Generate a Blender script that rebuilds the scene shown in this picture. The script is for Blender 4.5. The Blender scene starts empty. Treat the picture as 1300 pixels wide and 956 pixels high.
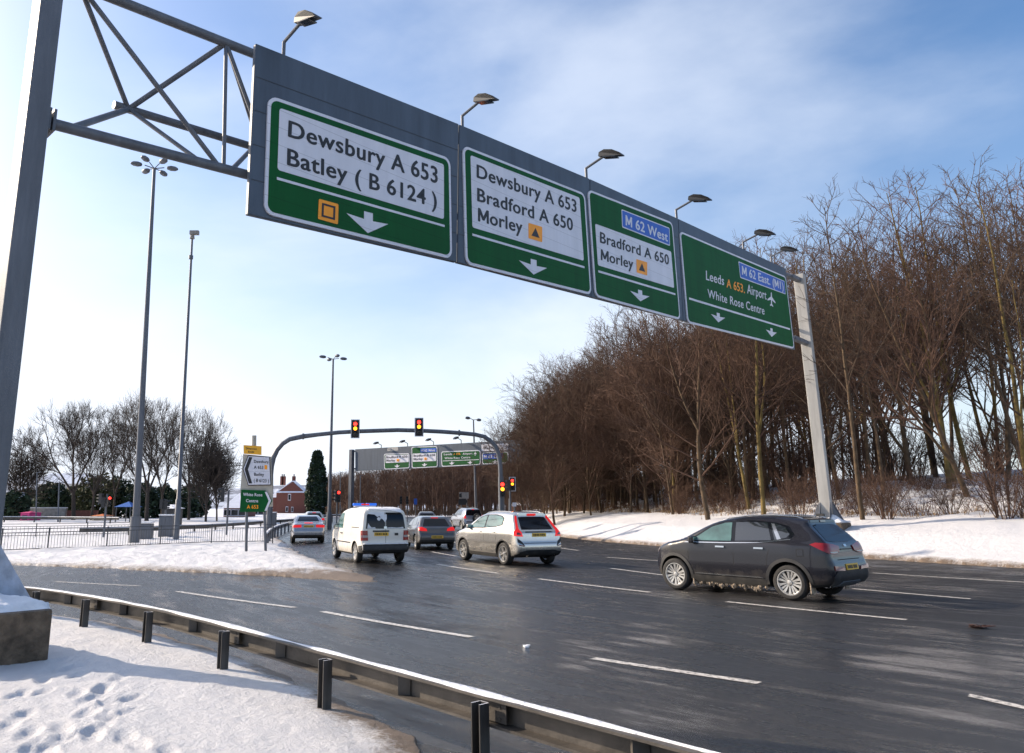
import bpy, bmesh, math, random
import numpy as np
from mathutils import Vector, Matrix, noise

R = math.radians
scene = bpy.context.scene
COL = scene.collection

# ------------------------------------------------------------------ camera
F, PX, PY, YH, CAMH = 950.0, 525.0, 433.0, 644.0, 1.82
PITCH = math.atan((YH - PY) / F)
cam = bpy.data.cameras.new('camera')
cam.sensor_width = 36.0
cam.sensor_fit = 'HORIZONTAL'
cam.lens = F * 36.0 / 1300.0
cam.shift_x = (650.0 - PX) / 1300.0
cam.shift_y = -(478.0 - PY) / 1300.0
cam.clip_start = 0.1
cam.clip_end = 6000
camo = bpy.data.objects.new('camera', cam)
COL.objects.link(camo)
camo.location = (0, 0, CAMH)
camo.rotation_euler = (math.pi / 2 + PITCH, 0, 0)
scene.camera = camo

# ------------------------------------------------------------------ sky, sun, exposure
SUN_EL, SUN_AZ = 27.0, 67.0          # azimuth measured left of the view axis
sun_dir = Vector((-math.sin(R(SUN_AZ)) * math.cos(R(SUN_EL)), math.cos(R(SUN_AZ)) * math.cos(R(SUN_EL)), math.sin(R(SUN_EL))))
world = bpy.data.worlds.new('World')
scene.world = world
world.use_nodes = True
nt = world.node_tree
nt.nodes.clear()
def wn(t, **k):
    n = nt.nodes.new(t)
    for a, b in k.items(): setattr(n, a, b)
    return n
sky = wn('ShaderNodeTexSky', sky_type='NISHITA', sun_disc=False)
sky.sun_elevation = R(SUN_EL)
sky.sun_rotation = R(-SUN_AZ)
sky.altitude = 100
sky.air_density = 1.0
sky.dust_density = 2.2
sky.ozone_density = 2.2
tc = wn('ShaderNodeTexCoord')
mp = wn('ShaderNodeMapping')
mp.inputs['Scale'].default_value = (1.0, 1.0, 2.2)
mp.inputs['Rotation'].default_value = (0.3, 0.5, 0.2)
mp.inputs['Location'].default_value = (0.12, 0.48, 0.42)
nt.links.new(tc.outputs['Generated'], mp.inputs['Vector'])
n1 = wn('ShaderNodeTexNoise')
n1.inputs['Scale'].default_value = 1.25
n1.inputs['Detail'].default_value = 9
n1.inputs['Roughness'].default_value = 0.52
n1.inputs['Distortion'].default_value = 0.25
nt.links.new(mp.outputs['Vector'], n1.inputs['Vector'])
r1 = wn('ShaderNodeValToRGB')
r1.color_ramp.elements[0].position = 0.40
r1.color_ramp.elements[1].position = 0.70
r1.color_ramp.interpolation = 'EASE'
nt.links.new(n1.outputs['Fac'], r1.inputs['Fac'])
# thin veil of cloud that thickens towards the horizon
sp = wn('ShaderNodeSeparateXYZ')
nt.links.new(tc.outputs['Generated'], sp.inputs['Vector'])
hz = wn('ShaderNodeMapRange')
hz.inputs['From Min'].default_value = 0.0
hz.inputs['From Max'].default_value = 0.42
hz.inputs['To Min'].default_value = 0.80
hz.inputs['To Max'].default_value = 0.0
nt.links.new(sp.outputs['Z'], hz.inputs['Value'])
mx = wn('ShaderNodeMath', operation='MULTIPLY'); mx.inputs[1].default_value = 0.58
nt.links.new(r1.outputs['Color'], mx.inputs[0])
# the haze is brightest on the sun's side of the sky
dt = wn('ShaderNodeVectorMath', operation='DOT_PRODUCT'); dt.inputs[1].default_value = (sun_dir.x, sun_dir.y, 0)
nt.links.new(tc.outputs['Generated'], dt.inputs[0])
dm = wn('ShaderNodeMapRange'); dm.inputs['From Min'].default_value = -.5; dm.inputs['From Max'].default_value = .25; dm.inputs['To Min'].default_value = .25
nt.links.new(dt.outputs['Value'], dm.inputs['Value'])
hm = wn('ShaderNodeMath', operation='MULTIPLY'); nt.links.new(hz.outputs[0], hm.inputs[0]); nt.links.new(dm.outputs[0], hm.inputs[1])
ad = wn('ShaderNodeMath', operation='ADD', use_clamp=True)
nt.links.new(mx.outputs[0], ad.inputs[0]); nt.links.new(hm.outputs[0], ad.inputs[1])
mix = wn('ShaderNodeMix', data_type='RGBA')
nt.links.new(ad.outputs[0], mix.inputs['Factor'])
sat = wn('ShaderNodeHueSaturation')
sat.inputs['Saturation'].default_value = 1.18
sat.inputs['Hue'].default_value = 0.502
sat.inputs['Value'].default_value = 1.62
nt.links.new(sky.outputs['Color'], sat.inputs['Color'])
nt.links.new(sat.outputs['Color'], mix.inputs[6])
mix.inputs[7].default_value = (7.4, 7.9, 8.8, 1)
bg = wn('ShaderNodeBackground')
bg.inputs['Strength'].default_value = 0.108
nt.links.new(mix.outputs[2], bg.inputs['Color'])
out = wn('ShaderNodeOutputWorld')
nt.links.new(bg.outputs[0], out.inputs['Surface'])

sl = bpy.data.lights.new('sun', 'SUN')
sl.energy = 5.0
sl.angle = R(0.5)
sl.color = (1.0, 0.84, 0.66)
so = bpy.data.objects.new('sun', sl)
COL.objects.link(so)
so.rotation_euler = (-sun_dir).to_track_quat('-Z', 'Y').to_euler()
so.location = (-30, 10, 30)

scene.view_settings.view_transform = 'Standard'
scene.view_settings.look = 'None'
scene.view_settings.gamma = 1
scene.view_settings.exposure = 0.38
scene.view_settings.use_curve_mapping = False
scene.cycles.max_bounces = 6
scene.cycles.use_denoising = True
scene.cycles.sample_clamp_indirect = 6
rnd = random.Random(7)

# ------------------------------------------------------------------ survey helpers: photo pixel -> place in the world
CP, SP = math.cos(PITCH), math.sin(PITCH)
def ray(px, py):
    dx, dy = (px - PX) / F, (PY - py) / F
    return Vector((dx, CP - dy * SP, SP + dy * CP))
def G(px, py, z=0.0):
    d = ray(px, py)
    t = (z - CAMH) / d.z
    return Vector((d.x * t, d.y * t, z))
def atY(px, py, Y):
    d = ray(px, py)
    t = Y / d.y
    return Vector((d.x * t, Y, CAMH + d.z * t))
def onplane(px, py, P0, n):
    d = ray(px, py)
    C = Vector((0, 0, CAMH))
    t = (P0 - C).dot(n) / d.dot(n)
    return C + d * t

# ------------------------------------------------------------------ materials
MATS = {}
def mat(name, col, rough=0.6, metal=0.0, var=0.12, vs=3.0, bump=0.0, bs=30.0, coat=0.0, emis=None, es=1.0, snow=0.0, spec=0.5, dirt=None, dz=(0.2, 0.7), trans=0.0, planks=0.0, runs=False):
    m = bpy.data.materials.new(name)
    m.use_nodes = True
    t = m.node_tree
    p = t.nodes['Principled BSDF']
    p.inputs['Roughness'].default_value = rough
    p.inputs['Metallic'].default_value = metal
    p.inputs['Specular IOR Level'].default_value = spec
    p.inputs['Coat Weight'].default_value = coat
    if trans: p.inputs['Transmission Weight'].default_value = trans
    c = t.nodes.new('ShaderNodeTexCoord')
    nz = t.nodes.new('ShaderNodeTexNoise')
    nz.inputs['Scale'].default_value = vs
    nz.inputs['Detail'].default_value = 6
    if runs:
        mpp = t.nodes.new('ShaderNodeMapping'); mpp.inputs['Scale'].default_value = (1, 1, .12)
        t.links.new(c.outputs['Object'], mpp.inputs['Vector']); t.links.new(mpp.outputs[0], nz.inputs['Vector'])
        nz.inputs['Detail'].default_value = 9; nz.inputs['Roughness'].default_value = .65
    else:
        t.links.new(c.outputs['Object'], nz.inputs['Vector'])
    mr = t.nodes.new('ShaderNodeMapRange')
    mr.inputs['From Min'].default_value = 0.3
    mr.inputs['From Max'].default_value = 0.7
    mr.inputs['To Min'].default_value = 1 - var
    mr.inputs['To Max'].default_value = 1 + var
    t.links.new(nz.outputs['Fac'], mr.inputs['Value'])
    mul = t.nodes.new('ShaderNodeVectorMath'); mul.operation = 'SCALE'
    mul.inputs[0].default_value = col
    t.links.new(mr.outputs[0], mul.inputs['Scale'])
    last = mul.outputs[0]
    if planks:
        sz = t.nodes.new('ShaderNodeSeparateXYZ'); t.links.new(c.outputs['Object'], sz.inputs[0])
        d1 = t.nodes.new('ShaderNodeMath'); d1.operation = 'DIVIDE'; d1.inputs[1].default_value = planks; t.links.new(sz.outputs['Z'], d1.inputs[0])
        d2 = t.nodes.new('ShaderNodeMath'); d2.operation = 'FRACT'; t.links.new(d1.outputs[0], d2.inputs[0])
        d3 = t.nodes.new('ShaderNodeMath'); d3.operation = 'LESS_THAN'; d3.inputs[1].default_value = .012 / planks; t.links.new(d2.outputs[0], d3.inputs[0])
        d4 = t.nodes.new('ShaderNodeMapRange'); d4.inputs['To Min'].default_value = 1.0; d4.inputs['To Max'].default_value = .72; t.links.new(d3.outputs[0], d4.inputs['Value'])
        m5 = t.nodes.new('ShaderNodeVectorMath'); m5.operation = 'SCALE'; t.links.new(last, m5.inputs[0]); t.links.new(d4.outputs[0], m5.inputs['Scale'])
        last = m5.outputs[0]
    if dirt:
        sx = t.nodes.new('ShaderNodeSeparateXYZ')
        t.links.new(c.outputs['Object'], sx.inputs[0])
        n2 = t.nodes.new('ShaderNodeTexNoise'); n2.inputs['Scale'].default_value = 7; n2.inputs['Detail'].default_value = 8
        t.links.new(c.outputs['Object'], n2.inputs['Vector'])
        ma = t.nodes.new('ShaderNodeMath'); ma.operation = 'MULTIPLY_ADD'; ma.inputs[1].default_value = 0.5
        t.links.new(n2.outputs['Fac'], ma.inputs[0]); t.links.new(sx.outputs['Z'], ma.inputs[2])
        m2 = t.nodes.new('ShaderNodeMapRange'); m2.inputs['From Min'].default_value = dz[0] + .25; m2.inputs['From Max'].default_value = dz[1] + .25
        m2.inputs['To Min'].default_value = 0.85; m2.inputs['To Max'].default_value = 0.0
        t.links.new(ma.outputs[0], m2.inputs['Value'])
        mm = t.nodes.new('ShaderNodeMix'); mm.data_type = 'RGBA'
        t.links.new(m2.outputs[0], mm.inputs['Factor']); t.links.new(last, mm.inputs[6]); mm.inputs[7].default_value = (*dirt, 1)
        last = mm.outputs[2]
        ro = t.nodes.new('ShaderNodeMapRange'); ro.inputs['To Min'].default_value = rough; ro.inputs['To Max'].default_value = 0.8
        t.links.new(m2.outputs[0], ro.inputs['Value']); t.links.new(ro.outputs[0], p.inputs['Roughness'])
    if snow:
        g = t.nodes.new('ShaderNodeNewGeometry')
        s2 = t.nodes.new('ShaderNodeSeparateXYZ'); t.links.new(g.outputs['True Normal'], s2.inputs[0])
        m3 = t.nodes.new('ShaderNodeMapRange'); m3.inputs['From Min'].default_value = snow; m3.inputs['From Max'].default_value = min(0.99, snow + .12)
        t.links.new(s2.outputs['Z'], m3.inputs['Value'])
        mm = t.nodes.new('ShaderNodeMix'); mm.data_type = 'RGBA'
        t.links.new(m3.outputs[0], mm.inputs['Factor']); t.links.new(last, mm.inputs[6]); mm.inputs[7].default_value = (.75, .76, .8, 1)
        last = mm.outputs[2]
    t.links.new(last, p.inputs['Base Color'])
    if bump:
        n3 = t.nodes.new('ShaderNodeTexNoise'); n3.inputs['Scale'].default_value = bs; n3.inputs['Detail'].default_value = 5
        t.links.new(c.outputs['Object'], n3.inputs['Vector'])
        b = t.nodes.new('ShaderNodeBump'); b.inputs['Strength'].default_value = bump; b.inputs['Distance'].default_value = 0.05
        t.links.new(n3.outputs['Fac'], b.inputs['Height']); t.links.new(b.outputs[0], p.inputs['Normal'])
    if emis:
        p.inputs['Emission Color'].default_value = (*emis, 1)
        p.inputs['Emission Strength'].default_value = es
    MATS[name] = m
    return m

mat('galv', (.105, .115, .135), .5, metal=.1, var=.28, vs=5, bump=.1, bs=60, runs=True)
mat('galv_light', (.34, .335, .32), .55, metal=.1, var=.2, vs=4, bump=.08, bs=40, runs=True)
mat('steel_dark', (.05, .057, .068), .45, metal=.3, var=.2, vs=3)
mat('board_grey', (.058, .078, .108), .5, metal=.1, var=.22, vs=2.6, bump=.05, bs=12, runs=True)
mat('sign_green', (.0, .078, .016), .6, spec=.2, var=.16, vs=3, planks=.34, runs=True)
mat('sign_white', (.64, .64, .70), .45, var=.07, vs=3, planks=.34, runs=True)
mat('sign_blue', (.012, .09, .45), .4, 0, .08, 2)
mat('sign_black', (.012, .012, .015), .5, 0, 0)
mat('sign_orange', (.95, .33, .0), .45, 0, .06)
mat('sign_yellow', (.85, .42, .02), .45, 0, .06)
mat('sign_back', (.42, .39, .33), .6, 0, .1)
mat('concrete', (.13, .095, .065), .95, var=.5, vs=7, bump=.8, bs=25, snow=.7)
mat('post_grey', (.062, .058, .055), .5, metal=.3, var=.7, vs=6, runs=True, snow=.7)
mat('snow_plate', (.40, .44, .52), .7, var=.25, vs=6, bump=.3, bs=30)
mat('snow_lump', (.72, .73, .76), .6, var=.10, vs=5, bump=.5, bs=18)
mat('slush_lump', (.34, .27, .20), .8, 0, .4, 9, .6, 20)
mat('rail_rust', (.085, .075, .065), .6, .3, .35, 4, .1, 30)
mat('brick', (.15, .055, .042), .85, 0, .25, 8, .1, 40)
mat('render_pale', (.45, .43, .40), .8, 0, .1)
mat('pane_dark', (.02, .025, .03), .1, 0, 0)
mat('bark', (.085, .055, .03), .9, var=.5, vs=3, bump=.6, bs=18, snow=.62)
mat('bark_moss', (.15, .105, .03), .9, var=.6, vs=2, bump=.6, bs=18)
mat('twig_red', (.088, .045, .027), .85, var=.4, vs=.3)
mat('twig_brown', (.072, .043, .025), .85, var=.4, vs=.3)
mat('twig_grey', (.05, .038, .03), .85, 0, .3, .25)
mat('evergreen', (.022, .042, .018), .8, var=.5, vs=.8, snow=.86)
mat('evergreen_olive', (.055, .062, .022), .8, var=.5, vs=.8, snow=.9)
mat('dry_grass', (.30, .20, .10), .9, 0, .4, 1)
mat('tyre', (.022, .021, .021), .75, 0, .5, 9, .1, 40)
mat('rim', (.55, .54, .52), .32, .7, .12, 8)
mat('rim_dark', (.11, .11, .115), .4, .6, .1, 8)
mat('plastic_black', (.022, .022, .024), .55, 0, .3, 6, dirt=(.10, .09, .075), dz=(.1, .45))
mat('under_dark', (.012, .012, .012), .9, 0, .3)
mat('glass', (.018, .022, .026), .04, 0, .05, 1, spec=.9, coat=.6)
mat('glass_tint', (.006, .007, .010), .06, 0, .05, 1, spec=.35)
mat('lantern_dark', (.012, .014, .018), .4, .1, .2, 3)
mat('glass_side', (.05, .12, .11), .05, 0, .55, 2.4, spec=.8, coat=.3)
mat('mirror_chrome', (.5, .5, .5), .15, 1.0, 0)
mat('paint_graphite', (.010, .0095, .014), .22, 0, .08, 2, coat=.5, spec=.35, dirt=(.06, .05, .04), dz=(.12, .55))
mat('paint_silver', (.60, .56, .50), .24, .85, .05, 2, coat=1.0, dirt=(.30, .27, .23), dz=(.1, .5))
mat('paint_white', (.74, .70, .63), .35, 0, .05, 2, coat=.6, dirt=(.40, .34, .26), dz=(.2, .6))
mat('paint_grey', (.10, .095, .095), .3, .4, .08, 2, coat=1.0, dirt=(.13, .11, .09), dz=(.1, .6))
mat('paint_sedan', (.36, .37, .40), .25, .5, .05, 2, coat=1.0, dirt=(.22, .20, .18), dz=(.1, .5))
mat('paint_blue', (.03, .08, .25), .3, .2, .08, 2, coat=1.0)
mat('paint_dark', (.03, .03, .032), .3, .2, .08, 2, coat=1.0)
mat('lamp_red', (.26, .004, .006), .2, 0, .1, 10, coat=.3)
mat('lamp_red_lit', (.28, .004, .004), .3, 0, .1, 10, coat=.2, emis=(1, .010, .006), es=.5)
mat('lamp_red_dark', (.12, .004, .005), .15, 0, .2, 8, coat=1)
mat('lamp_clear', (.34, .30, .30), .15, 0, .1, coat=.4)
mat('plate_yellow', (.80, .46, .02), .5, 0, .06)
mat('signal_red', (.8, .02, .01), .3, 0, 0, emis=(1, .03, .02), es=4)
mat('signal_amber', (.8, .3, .01), .3, 0, 0, emis=(1, .36, .02), es=3)
mat('signal_off', (.02, .02, .02), .2, 0, 0)
mat('beacon_blue', (.02, .10, .5), .2, 0, .1, emis=(.02, .2, 1), es=.4)
mat('canvas_blue', (.02, .12, .42), .7, 0, .1)
mat('pink_paint', (.6, .05, .22), .6, 0, .1)
mat('stone_grey', (.30, .28, .26), .8, 0, .3, 2)
mat('orange_paint', (.7, .2, .05), .6, 0, .1)
mat('litter', (.05, .02, .015), .8, 0, .3)
mat('tile_snow', (.78, .80, .86), .7, 0, .06, 2, .2, 8)

# ------------------------------------------------------------------ mesh helpers
class MB:
    def __init__(s):
        s.v, s.f, s.m = [], [], []
    def add(s, vs, fs, m=0):
        b = len(s.v)
        s.v.extend([tuple(v) for v in vs])
        for f in fs:
            s.f.append(tuple(b + i for i in f)); s.m.append(m)
        return s
    def box(s, c, size, M=None, m=0):
        x, y, z = size[0] / 2, size[1] / 2, size[2] / 2
        vs = [Vector((a * x, b * y, d * z)) for d in (-1, 1) for a, b in ((-1, -1), (1, -1), (1, 1), (-1, 1))]
        if M is not None: vs = [M @ v for v in vs]
        c = Vector(c)
        return s.add([v + c for v in vs], [(3, 2, 1, 0), (4, 5, 6, 7), (0, 1, 5, 4), (1, 2, 6, 5), (2, 3, 7, 6), (3, 0, 4, 7)], m)
    def beam(s, p0, p1, w, h, m=0, up=Vector((0, 0, 1))):
        p0, p1 = Vector(p0), Vector(p1)
        d = (p1 - p0).normalized()
        side = d.cross(up)
        if side.length < 1e-3: side = d.cross(Vector((1, 0, 0)))
        side.normalize(); u = side.cross(d)
        vs = []
        for p in (p0, p1):
            for a, b in ((-1, -1), (1, -1), (1, 1), (-1, 1)):
                vs.append(p + side * a * w / 2 + u * b * h / 2)
        return s.add(vs, [(3, 2, 1, 0), (4, 5, 6, 7), (0, 1, 5, 4), (1, 2, 6, 5), (2, 3, 7, 6), (3, 0, 4, 7)], m)
    def tube(s, pts, rads, n=8, m=0, caps=True):
        pts = [Vector(p) for p in pts]
        if not hasattr(rads, '__len__'): rads = [rads] * len(pts)
        rings = []
        prev = None
        for i, p in enumerate(pts):
            a = pts[max(0, i - 1)]; b = pts[min(len(pts) - 1, i + 1)]
            d = (b - a)
            if d.length < 1e-9: d = Vector((0, 0, 1))
            d.normalize()
            if prev is None:
                q = d.cross(Vector((0, 0, 1)) if abs(d.z) < .9 else Vector((1, 0, 0)))
            else:
                q = prev - d * prev.dot(d)
            q.normalize(); prev = q
            w = d.cross(q)
            rings.append([p + (q * math.cos(2 * math.pi * k / n) + w * math.sin(2 * math.pi * k / n)) * rads[i] for k in range(n)])
        b = len(s.v)
        for r_ in rings: s.v.extend([tuple(v) for v in r_])
        for i in range(len(pts) - 1):
            for k in range(n):
                k2 = (k + 1) % n
                s.f.append((b + i * n + k, b + i * n + k2, b + (i + 1) * n + k2, b + (i + 1) * n + k)); s.m.append(m)
        if caps:
            s.f.append(tuple(b + k for k in reversed(range(n)))); s.m.append(m)
            s.f.append(tuple(b + (len(pts) - 1) * n + k for k in range(n))); s.m.append(m)
        return s
    def prism(s, poly, off, m=0):
        """closed prism: 3D polygon and its copy moved by off"""
        n = len(poly); off = Vector(off)
        vs = [Vector(p) for p in poly] + [Vector(p) + off for p in poly]
        return s.add(vs, [tuple(range(n)), tuple(reversed(range(n, 2 * n)))] + [(i, n + i, n + (i + 1) % n, (i + 1) % n) for i in range(n)], m)
    def lathe(s, prof, n=24, M=None, m=0):
        """prof: list of (r, h); axis z"""
        vs = []
        for r_, h in prof:
            for k in range(n):
                a = 2 * math.pi * k / n
                vs.append(Vector((r_ * math.cos(a), r_ * math.sin(a), h)))
        if M is not None: vs = [M @ v for v in vs]
        fs = []
        for i in range(len(prof) - 1):
            for k in range(n):
                k2 = (k + 1) % n
                fs.append((i * n + k, i * n + k2, (i + 1) * n + k2, (i + 1) * n + k))
        return s.add(vs, fs, m)
    def build(s, name, mats, parent=None, origin=None, smooth=None, fix=True):
        me = bpy.data.meshes.new(name)
        o = Vector(origin) if origin is not None else None
        vs = s.v if o is None else [(v[0] - o.x, v[1] - o.y, v[2] - o.z) for v in s.v]
        me.from_pydata(vs, [], s.f)
        if not isinstance(mats, (list, tuple)): mats = [mats]
        for q in mats: me.materials.append(MATS[q] if isinstance(q, str) else q)
        if len(mats) > 1: me.polygons.foreach_set('material_index', s.m)
        if fix and len(s.f) < 60000:
            bm = bmesh.new(); bm.from_mesh(me)
            bmesh.ops.recalc_face_normals(bm, faces=bm.faces)
            bm.to_mesh(me); bm.free()
        if smooth is not None:
            me.polygons.foreach_set('use_smooth', [True] * len(me.polygons))
            if smooth < 180: me.set_sharp_from_angle(angle=R(smooth))
        me.update()
        ob = bpy.data.objects.new(name, me)
        COL.objects.link(ob)
        if parent is not None: ob.parent = parent
        elif o is not None: ob.location = o
        return ob

def tag(o, label=None, cat=None, group=None, kind=None):
    if label: o['label'] = label
    if cat: o['category'] = cat
    if group: o['group'] = group
    if kind: o['kind'] = kind
    return o
def empty(name, loc=(0, 0, 0), rz=0.0, **k):
    o = bpy.data.objects.new(name, None)
    COL.objects.link(o)
    o.location = loc; o.rotation_euler = (0, 0, rz)
    o.empty_display_size = .2
    return tag(o, **k)
def copy_tree(o, parent=None):
    c = o.copy(); COL.objects.link(c)
    if parent is not None: c.parent = parent
    for ch in list(KIDS.get(o.name, o.children)):
        copy_tree(ch, c)
    return c
KIDS = {}
def bevel(ob, w=.02, seg=2):
    md = ob.modifiers.new('bevel', 'BEVEL'); md.width = w; md.segments = seg; md.limit_method = 'ANGLE'
    return ob

# numpy value noise
def vnoise(x, y, seed=0):
    xi, yi = np.floor(x).astype(np.int64), np.floor(y).astype(np.int64)
    xf, yf = x - xi, y - yi
    def h(a, b):
        n = (a * 374761393 + b * 668265263 + seed * 144665) & 0xffffffff
        n = ((n ^ (n >> 13)) * 1274126177) & 0xffffffff
        return ((n ^ (n >> 16)) & 0xffff) / 65535.0
    u, v = xf * xf * (3 - 2 * xf), yf * yf * (3 - 2 * yf)
    return (h(xi, yi) * (1 - u) + h(xi + 1, yi) * u) * (1 - v) + (h(xi, yi + 1) * (1 - u) + h(xi + 1, yi + 1) * u) * v
def fbm(x, y, o=4, seed=0):
    s, a = 0, .5
    for i in range(o):
        s = s + a * vnoise(x * 2 ** i, y * 2 ** i, seed + i); a *= .5
    return s
def sdpoly(P, poly):
    """signed distance to closed polygon, inside positive; P (N,2)"""
    poly = np.asarray(poly, float); P = np.asarray(P, float)
    A = poly; E = np.roll(poly, -1, 0) - poly
    EE = np.maximum((E * E).sum(1), 1e-12)
    ey = np.where(np.abs(E[:, 1]) < 1e-12, 1e-12, E[:, 1])
    By = A[:, 1] + E[:, 1]
    out = np.empty(len(P)); ch = max(1, 400000 // len(poly))
    for s_ in range(0, len(P), ch):
        Q = P[s_:s_ + ch]
        wx = Q[:, :1] - A[:, 0]; wy = Q[:, 1:] - A[:, 1]
        t = np.clip((wx * E[:, 0] + wy * E[:, 1]) / EE, 0, 1)
        d2 = ((wx - t * E[:, 0]) ** 2 + (wy - t * E[:, 1]) ** 2).min(1)
        c = (A[:, 1] <= Q[:, 1:]) != (By <= Q[:, 1:])
        xx = A[:, 0] + wy / ey * E[:, 0]
        ins = (c & (Q[:, :1] < xx)).sum(1) % 2 == 1
        out[s_:s_ + ch] = np.where(ins, 1, -1) * np.sqrt(d2)
    return out
def chaikin(p, it=2, closed=False):
    p = [tuple(q) for q in p]
    for _ in range(it):
        o = []
        n = len(p)
        rng = range(n) if closed else range(n - 1)
        if not closed: o.append(p[0])
        for i in rng:
            a, b = p[i], p[(i + 1) % n]
            o.append(tuple(.75 * a[k] + .25 * b[k] for k in range(len(a))))
            o.append(tuple(.25 * a[k] + .75 * b[k] for k in range(len(a))))
        if not closed: o.append(p[-1])
        p = o
    return p

# ------------------------------------------------------------------ ground, road and snow
CEN = Vector((34.0, 37.0, 0))        # middle of the wooded island the lanes turn about
KERB = chaikin([(34, -6), (30.5, 4), (24.5, 13), (18.9, 22.9), (16.4, 28), (11.9, 36), (9.4, 45), (8.7, 56), (8.9, 76), (11, 110), (22, 150), (40, 190)], 2)
INNER = KERB + [(400, 190), (400, -6)]
def bank_h(x, y, d):
    h = np.interp(d, [-1, -.02, 0.02, .25, 1.0, 2.6, 5, 9, 13, 18, 30, 80], [-.4, -.12, .06, .16, .34, .86, 1.22, 1.65, 2.45, 3.15, 4.1, 6.5])
    return h
def make_noise_nodes(t, vec, scale, det=6, rough=.55):
    n = t.nodes.new('ShaderNodeTexNoise'); n.inputs['Scale'].default_value = scale; n.inputs['Detail'].default_value = det; n.inputs['Roughness'].default_value = rough
    t.links.new(vec, n.inputs['Vector'])
    return n.outputs['Fac']

def snow_mat(name, brown=(.19, .135, .09)):
    m = bpy.data.materials.new(name); m.use_nodes = True
    t = m.node_tree; p = t.nodes['Principled BSDF']
    p.inputs['Roughness'].default_value = .55
    p.inputs['Subsurface Weight'].default_value = 0.0
    geo = t.nodes.new('ShaderNodeNewGeometry')
    at = t.nodes.new('ShaderNodeAttribute'); at.attribute_name = 'dirt'
    f1 = make_noise_nodes(t, geo.outputs['Position'], 3.5, 9, .7)
    f2 = make_noise_nodes(t, geo.outputs['Position'], 22, 6, .65)
    ma = t.nodes.new('ShaderNodeMath'); ma.operation = 'ADD'; t.links.new(f1, ma.inputs[0]); t.links.new(f2, ma.inputs[1])
    mb = t.nodes.new('ShaderNodeMath'); mb.operation = 'MULTIPLY_ADD'; mb.inputs[1].default_value = 1.1; mb.inputs[2].default_value = -1.1
    t.links.new(ma.outputs[0], mb.inputs[0])
    mc = t.nodes.new('ShaderNodeMath'); mc.operation = 'ADD'; t.links.new(mb.outputs[0], mc.inputs[0])
    md = t.nodes.new('ShaderNodeMath'); md.operation = 'MULTIPLY'; md.inputs[1].default_value = 1.7
    t.links.new(at.outputs['Fac'], md.inputs[0]); t.links.new(md.outputs[0], mc.inputs[1])
    rp = t.nodes.new('ShaderNodeMapRange'); rp.inputs['From Min'].default_value = .35; rp.inputs['From Max'].default_value = 1.0
    t.links.new(mc.outputs[0], rp.inputs['Value'])
    mm = t.nodes.new('ShaderNodeMix'); mm.data_type = 'RGBA'
    t.links.new(rp.outputs[0], mm.inputs['Factor'])
    mm.inputs[6].default_value = (.76, .755, .77, 1); mm.inputs[7].default_value = (*brown, 1)
    t.links.new(mm.outputs[2], p.inputs['Base Color'])
    f3 = make_noise_nodes(t, geo.outputs['Position'], 70, 5, .75)
    fs = t.nodes.new('ShaderNodeMath'); fs.operation = 'MULTIPLY_ADD'; fs.inputs[1].default_value = .45; t.links.new(f3, fs.inputs[0]); t.links.new(f2, fs.inputs[2])
    b = t.nodes.new('ShaderNodeBump'); b.inputs['Strength'].default_value = .8; b.inputs['Distance'].default_value = .06
    t.links.new(fs.outputs[0], b.inputs['Height'])
    b2 = t.nodes.new('ShaderNodeBump'); b2.inputs['Strength'].default_value = .5; b2.inputs['Distance'].default_value = .25
    t.links.new(f1, b2.inputs['Height']); t.links.new(b.outputs[0], b2.inputs['Normal'])
    t.links.new(b2.outputs[0], p.inputs['Normal'])
    MATS[name] = m
    return m
snow_mat('snow')
def flat_snow():
    m = snow_mat('snow_far'); return m
flat_snow()

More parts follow.
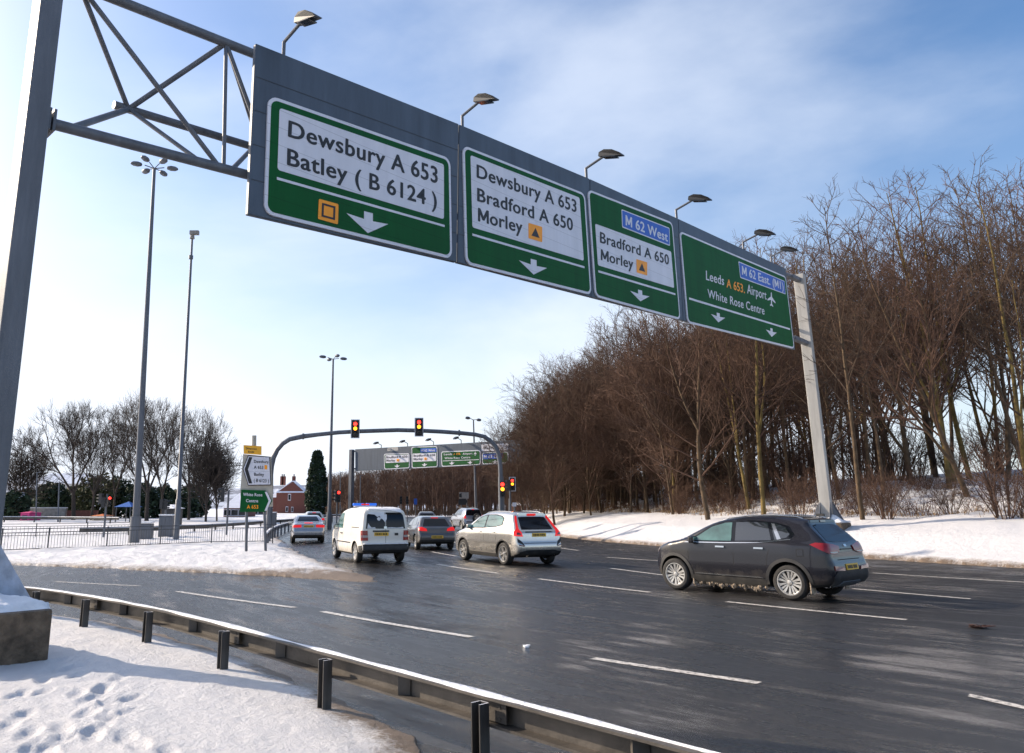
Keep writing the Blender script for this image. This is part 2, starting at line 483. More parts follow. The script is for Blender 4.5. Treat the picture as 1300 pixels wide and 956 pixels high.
# asphalt: wet, with slush streaks that follow the lanes round the island
def road_mat():
    m = bpy.data.materials.new('wet_asphalt'); m.use_nodes = True
    t = m.node_tree; p = t.nodes['Principled BSDF']
    L = t.links.new
    geo = t.nodes.new('ShaderNodeNewGeometry')
    sub = t.nodes.new('ShaderNodeVectorMath'); sub.operation = 'SUBTRACT'; sub.inputs[1].default_value = CEN
    L(geo.outputs['Position'], sub.inputs[0])
    ln = t.nodes.new('ShaderNodeVectorMath'); ln.operation = 'LENGTH'; L(sub.outputs[0], ln.inputs[0])
    sx = t.nodes.new('ShaderNodeSeparateXYZ'); L(sub.outputs[0], sx.inputs[0])
    at = t.nodes.new('ShaderNodeMath'); at.operation = 'ARCTAN2'; L(sx.outputs['Y'], at.inputs[0]); L(sx.outputs['X'], at.inputs[1])
    def comb(a, b):
        c = t.nodes.new('ShaderNodeCombineXYZ')
        m1 = t.nodes.new('ShaderNodeMath'); m1.operation = 'MULTIPLY'; m1.inputs[1].default_value = a; L(ln.outputs['Value'], m1.inputs[0])
        m2 = t.nodes.new('ShaderNodeMath'); m2.operation = 'MULTIPLY'; m2.inputs[1].default_value = b; L(at.outputs[0], m2.inputs[0])
        L(m1.outputs[0], c.inputs[0]); L(m2.outputs[0], c.inputs[1])
        return c.outputs[0]
    streak = make_noise_nodes(t, comb(2.6, 20.0), 1.0, 9, .68)
    tracks = make_noise_nodes(t, comb(.9, 3.0), 1.0, 5, .55)
    fine = make_noise_nodes(t, geo.outputs['Position'], 75, 6, .8)
    grit = make_noise_nodes(t, geo.outputs['Position'], 9, 8, .75)
    big = make_noise_nodes(t, geo.outputs['Position'], .35, 5, .6)
    # slush factor grows towards the inner kerb and at the outer slip road
    inr = t.nodes.new('ShaderNodeMapRange'); inr.inputs['From Min'].default_value = 29.5; inr.inputs['From Max'].default_value = 22.5
    inr.inputs['To Min'].default_value = 0; inr.inputs['To Max'].default_value = .27
    L(ln.outputs['Value'], inr.inputs['Value'])
    a1 = t.nodes.new('ShaderNodeMath'); a1.operation = 'ADD'; L(streak, a1.inputs[0]); L(inr.outputs[0], a1.inputs[1])
    a2 = t.nodes.new('ShaderNodeMath'); a2.operation = 'MULTIPLY_ADD'; a2.inputs[1].default_value = .30; L(grit, a2.inputs[0]); L(a1.outputs[0], a2.inputs[2])
    sr = t.nodes.new('ShaderNodeMapRange'); sr.inputs['From Min'].default_value = .91; sr.inputs['From Max'].default_value = 1.05
    sr.inputs['To Max'].default_value = .50
    L(a2.outputs[0], sr.inputs['Value'])
    base = t.nodes.new('ShaderNodeMix'); base.data_type = 'RGBA'
    gf = t.nodes.new('ShaderNodeMath'); gf.operation = 'MULTIPLY_ADD'; gf.inputs[1].default_value = 3.4; L(fine, gf.inputs[0])
    gs = t.nodes.new('ShaderNodeMath'); gs.operation = 'SUBTRACT'; gs.inputs[1].default_value = 1.80; L(grit, gs.inputs[0]); L(gs.outputs[0], gf.inputs[2])
    L(gf.outputs[0], base.inputs['Factor']); base.inputs[6].default_value = (.004, .0045, .006, 1); base.inputs[7].default_value = (.056, .053, .050, 1)
    mx = t.nodes.new('ShaderNodeMix'); mx.data_type = 'RGBA'
    L(sr.outputs[0], mx.inputs['Factor']); L(base.outputs[2], mx.inputs[6]); mx.inputs[7].default_value = (.34, .34, .35, 1)
    L(mx.outputs[2], p.inputs['Base Color'])
    # wetness: film of water in places
    rr = t.nodes.new('ShaderNodeMath'); rr.operation = 'MULTIPLY_ADD'; rr.inputs[1].default_value = .38; L(tracks, rr.inputs[0]); L(streak, rr.inputs[2])
    r2 = t.nodes.new('ShaderNodeMath'); r2.operation = 'MULTIPLY_ADD'; r2.inputs[1].default_value = .5; L(big, r2.inputs[0]); L(rr.outputs[0], r2.inputs[2])
    ro = t.nodes.new('ShaderNodeMapRange'); ro.inputs['From Min'].default_value = .80; ro.inputs['From Max'].default_value = 1.04
    ro.inputs['To Min'].default_value = .06; ro.inputs['To Max'].default_value = .40
    L(r2.outputs[0], ro.inputs['Value'])
    dry = t.nodes.new('ShaderNodeMapRange'); dry.inputs['From Min'].default_value = 40; dry.inputs['From Max'].default_value = 33
    dry.inputs['To Min'].default_value = 0; dry.inputs['To Max'].default_value = .16
    L(ln.outputs['Value'], dry.inputs['Value'])
    rs = t.nodes.new('ShaderNodeMath'); rs.operation = 'ADD'; L(ro.outputs[0], rs.inputs[0]); L(dry.outputs[0], rs.inputs[1])
    L(rs.outputs[0], p.inputs['Roughness'])
    sl_ = t.nodes.new('ShaderNodeMapRange'); sl_.inputs['From Min'].default_value = 44; sl_.inputs['From Max'].default_value = 34
    sl_.inputs['To Min'].default_value = .66; sl_.inputs['To Max'].default_value = .32
    L(ln.outputs['Value'], sl_.inputs['Value']); L(sl_.outputs[0], p.inputs['Specular IOR Level'])
    p.inputs['Specular IOR Level'].default_value = .5
    b = t.nodes.new('ShaderNodeBump'); b.inputs['Strength'].default_value = .7; b.inputs['Distance'].default_value = .02
    L(fine, b.inputs['Height'])
    b2 = t.nodes.new('ShaderNodeBump'); b2.inputs['Strength'].default_value = .25; b2.inputs['Distance'].default_value = .06
    L(grit, b2.inputs['Height']); L(b.outputs[0], b2.inputs['Normal'])
    L(b2.outputs[0], p.inputs['Normal'])
    MATS['wet_asphalt'] = m
road_mat()

b = MB()
b.add([(-3000, -300, -.05), (3000, -300, -.05), (3000, 4000, -.05), (-3000, 4000, -.05)], [(0, 1, 2, 3)])
tag(b.build('ground', 'snow_far'), 'flat snow covered ground reaching to the horizon', kind='structure')
b = MB()
b.add([(-70, -12, 0), (40, -12, 0), (40, 185, 0), (-70, 185, 0)], [(0, 1, 2, 3)])
tag(b.build('road', 'wet_asphalt'), 'wet dark asphalt of the roundabout carriageway', kind='structure')

def sheet(name, poly, hfun, r0, r1, a0, a1, nr, na, label, dirtfun, m='snow', drop=-.03):
    rr = np.exp(np.linspace(math.log(r0), math.log(r1), nr))
    aa = np.radians(np.linspace(a0, a1, na))
    Rr, A = np.meshgrid(rr, aa, indexing='ij')
    X, Y = (Rr * np.sin(A)).ravel(), (Rr * np.cos(A)).ravel()
    d = sdpoly(np.stack([X, Y], 1), poly)
    Z = hfun(X, Y, d)
    D = dirtfun(X, Y, d)
    keep = (Z.reshape(nr, na) > drop)
    k4 = keep[:-1, :-1] | keep[1:, :-1] | keep[:-1, 1:] | keep[1:, 1:]
    ii, jj = np.nonzero(k4)
    q = np.stack([ii * na + jj, ii * na + jj + 1, (ii + 1) * na + jj + 1, (ii + 1) * na + jj], 1)
    used, inv = np.unique(q.ravel(), return_inverse=True)
    q = inv.reshape(-1, 4)
    me = bpy.data.meshes.new(name)
    V = np.stack([X, Y, Z], 1)[used]
    me.from_pydata(V.tolist(), [], q.tolist())
    at = me.attributes.new('dirt', 'FLOAT', 'POINT')
    at.data.foreach_set('value', D[used].astype(np.float32))
    me.materials.append(MATS[m])
    me.polygons.foreach_set('use_smooth', [True] * len(me.polygons))
    bm = bmesh.new(); bm.from_mesh(me); bmesh.ops.recalc_face_normals(bm, faces=bm.faces)
    if sum(f.normal.z for f in list(bm.faces)[:50]) < 0: bmesh.ops.reverse_faces(bm, faces=bm.faces)
    bm.to_mesh(me); bm.free()
    me.update()
    o = bpy.data.objects.new(name, me); COL.objects.link(o)
    return tag(o, label, kind='structure')

# inner island bank (right)
def h_bank(x, y, d):
    wob = (fbm(x * 1.3, y * 1.3, 3, 5) - .45) * .35
    d2 = d + wob * np.clip(1 - np.abs(d) / 2, 0, 1)
    h = bank_h(x, y, d2)
    far = np.clip((d - 2) / 8, 0, 1)
    return h + (fbm(x * .35, y * .35, 4, 11) - .47) * .8 * far + (fbm(x * 2.2, y * 2.2, 3, 3) - .45) * (.05 + .16 * np.clip((d - 7) / 4, 0, 1)) * (d > .1)
def d_bank(x, y, d):
    return np.clip(1 - d / .6, 0, 1) * .72 + np.clip((d - 8.5) / 4, 0, 1) * .33 * fbm(x * .8, y * .8, 3, 9)
sheet('snow_bank', INNER, h_bank, 15, 330, 2, 88, 330, 620, 'smooth snow bank rising from the kerb to the woods', d_bank)
def ground_z(x, y):
    d = sdpoly(np.array([[x, y]], float), INNER)
    return float(h_bank(np.array([x]), np.array([y]), d)[0])
def bank_d(x, y):
    return float(sdpoly(np.array([[x, y]], float), INNER)[0])

# left island and the fields behind it
LI = [(-95, 715.5), (0, 717.5), (100, 720.5), (200, 725), (300, 729.5), (400, 735), (455, 739.5), (490, 739.5), (470, 731), (440, 723.5), (410, 715), (387, 705.5), (370, 696), (358, 687), (351, 679), (349, 672), (354, 667), (366, 663), (385, 660), (415, 657.2), (450, 655.3)]
LIP = [G(*p)[:2] for p in LI]
LIP = chaikin(LIP, 1) + [(-12, 400), (-900, 400), (-900, LIP[0][1])]
def h_isl(x, y, d):
    wob = (fbm(x * 1.1, y * 1.1, 4, 21) - .47) * .6
    d2 = d + wob * np.clip(1.2 - np.abs(d) / 2, 0, 1)
    near = np.clip(1 - (y - 30) / 60, 0, 1)
    h = np.interp(d2, [-1, -.03, .03, .5, 1.2, 4, 12], [-.4, -.1, .03, .09, .17, .20, .22])
    nose = np.clip(1 - np.hypot(x + 1.2, y - 18.0) / 5.0, 0, 1)
    h = h - nose * .055 * (d2 > 0.03)
    return h + (fbm(x * 1.8, y * 1.8, 4, 31) - .45) * .20 * np.clip(d / 1.2, 0, 1) * near * (1 - nose)
def d_isl(x, y, d):
    nose = np.clip(1.35 - np.hypot((x + 1.5) * .8, (y - 18.2)) / 3.6, 0, 1)
    return np.clip(1 - d / 1.3, 0, 1) * .62 * (fbm(x * .5, y * .5, 2, 4) + .5) + nose * .8 + (fbm(x * 3, y * 3, 4, 14) - .5) * nose * 1.2
sheet('snow_field', LIP, h_isl, 14, 420, -62, 1.5, 360, 640, 'snow covered traffic island and field beyond the slip road', d_isl)

# foreground verge
VG = [(-260, 765), (-60, 772), (43, 777.5), (110, 787), (190, 803), (275, 826), (350, 852), (430, 887), (520, 940), (560, 990)]
VGP = [G(*p)[:2] for p in VG] + [(1.5, 2.5), (1.5, -6), (-40, -6), (-40, 13)]
foot = []
fr = random.Random(3)
for (ax, ay, bx, by, n) in ((-4.0, 9.3, -2.2, 6.2, 10), (-4.1, 8.6, -2.7, 5.4, 9), (-3.3, 8.2, -1.5, 5.0, 12), (-3.0, 6.6, -2.4, 4.6, 7)):
    for k in range(n):
        t_ = k / (n - 1)
        foot.append((ax + (bx - ax) * t_ + fr.uniform(-.25, .25), ay + (by - ay) * t_ + fr.uniform(-.2, .2), fr.uniform(-.5, .5)))
def h_vg(x, y, d):
    wob = (fbm(x * 2.5, y * 2.5, 4, 41) - .47) * .22
    d2 = d + wob
    h = np.interp(d2, [-1, -.02, .02, .2, .6, 3], [-.4, -.08, .015, .05, .085, .10])
    h = h + (fbm(x * 2.0, y * 2.0, 4, 51) - .47) * .05 + (fbm(x * 9, y * 9, 3, 53) - .45) * .022 * np.clip(d, 0, 1)
    nz_ = fbm(x * 11, y * 11, 3, 61)
    for fx, fy, fa in foot:
        c, s = math.cos(fa), math.sin(fa)
        u, v = (x - fx) * c + (y - fy) * s, -(x - fx) * s + (y - fy) * c
        r_ = np.sqrt((u / .07) ** 2 + (v / .17) ** 2)
        h = h - .034 * np.clip(1.35 - r_ * (.75 + .5 * nz_), 0, .9) + .008 * np.exp(-((r_ - 1.5) / .4) ** 2) * nz_
    return h
def d_vg(x, y, d):
    return np.clip(1 - d / .55, 0, 1) * .75 * (fbm(x * 2, y * 2, 3, 71) + .55) + .12 * (fbm(x * 1.2, y * 1.2, 3, 72) > .55)
sheet('snow_verge', VGP, h_vg, 3.2, 22, -80, 30, 330, 760, 'trodden snow verge behind the crash barrier', d_vg)

# distant snow beyond the junction
farp = [(-40, 185), (-14, 150), (-3, 150), (14, 160), (40, 186), (300, 186), (300, 900), (-300, 900), (-300, 186)]
def h_far(x, y, d):
    return np.interp(d, [-2, 0, .5, 5], [-.4, 0, .12, .2]) + .25 * fbm(x * .05, y * .05, 3, 8) * np.clip(d / 10, 0, 1)
sheet('snow_meadow', farp, h_far, 120, 900, -30, 20, 60, 160, 'snow covered ground beyond the far junction', lambda x, y, d: 0 * x, 'snow_far')

# hills
def hills():
    b = MB()
    n = 90
    for k in range(n + 1):
        a = R(-70 + 110 * k / n)
        D = 900
        h = 22 + 20 * noise.noise(Vector((k * .09, 3, 0))) + (16 if k < 40 else 4)
        b.v.append((D * .8 * math.sin(a), D * .8 * math.cos(a), -1))
        b.v.append((D * math.sin(a), D * math.cos(a), h * .8))
        b.v.append((D * 1.3 * math.sin(a), D * 1.3 * math.cos(a), h))
    for k in range(n):
        for j in range(2):
            b.f.append((k * 3 + j, k * 3 + 3 + j, k * 3 + 4 + j, k * 3 + 1 + j)); b.m.append(0)
    tag(b.build('hills', 'hill_snow', smooth=180), 'low snowy hills on the skyline', kind='structure')
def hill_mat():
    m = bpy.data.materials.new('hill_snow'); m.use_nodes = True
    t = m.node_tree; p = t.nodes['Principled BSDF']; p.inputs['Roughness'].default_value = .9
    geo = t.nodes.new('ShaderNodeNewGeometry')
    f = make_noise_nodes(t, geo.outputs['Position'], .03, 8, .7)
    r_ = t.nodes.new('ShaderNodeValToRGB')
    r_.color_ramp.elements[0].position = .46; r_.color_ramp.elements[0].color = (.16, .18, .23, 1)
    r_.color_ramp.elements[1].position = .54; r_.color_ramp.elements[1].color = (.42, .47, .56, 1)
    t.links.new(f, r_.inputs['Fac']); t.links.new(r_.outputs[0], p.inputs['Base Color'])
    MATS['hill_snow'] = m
hill_mat(); hills()

# painted lane lines
def line_mat():
    m = bpy.data.materials.new('line_paint'); m.use_nodes = True
    t = m.node_tree; p = t.nodes['Principled BSDF']
    geo = t.nodes.new('ShaderNodeNewGeometry')
    f = make_noise_nodes(t, geo.outputs['Position'], 14, 8, .75)
    r_ = t.nodes.new('ShaderNodeValToRGB')
    r_.color_ramp.elements[0].position = .37; r_.color_ramp.elements[0].color = (.05, .05, .05, 1)
    r_.color_ramp.elements[1].position = .53; r_.color_ramp.elements[1].color = (.66, .62, .56, 1)
    t.links.new(f, r_.inputs['Fac']); t.links.new(r_.outputs[0], p.inputs['Base Color'])
    p.inputs['Roughness'].default_value = .45
    MATS['line_paint'] = m
line_mat()
lines = [((922, 764), (1151, 787)), ((684, 735), (825, 752)), ((753, 836), (964, 867.5)), ((409, 776.5), (599, 809)), ((555, 716.5), (633, 728)),
         ((775, 721.5), (845, 730.5)), ((1083, 747.5), (1232, 760.5)), ((1108, 727.5), (1330, 741)), ((225, 751), (374, 771.5)), ((70, 738.5), (176, 744)),
         ((770, 707.5), (850, 713)), ((548, 700.5), (579, 706)), ((700, 694), (735, 699)), ((1230, 883), (1420, 925)), ((500, 690), (512, 693.5)), ((-60, 733), (20, 736)),
         ((575, 688), (590, 691)), ((1350, 771), (1500, 784)), ((590, 668), (593, 671)), ((572, 661), (574, 663))]
for k, (p, q) in enumerate(lines):
    A, B = G(*p), G(*q)
    n = max(2, int((B - A).length / .5))
    mid = (A + B) / 2
    # bow each dash about the island's centre
    b = MB()
    ra, rb = (A - CEN).length, (B - CEN).length
    aa, ab = math.atan2(A.y - CEN.y, A.x - CEN.x), math.atan2(B.y - CEN.y, B.x - CEN.x)
    w = .07
    for i in range(n + 1):
        s = i / n
        r_, a_ = ra + (rb - ra) * s, aa + (ab - aa) * s
        for sg in (-w, w):
            b.v.append((CEN.x + (r_ + sg) * math.cos(a_), CEN.y + (r_ + sg) * math.sin(a_), .005))
    for i in range(n):
        b.f.append((2 * i, 2 * i + 1, 2 * i + 3, 2 * i + 2)); b.m.append(0)
    o = b.build('lane_marking', 'line_paint')
    for f in o.data.polygons:
        pass
    tag(o, 'worn white dash painted on the wet road', kind='structure', group='painted lane dashes')
# ------------------------------------------------------------------ writing
_fonts = {}
_cap = [None]
def swap_m(V, Fc):
    # the built in font's M fills badly, so an H holds its place and a drawn M replaces it
    VH, _ = text_mesh('H', 0.003)
    wh, hh = VH[:, 0].max() - VH[:, 0].min(), VH[:, 1].max()
    par = list(range(len(V)))
    def fd(a):
        while par[a] != a: par[a] = par[par[a]]; a = par[a]
        return a
    for f in Fc:
        for a in f[1:]: par[fd(a)] = fd(f[0])
    comp = {}
    for i in range(len(V)): comp.setdefault(fd(i), []).append(i)
    drop = set(); newV = [tuple(v) for v in V]; newF = []
    for c, ids in comp.items():
        P = V[ids]; w = np.ptp(P[:, 0]); h = np.ptp(P[:, 1])
        if abs(w - wh) < .01 and abs(h - hh) < .01:
            drop |= set(ids)
            x0 = P[:, 0].min() - .03; w += .06
            M_ = [(0, 0), (.15, 0), (.15, .66), (.43, .16), (.57, .16), (.85, .66), (.85, 0), (1, 0), (1, 1), (.83, 1), (.5, .40), (.17, 1), (0, 1)]
            b0 = len(newV)
            newV += [(x0 + x * w, y * hh, 0) for x, y in M_]
            newF += [tuple(b0 + k for k in q) for q in ((0, 1, 2, 12), (2, 11, 12), (2, 3, 10, 11), (3, 4, 10), (4, 5, 9, 10), (5, 8, 9), (5, 6, 7, 8))]
    Fc = [f for f in Fc if f[0] not in drop] + newF
    used = sorted({i for f in Fc for i in f}); mp_ = {o: n for n, o in enumerate(used)}
    return np.array([newV[i] for i in used]), [tuple(mp_[i] for i in f) for f in Fc]
def text_mesh(s, bold=.018, spacing=1.06):
    key = (s, bold); s0 = s; s = s.replace('M', 'H')
    if key in _fonts: return _fonts[key]
    cu = bpy.data.curves.new('t', 'FONT')
    cu.body = s; cu.size = 1; cu.offset = bold; cu.space_character = spacing; cu.resolution_u = 4
    ob = bpy.data.objects.new('t', cu); COL.objects.link(ob)
    dg = bpy.context.evaluated_depsgraph_get()
    me = bpy.data.meshes.new_from_object(ob.evaluated_get(dg))
    V = np.array([v.co[:] for v in me.vertices]); Fc = [tuple(p.vertices) for p in me.polygons]
    if 'M' in s0:
        V, Fc = swap_m(V, Fc)
    bpy.data.objects.remove(ob); bpy.data.curves.remove(cu); bpy.data.meshes.remove(me)
    _fonts[key] = (V, Fc)
    return V, Fc
def cap_h():
    if _cap[0] is None:
        V, _ = text_mesh('H', 0.003)
        _cap[0] = V[:, 1].max()
    return _cap[0]

class Face:
    """a vertical sign face: pixels of the photo are surveyed onto it"""
    def __init__(s, P0, n): s.P0, s.n = P0, n.normalized()
    def p(s, px, py, off=0.0): return onplane(px, py, s.P0, s.n) + s.n * off
    def quad(s, tl, tr, br, bl):
        A, B, C, D = [s.p(*q) for q in (tl, tr, br, bl)]
        def f(u, v, off=0.0):
            return (D * (1 - u) + C * u) * (1 - v) + (A * (1 - u) + B * u) * v + s.n * off
        f.w = ((B - A).length + (C - D).length) / 2
        f.h = ((A - D).length + (B - C).length) / 2
        return f
def rrect(u0, v0, u1, v1, r, n=5):
    P = []
    for cx, cy, a in ((u1 - r, v1 - r, 0), (u0 + r, v1 - r, 90), (u0 + r, v0 + r, 180), (u1 - r, v0 + r, 270)):
        for k in range(n + 1):
            t = R(a + 90 * k / n)
            P.append((cx + r * math.cos(t), cy + r * math.sin(t)))
    return P
def plate(face, q, inset, r, off, thick, m, name, parent, org):
    W, H = q.w, q.h
    P = rrect(inset, inset, W - inset, H - inset, r)
    b = MB(); b.prism([q(x / W, y / H, off) for x, y in P], -face.n * thick)
    return b.build(name, m, parent, org)
def wording(face, txt, lb, rb, lt, rt, m, off, name, parent, org, bold=.018):
    V, Fc = text_mesh(txt, .003)
    x0, x1, ch = V[:, 0].min(), V[:, 0].max(), cap_h()
    q = face.quad(lt, rt, rb, lb)
    b = MB()
    w_ = bold * 2.2
    for k in range(4):
        dx = w_ * k / 3; dy = (0, .012, -.012, 0)[k] * (bold / .018)
        b.add([q((v[0] - x0 + dx) / (x1 - x0 + w_), (v[1] + dy) / ch, off + k * .0009) for v in V], Fc)
    return b.build(name, m, parent, org, fix=False)
ARROW = [(.41, 1), (.62, 1), (.62, .62), (1.0, .68), (.5, 0), (0.0, .68), (.41, .62)]
def lane_arrow(face, tl, tr, br, bl, off, parent, org):
    q = face.quad(tl, tr, br, bl)
    b = MB(); b.prism([q(x, y, off) for x, y in ARROW], -face.n * .002)
    return b.build('lane_arrow', 'sign_white', parent, org)
PLANE = [(.5, 1), (.56, .93), (.57, .68), (1, .42), (1, .33), (.57, .46), (.56, .2), (.7, .1), (.7, .03), (.5, .08), (.3, .03), (.3, .1), (.44, .2), (.43, .46), (0, .33), (0, .42), (.43, .68), (.44, .93)]
def shape(face, q, pts, off, m, name, parent, org):
    b = MB(); b.prism([q(x, y, off) for x, y in pts], -face.n * .002)
    return b.build(name, m, parent, org)
def lamp(b, hd, lens, p, n, sc=1.0):
    """bracket arm with a flat lantern, for lighting the board below"""
    z = Vector((0, 0, 1))
    e = p + z * .26 * sc
    a = e + n * .50 * sc + z * .13 * sc
    b.tube([p - z * .3 * sc, e], .035 * sc, 8)
    b.tube([e - z * .01, a], .032 * sc, 8)
    t = a + n * .60 * sc - z * .17 * sc
    s = n.cross(z).normalized()
    ax = (t - a).normalized(); up = s.cross(ax).normalized()
    if up.z < 0: up = -up
    back = a - ax * .09 * sc
    # wedge-like housing: tall at the back, thin at the tip
    prof = [(0, .0), (0, .10), (.16, .15), (.40, .13), (.62, .05), (.66, .0)]
    hw = [.08, .09, .13, .14, .12, .07]
    vs = []
    for (x, h), w in zip(prof, hw):
        for sg in (-1, 1): vs.append(back + ax * x * sc + up * h * sc + s * sg * w * sc)
    m = len(prof)
    fs = [(2 * i, 2 * i + 1, 2 * i + 3, 2 * i + 2) for i in range(m - 1)] + [(2 * (m - 1), 2 * m - 1, 1, 0)]
    fs += [tuple(2 * i for i in reversed(range(m))), tuple(2 * i + 1 for i in range(m))]
    hd.add(vs, fs)
    lens.prism([back + ax * x * sc + s * y * sc - up * .012 * sc for x, y in ((.12, -.09), (.5, -.10), (.5, .10), (.12, .09))], -up * .02 * sc)

# ------------------------------------------------------------------ the near gantry
P1 = atY(315, 272, 12.0)
P2 = atY(1009, 443, 30.0)
T = (P2 - P1); T.z = 0; T.normalize()
NF = Vector((T.y, -T.x, 0))            # faces the traffic (and the camera)
GF = Face(P1, NF)
def GP(px, py, w=0.0):                 # w metres behind the front of the board
    return onplane(px, py, P1 - NF * w, NF)
root_loc = GP(38, 240, -.0); root_loc = Vector((root_loc.x, root_loc.y, 0)) - NF * .22
gantry = empty('sign_gantry', root_loc, label='large grey overhead sign gantry spanning the road nearest the viewer, with green lane signs', cat='sign gantry')
OG = root_loc
MG = Matrix(((T.x, -NF.x, 0), (T.y, -NF.y, 0), (0, 0, 1)))   # local x along beam, y to the back
# board segments
tops = [(325, 54.7), (583, 157.5), (749, 227), (861, 277.5), (997.5, 341)]
bots = [(315, 272), (580.5, 333), (750.5, 377), (867.5, 407), (1009.5, 444)]
for k in range(4):
    A, B, C, D = GP(*tops[k]), GP(*tops[k + 1]), GP(*bots[k + 1]), GP(*bots[k])
    if k > 0: A, D = A + T * .012, D + T * .012
    if k < 3: B, C = B - T * .012, C - T * .012
    b = MB(); b.prism([A, B, C, D], -NF * .10)
    bevel(b.build('board', 'board_grey', gantry, OG), .02, 2)
    # plank joints: shallow ribs across the board
    jb = MB()
    for v in (.2, .4, .6, .8):
        a, c = D.lerp(A, v), C.lerp(B, v)
        jb.beam(a + NF * .003 + T * .03, c + NF * .003 - T * .03, .008, .014)
    jb.build('panel_joint', 'steel_dark', gantry, OG)

def divider(px0, px1, th, parent, face, org, off=.012):
    a, b_ = face.p(*px0, off), face.p(*px1, off)
    z = Vector((0, 0, th / 2))
    b = MB(); b.prism([a - z, b_ - z, b_ + z, a + z], -face.n * .003)
    b.build('divider_line', 'sign_white', parent, org)

def sign(face, tl, tr, br, bl, parent, org, bw=.055, rr=.18, base=.035):
    q = face.quad(tl, tr, br, bl)
    s = plate(face, q, 0, rr, base, base, 'sign_white', 'sign_panel', parent, org)
    g = plate(face, q, bw, rr - bw * .6, base + .004, .003, 'sign_green', 'green_field', s, None)
    g.location = (0, 0, 0)
    return s
# children of a sign share the gantry's origin: world coords minus OG
def plate2(face, tl, tr, br, bl, r, off, m, name, parent, org, inset=0.0):
    return plate(face, face.quad(tl, tr, br, bl), inset, r, off, .003, m, name, parent, org)
B0 = .035
def mk_sign(tl, tr, br, bl, label):
    q = GF.quad(tl, tr, br, bl)
    s = plate(GF, q, 0, .20, B0, B0 - .002, 'sign_white', 'sign_panel', gantry, OG)
    s['label'] = label
    plate(GF, q, .065, .15, B0 + .004, .003, 'sign_green', 'green_field', s, OG)
    return s
def W(s, *a, off=.012, m='sign_black', bold=.018):
    txt, lb, rb, lt, rt = a
    wording(GF, txt, lb, rb, lt, rt, m, B0 + off, 'lettering', s, OG, bold)
def orange(s, tl, tr, br, bl, kind):
    q = GF.quad(tl, tr, br, bl)
    plate(GF, q, 0, .03, B0 + .014, .003, 'sign_orange', 'route_symbol', s, OG)
    if kind == 'square':
        b = MB()
        o, i = .16, .26
        ring = [((o, o), (1 - o, o), (1 - i, i), (i, i)), ((1 - o, o), (1 - o, 1 - o), (1 - i, 1 - i), (1 - i, i)), ((1 - o, 1 - o), (o, 1 - o), (i, 1 - i), (1 - i, 1 - i)), ((o, 1 - o), (o, o), (i, i), (i, 1 - i))]
        for r_ in ring: b.add([q(x, y, B0 + .018) for x, y in r_], [(0, 1, 2, 3)])
        b.build('symbol_outline', 'sign_black', s, OG)
    else:
        b = MB(); b.prism([q(x, y, B0 + .018) for x, y in ((.2, .22), (.8, .22), (.5, .8))], -NF * .002)
        b.build('symbol_triangle', 'sign_black', s, OG)

s1 = mk_sign((339.4, 121.3), (570.3, 201.8), (572.5, 329.5), (334, 272), 'green sign with white panel reading Dewsbury A 653, Batley (B 6124)')
plate2(GF, (353.3, 138), (561.8, 209.5), (561.8, 279), (350.6, 216.5), .06, B0 + .008, 'sign_white', 'white_field', s1, OG)
W(s1, 'Dewsbury A 653', (363.6, 174.1), (553.8, 233.8), (364.5, 154), (553.6, 213.6))
W(s1, 'Batley ( B 6124 )', (362.4, 210), (552.6, 264.6), (362.8, 189.3), (552.6, 246))
divider((349.8, 227.2), (562.7, 287.6), .05, s1, GF, OG, B0 + .008)
orange(s1, (402.8, 253.2), (427.7, 260.1), (427, 285.8), (401.7, 278.8), 'square')
lane_arrow(GF, (438, 263), (491, 276.5), (491, 304), (438, 289), B0 + .009, s1, OG)

s2 = mk_sign((586.2, 184.6), (741.3, 246.4), (749.6, 375), (590, 335.6), 'green sign with white panel reading Dewsbury A 653, Bradford A 650, Morley')
plate2(GF, (595.6, 197.6), (734, 251.5), (739.5, 331.5), (598, 289.2), .06, B0 + .008, 'sign_white', 'white_field', s2, OG)
W(s2, 'Dewsbury A 653', (603.2, 225.7), (730.2, 270.4), (603.2, 209.6), (729.8, 255))
W(s2, 'Bradford A 650', (603.9, 255.5), (725.6, 293.6), (603.9, 239.3), (725.2, 278.6))
W(s2, 'Morley', (604.9, 281.2), (661.5, 296.6), (604.9, 264.6), (661.2, 281.2))
divider((598, 298.4), (740.3, 339.8), .055, s2, GF, OG, B0 + .008)
orange(s2, (669, 283.5), (686.4, 288.7), (686.4, 308.2), (669, 303), 'tri')
lane_arrow(GF, (657, 325), (692.5, 334.5), (693, 354), (657.5, 344), B0 + .009, s2, OG)

s3 = mk_sign((745, 240.6), (852.5, 283), (862.6, 406.5), (754.4, 376.8), 'green sign with blue M 62 West patch above Bradford A 650 and Morley')
plate2(GF, (787.4, 266), (848.4, 289.8), (849, 312.8), (788.2, 289), .05, B0 + .008, 'sign_white', 'patch_border', s3, OG)
plate2(GF, (787.4, 266), (848.4, 289.8), (849, 312.8), (788.2, 289), .04, B0 + .012, 'sign_blue', 'blue_patch', s3, OG, .035)
W(s3, 'M 62 West', (792.3, 286.2), (846, 307.3), (792.1, 273.6), (845.6, 296), off=.016, m='sign_white')
plate2(GF, (753.9, 284.4), (850.4, 319.8), (854.3, 366), (757.5, 337.2), .06, B0 + .008, 'sign_white', 'white_field', s3, OG)
W(s3, 'Bradford A 650', (759.8, 308.2), (847.6, 336.6), (759.8, 294.8), (847.2, 324.4))
W(s3, 'Morley', (760.9, 330.2), (802.2, 341.8), (760.9, 317), (802, 329.4))
divider((757.9, 344.8), (855.8, 373.9), .06, s3, GF, OG, B0 + .008)
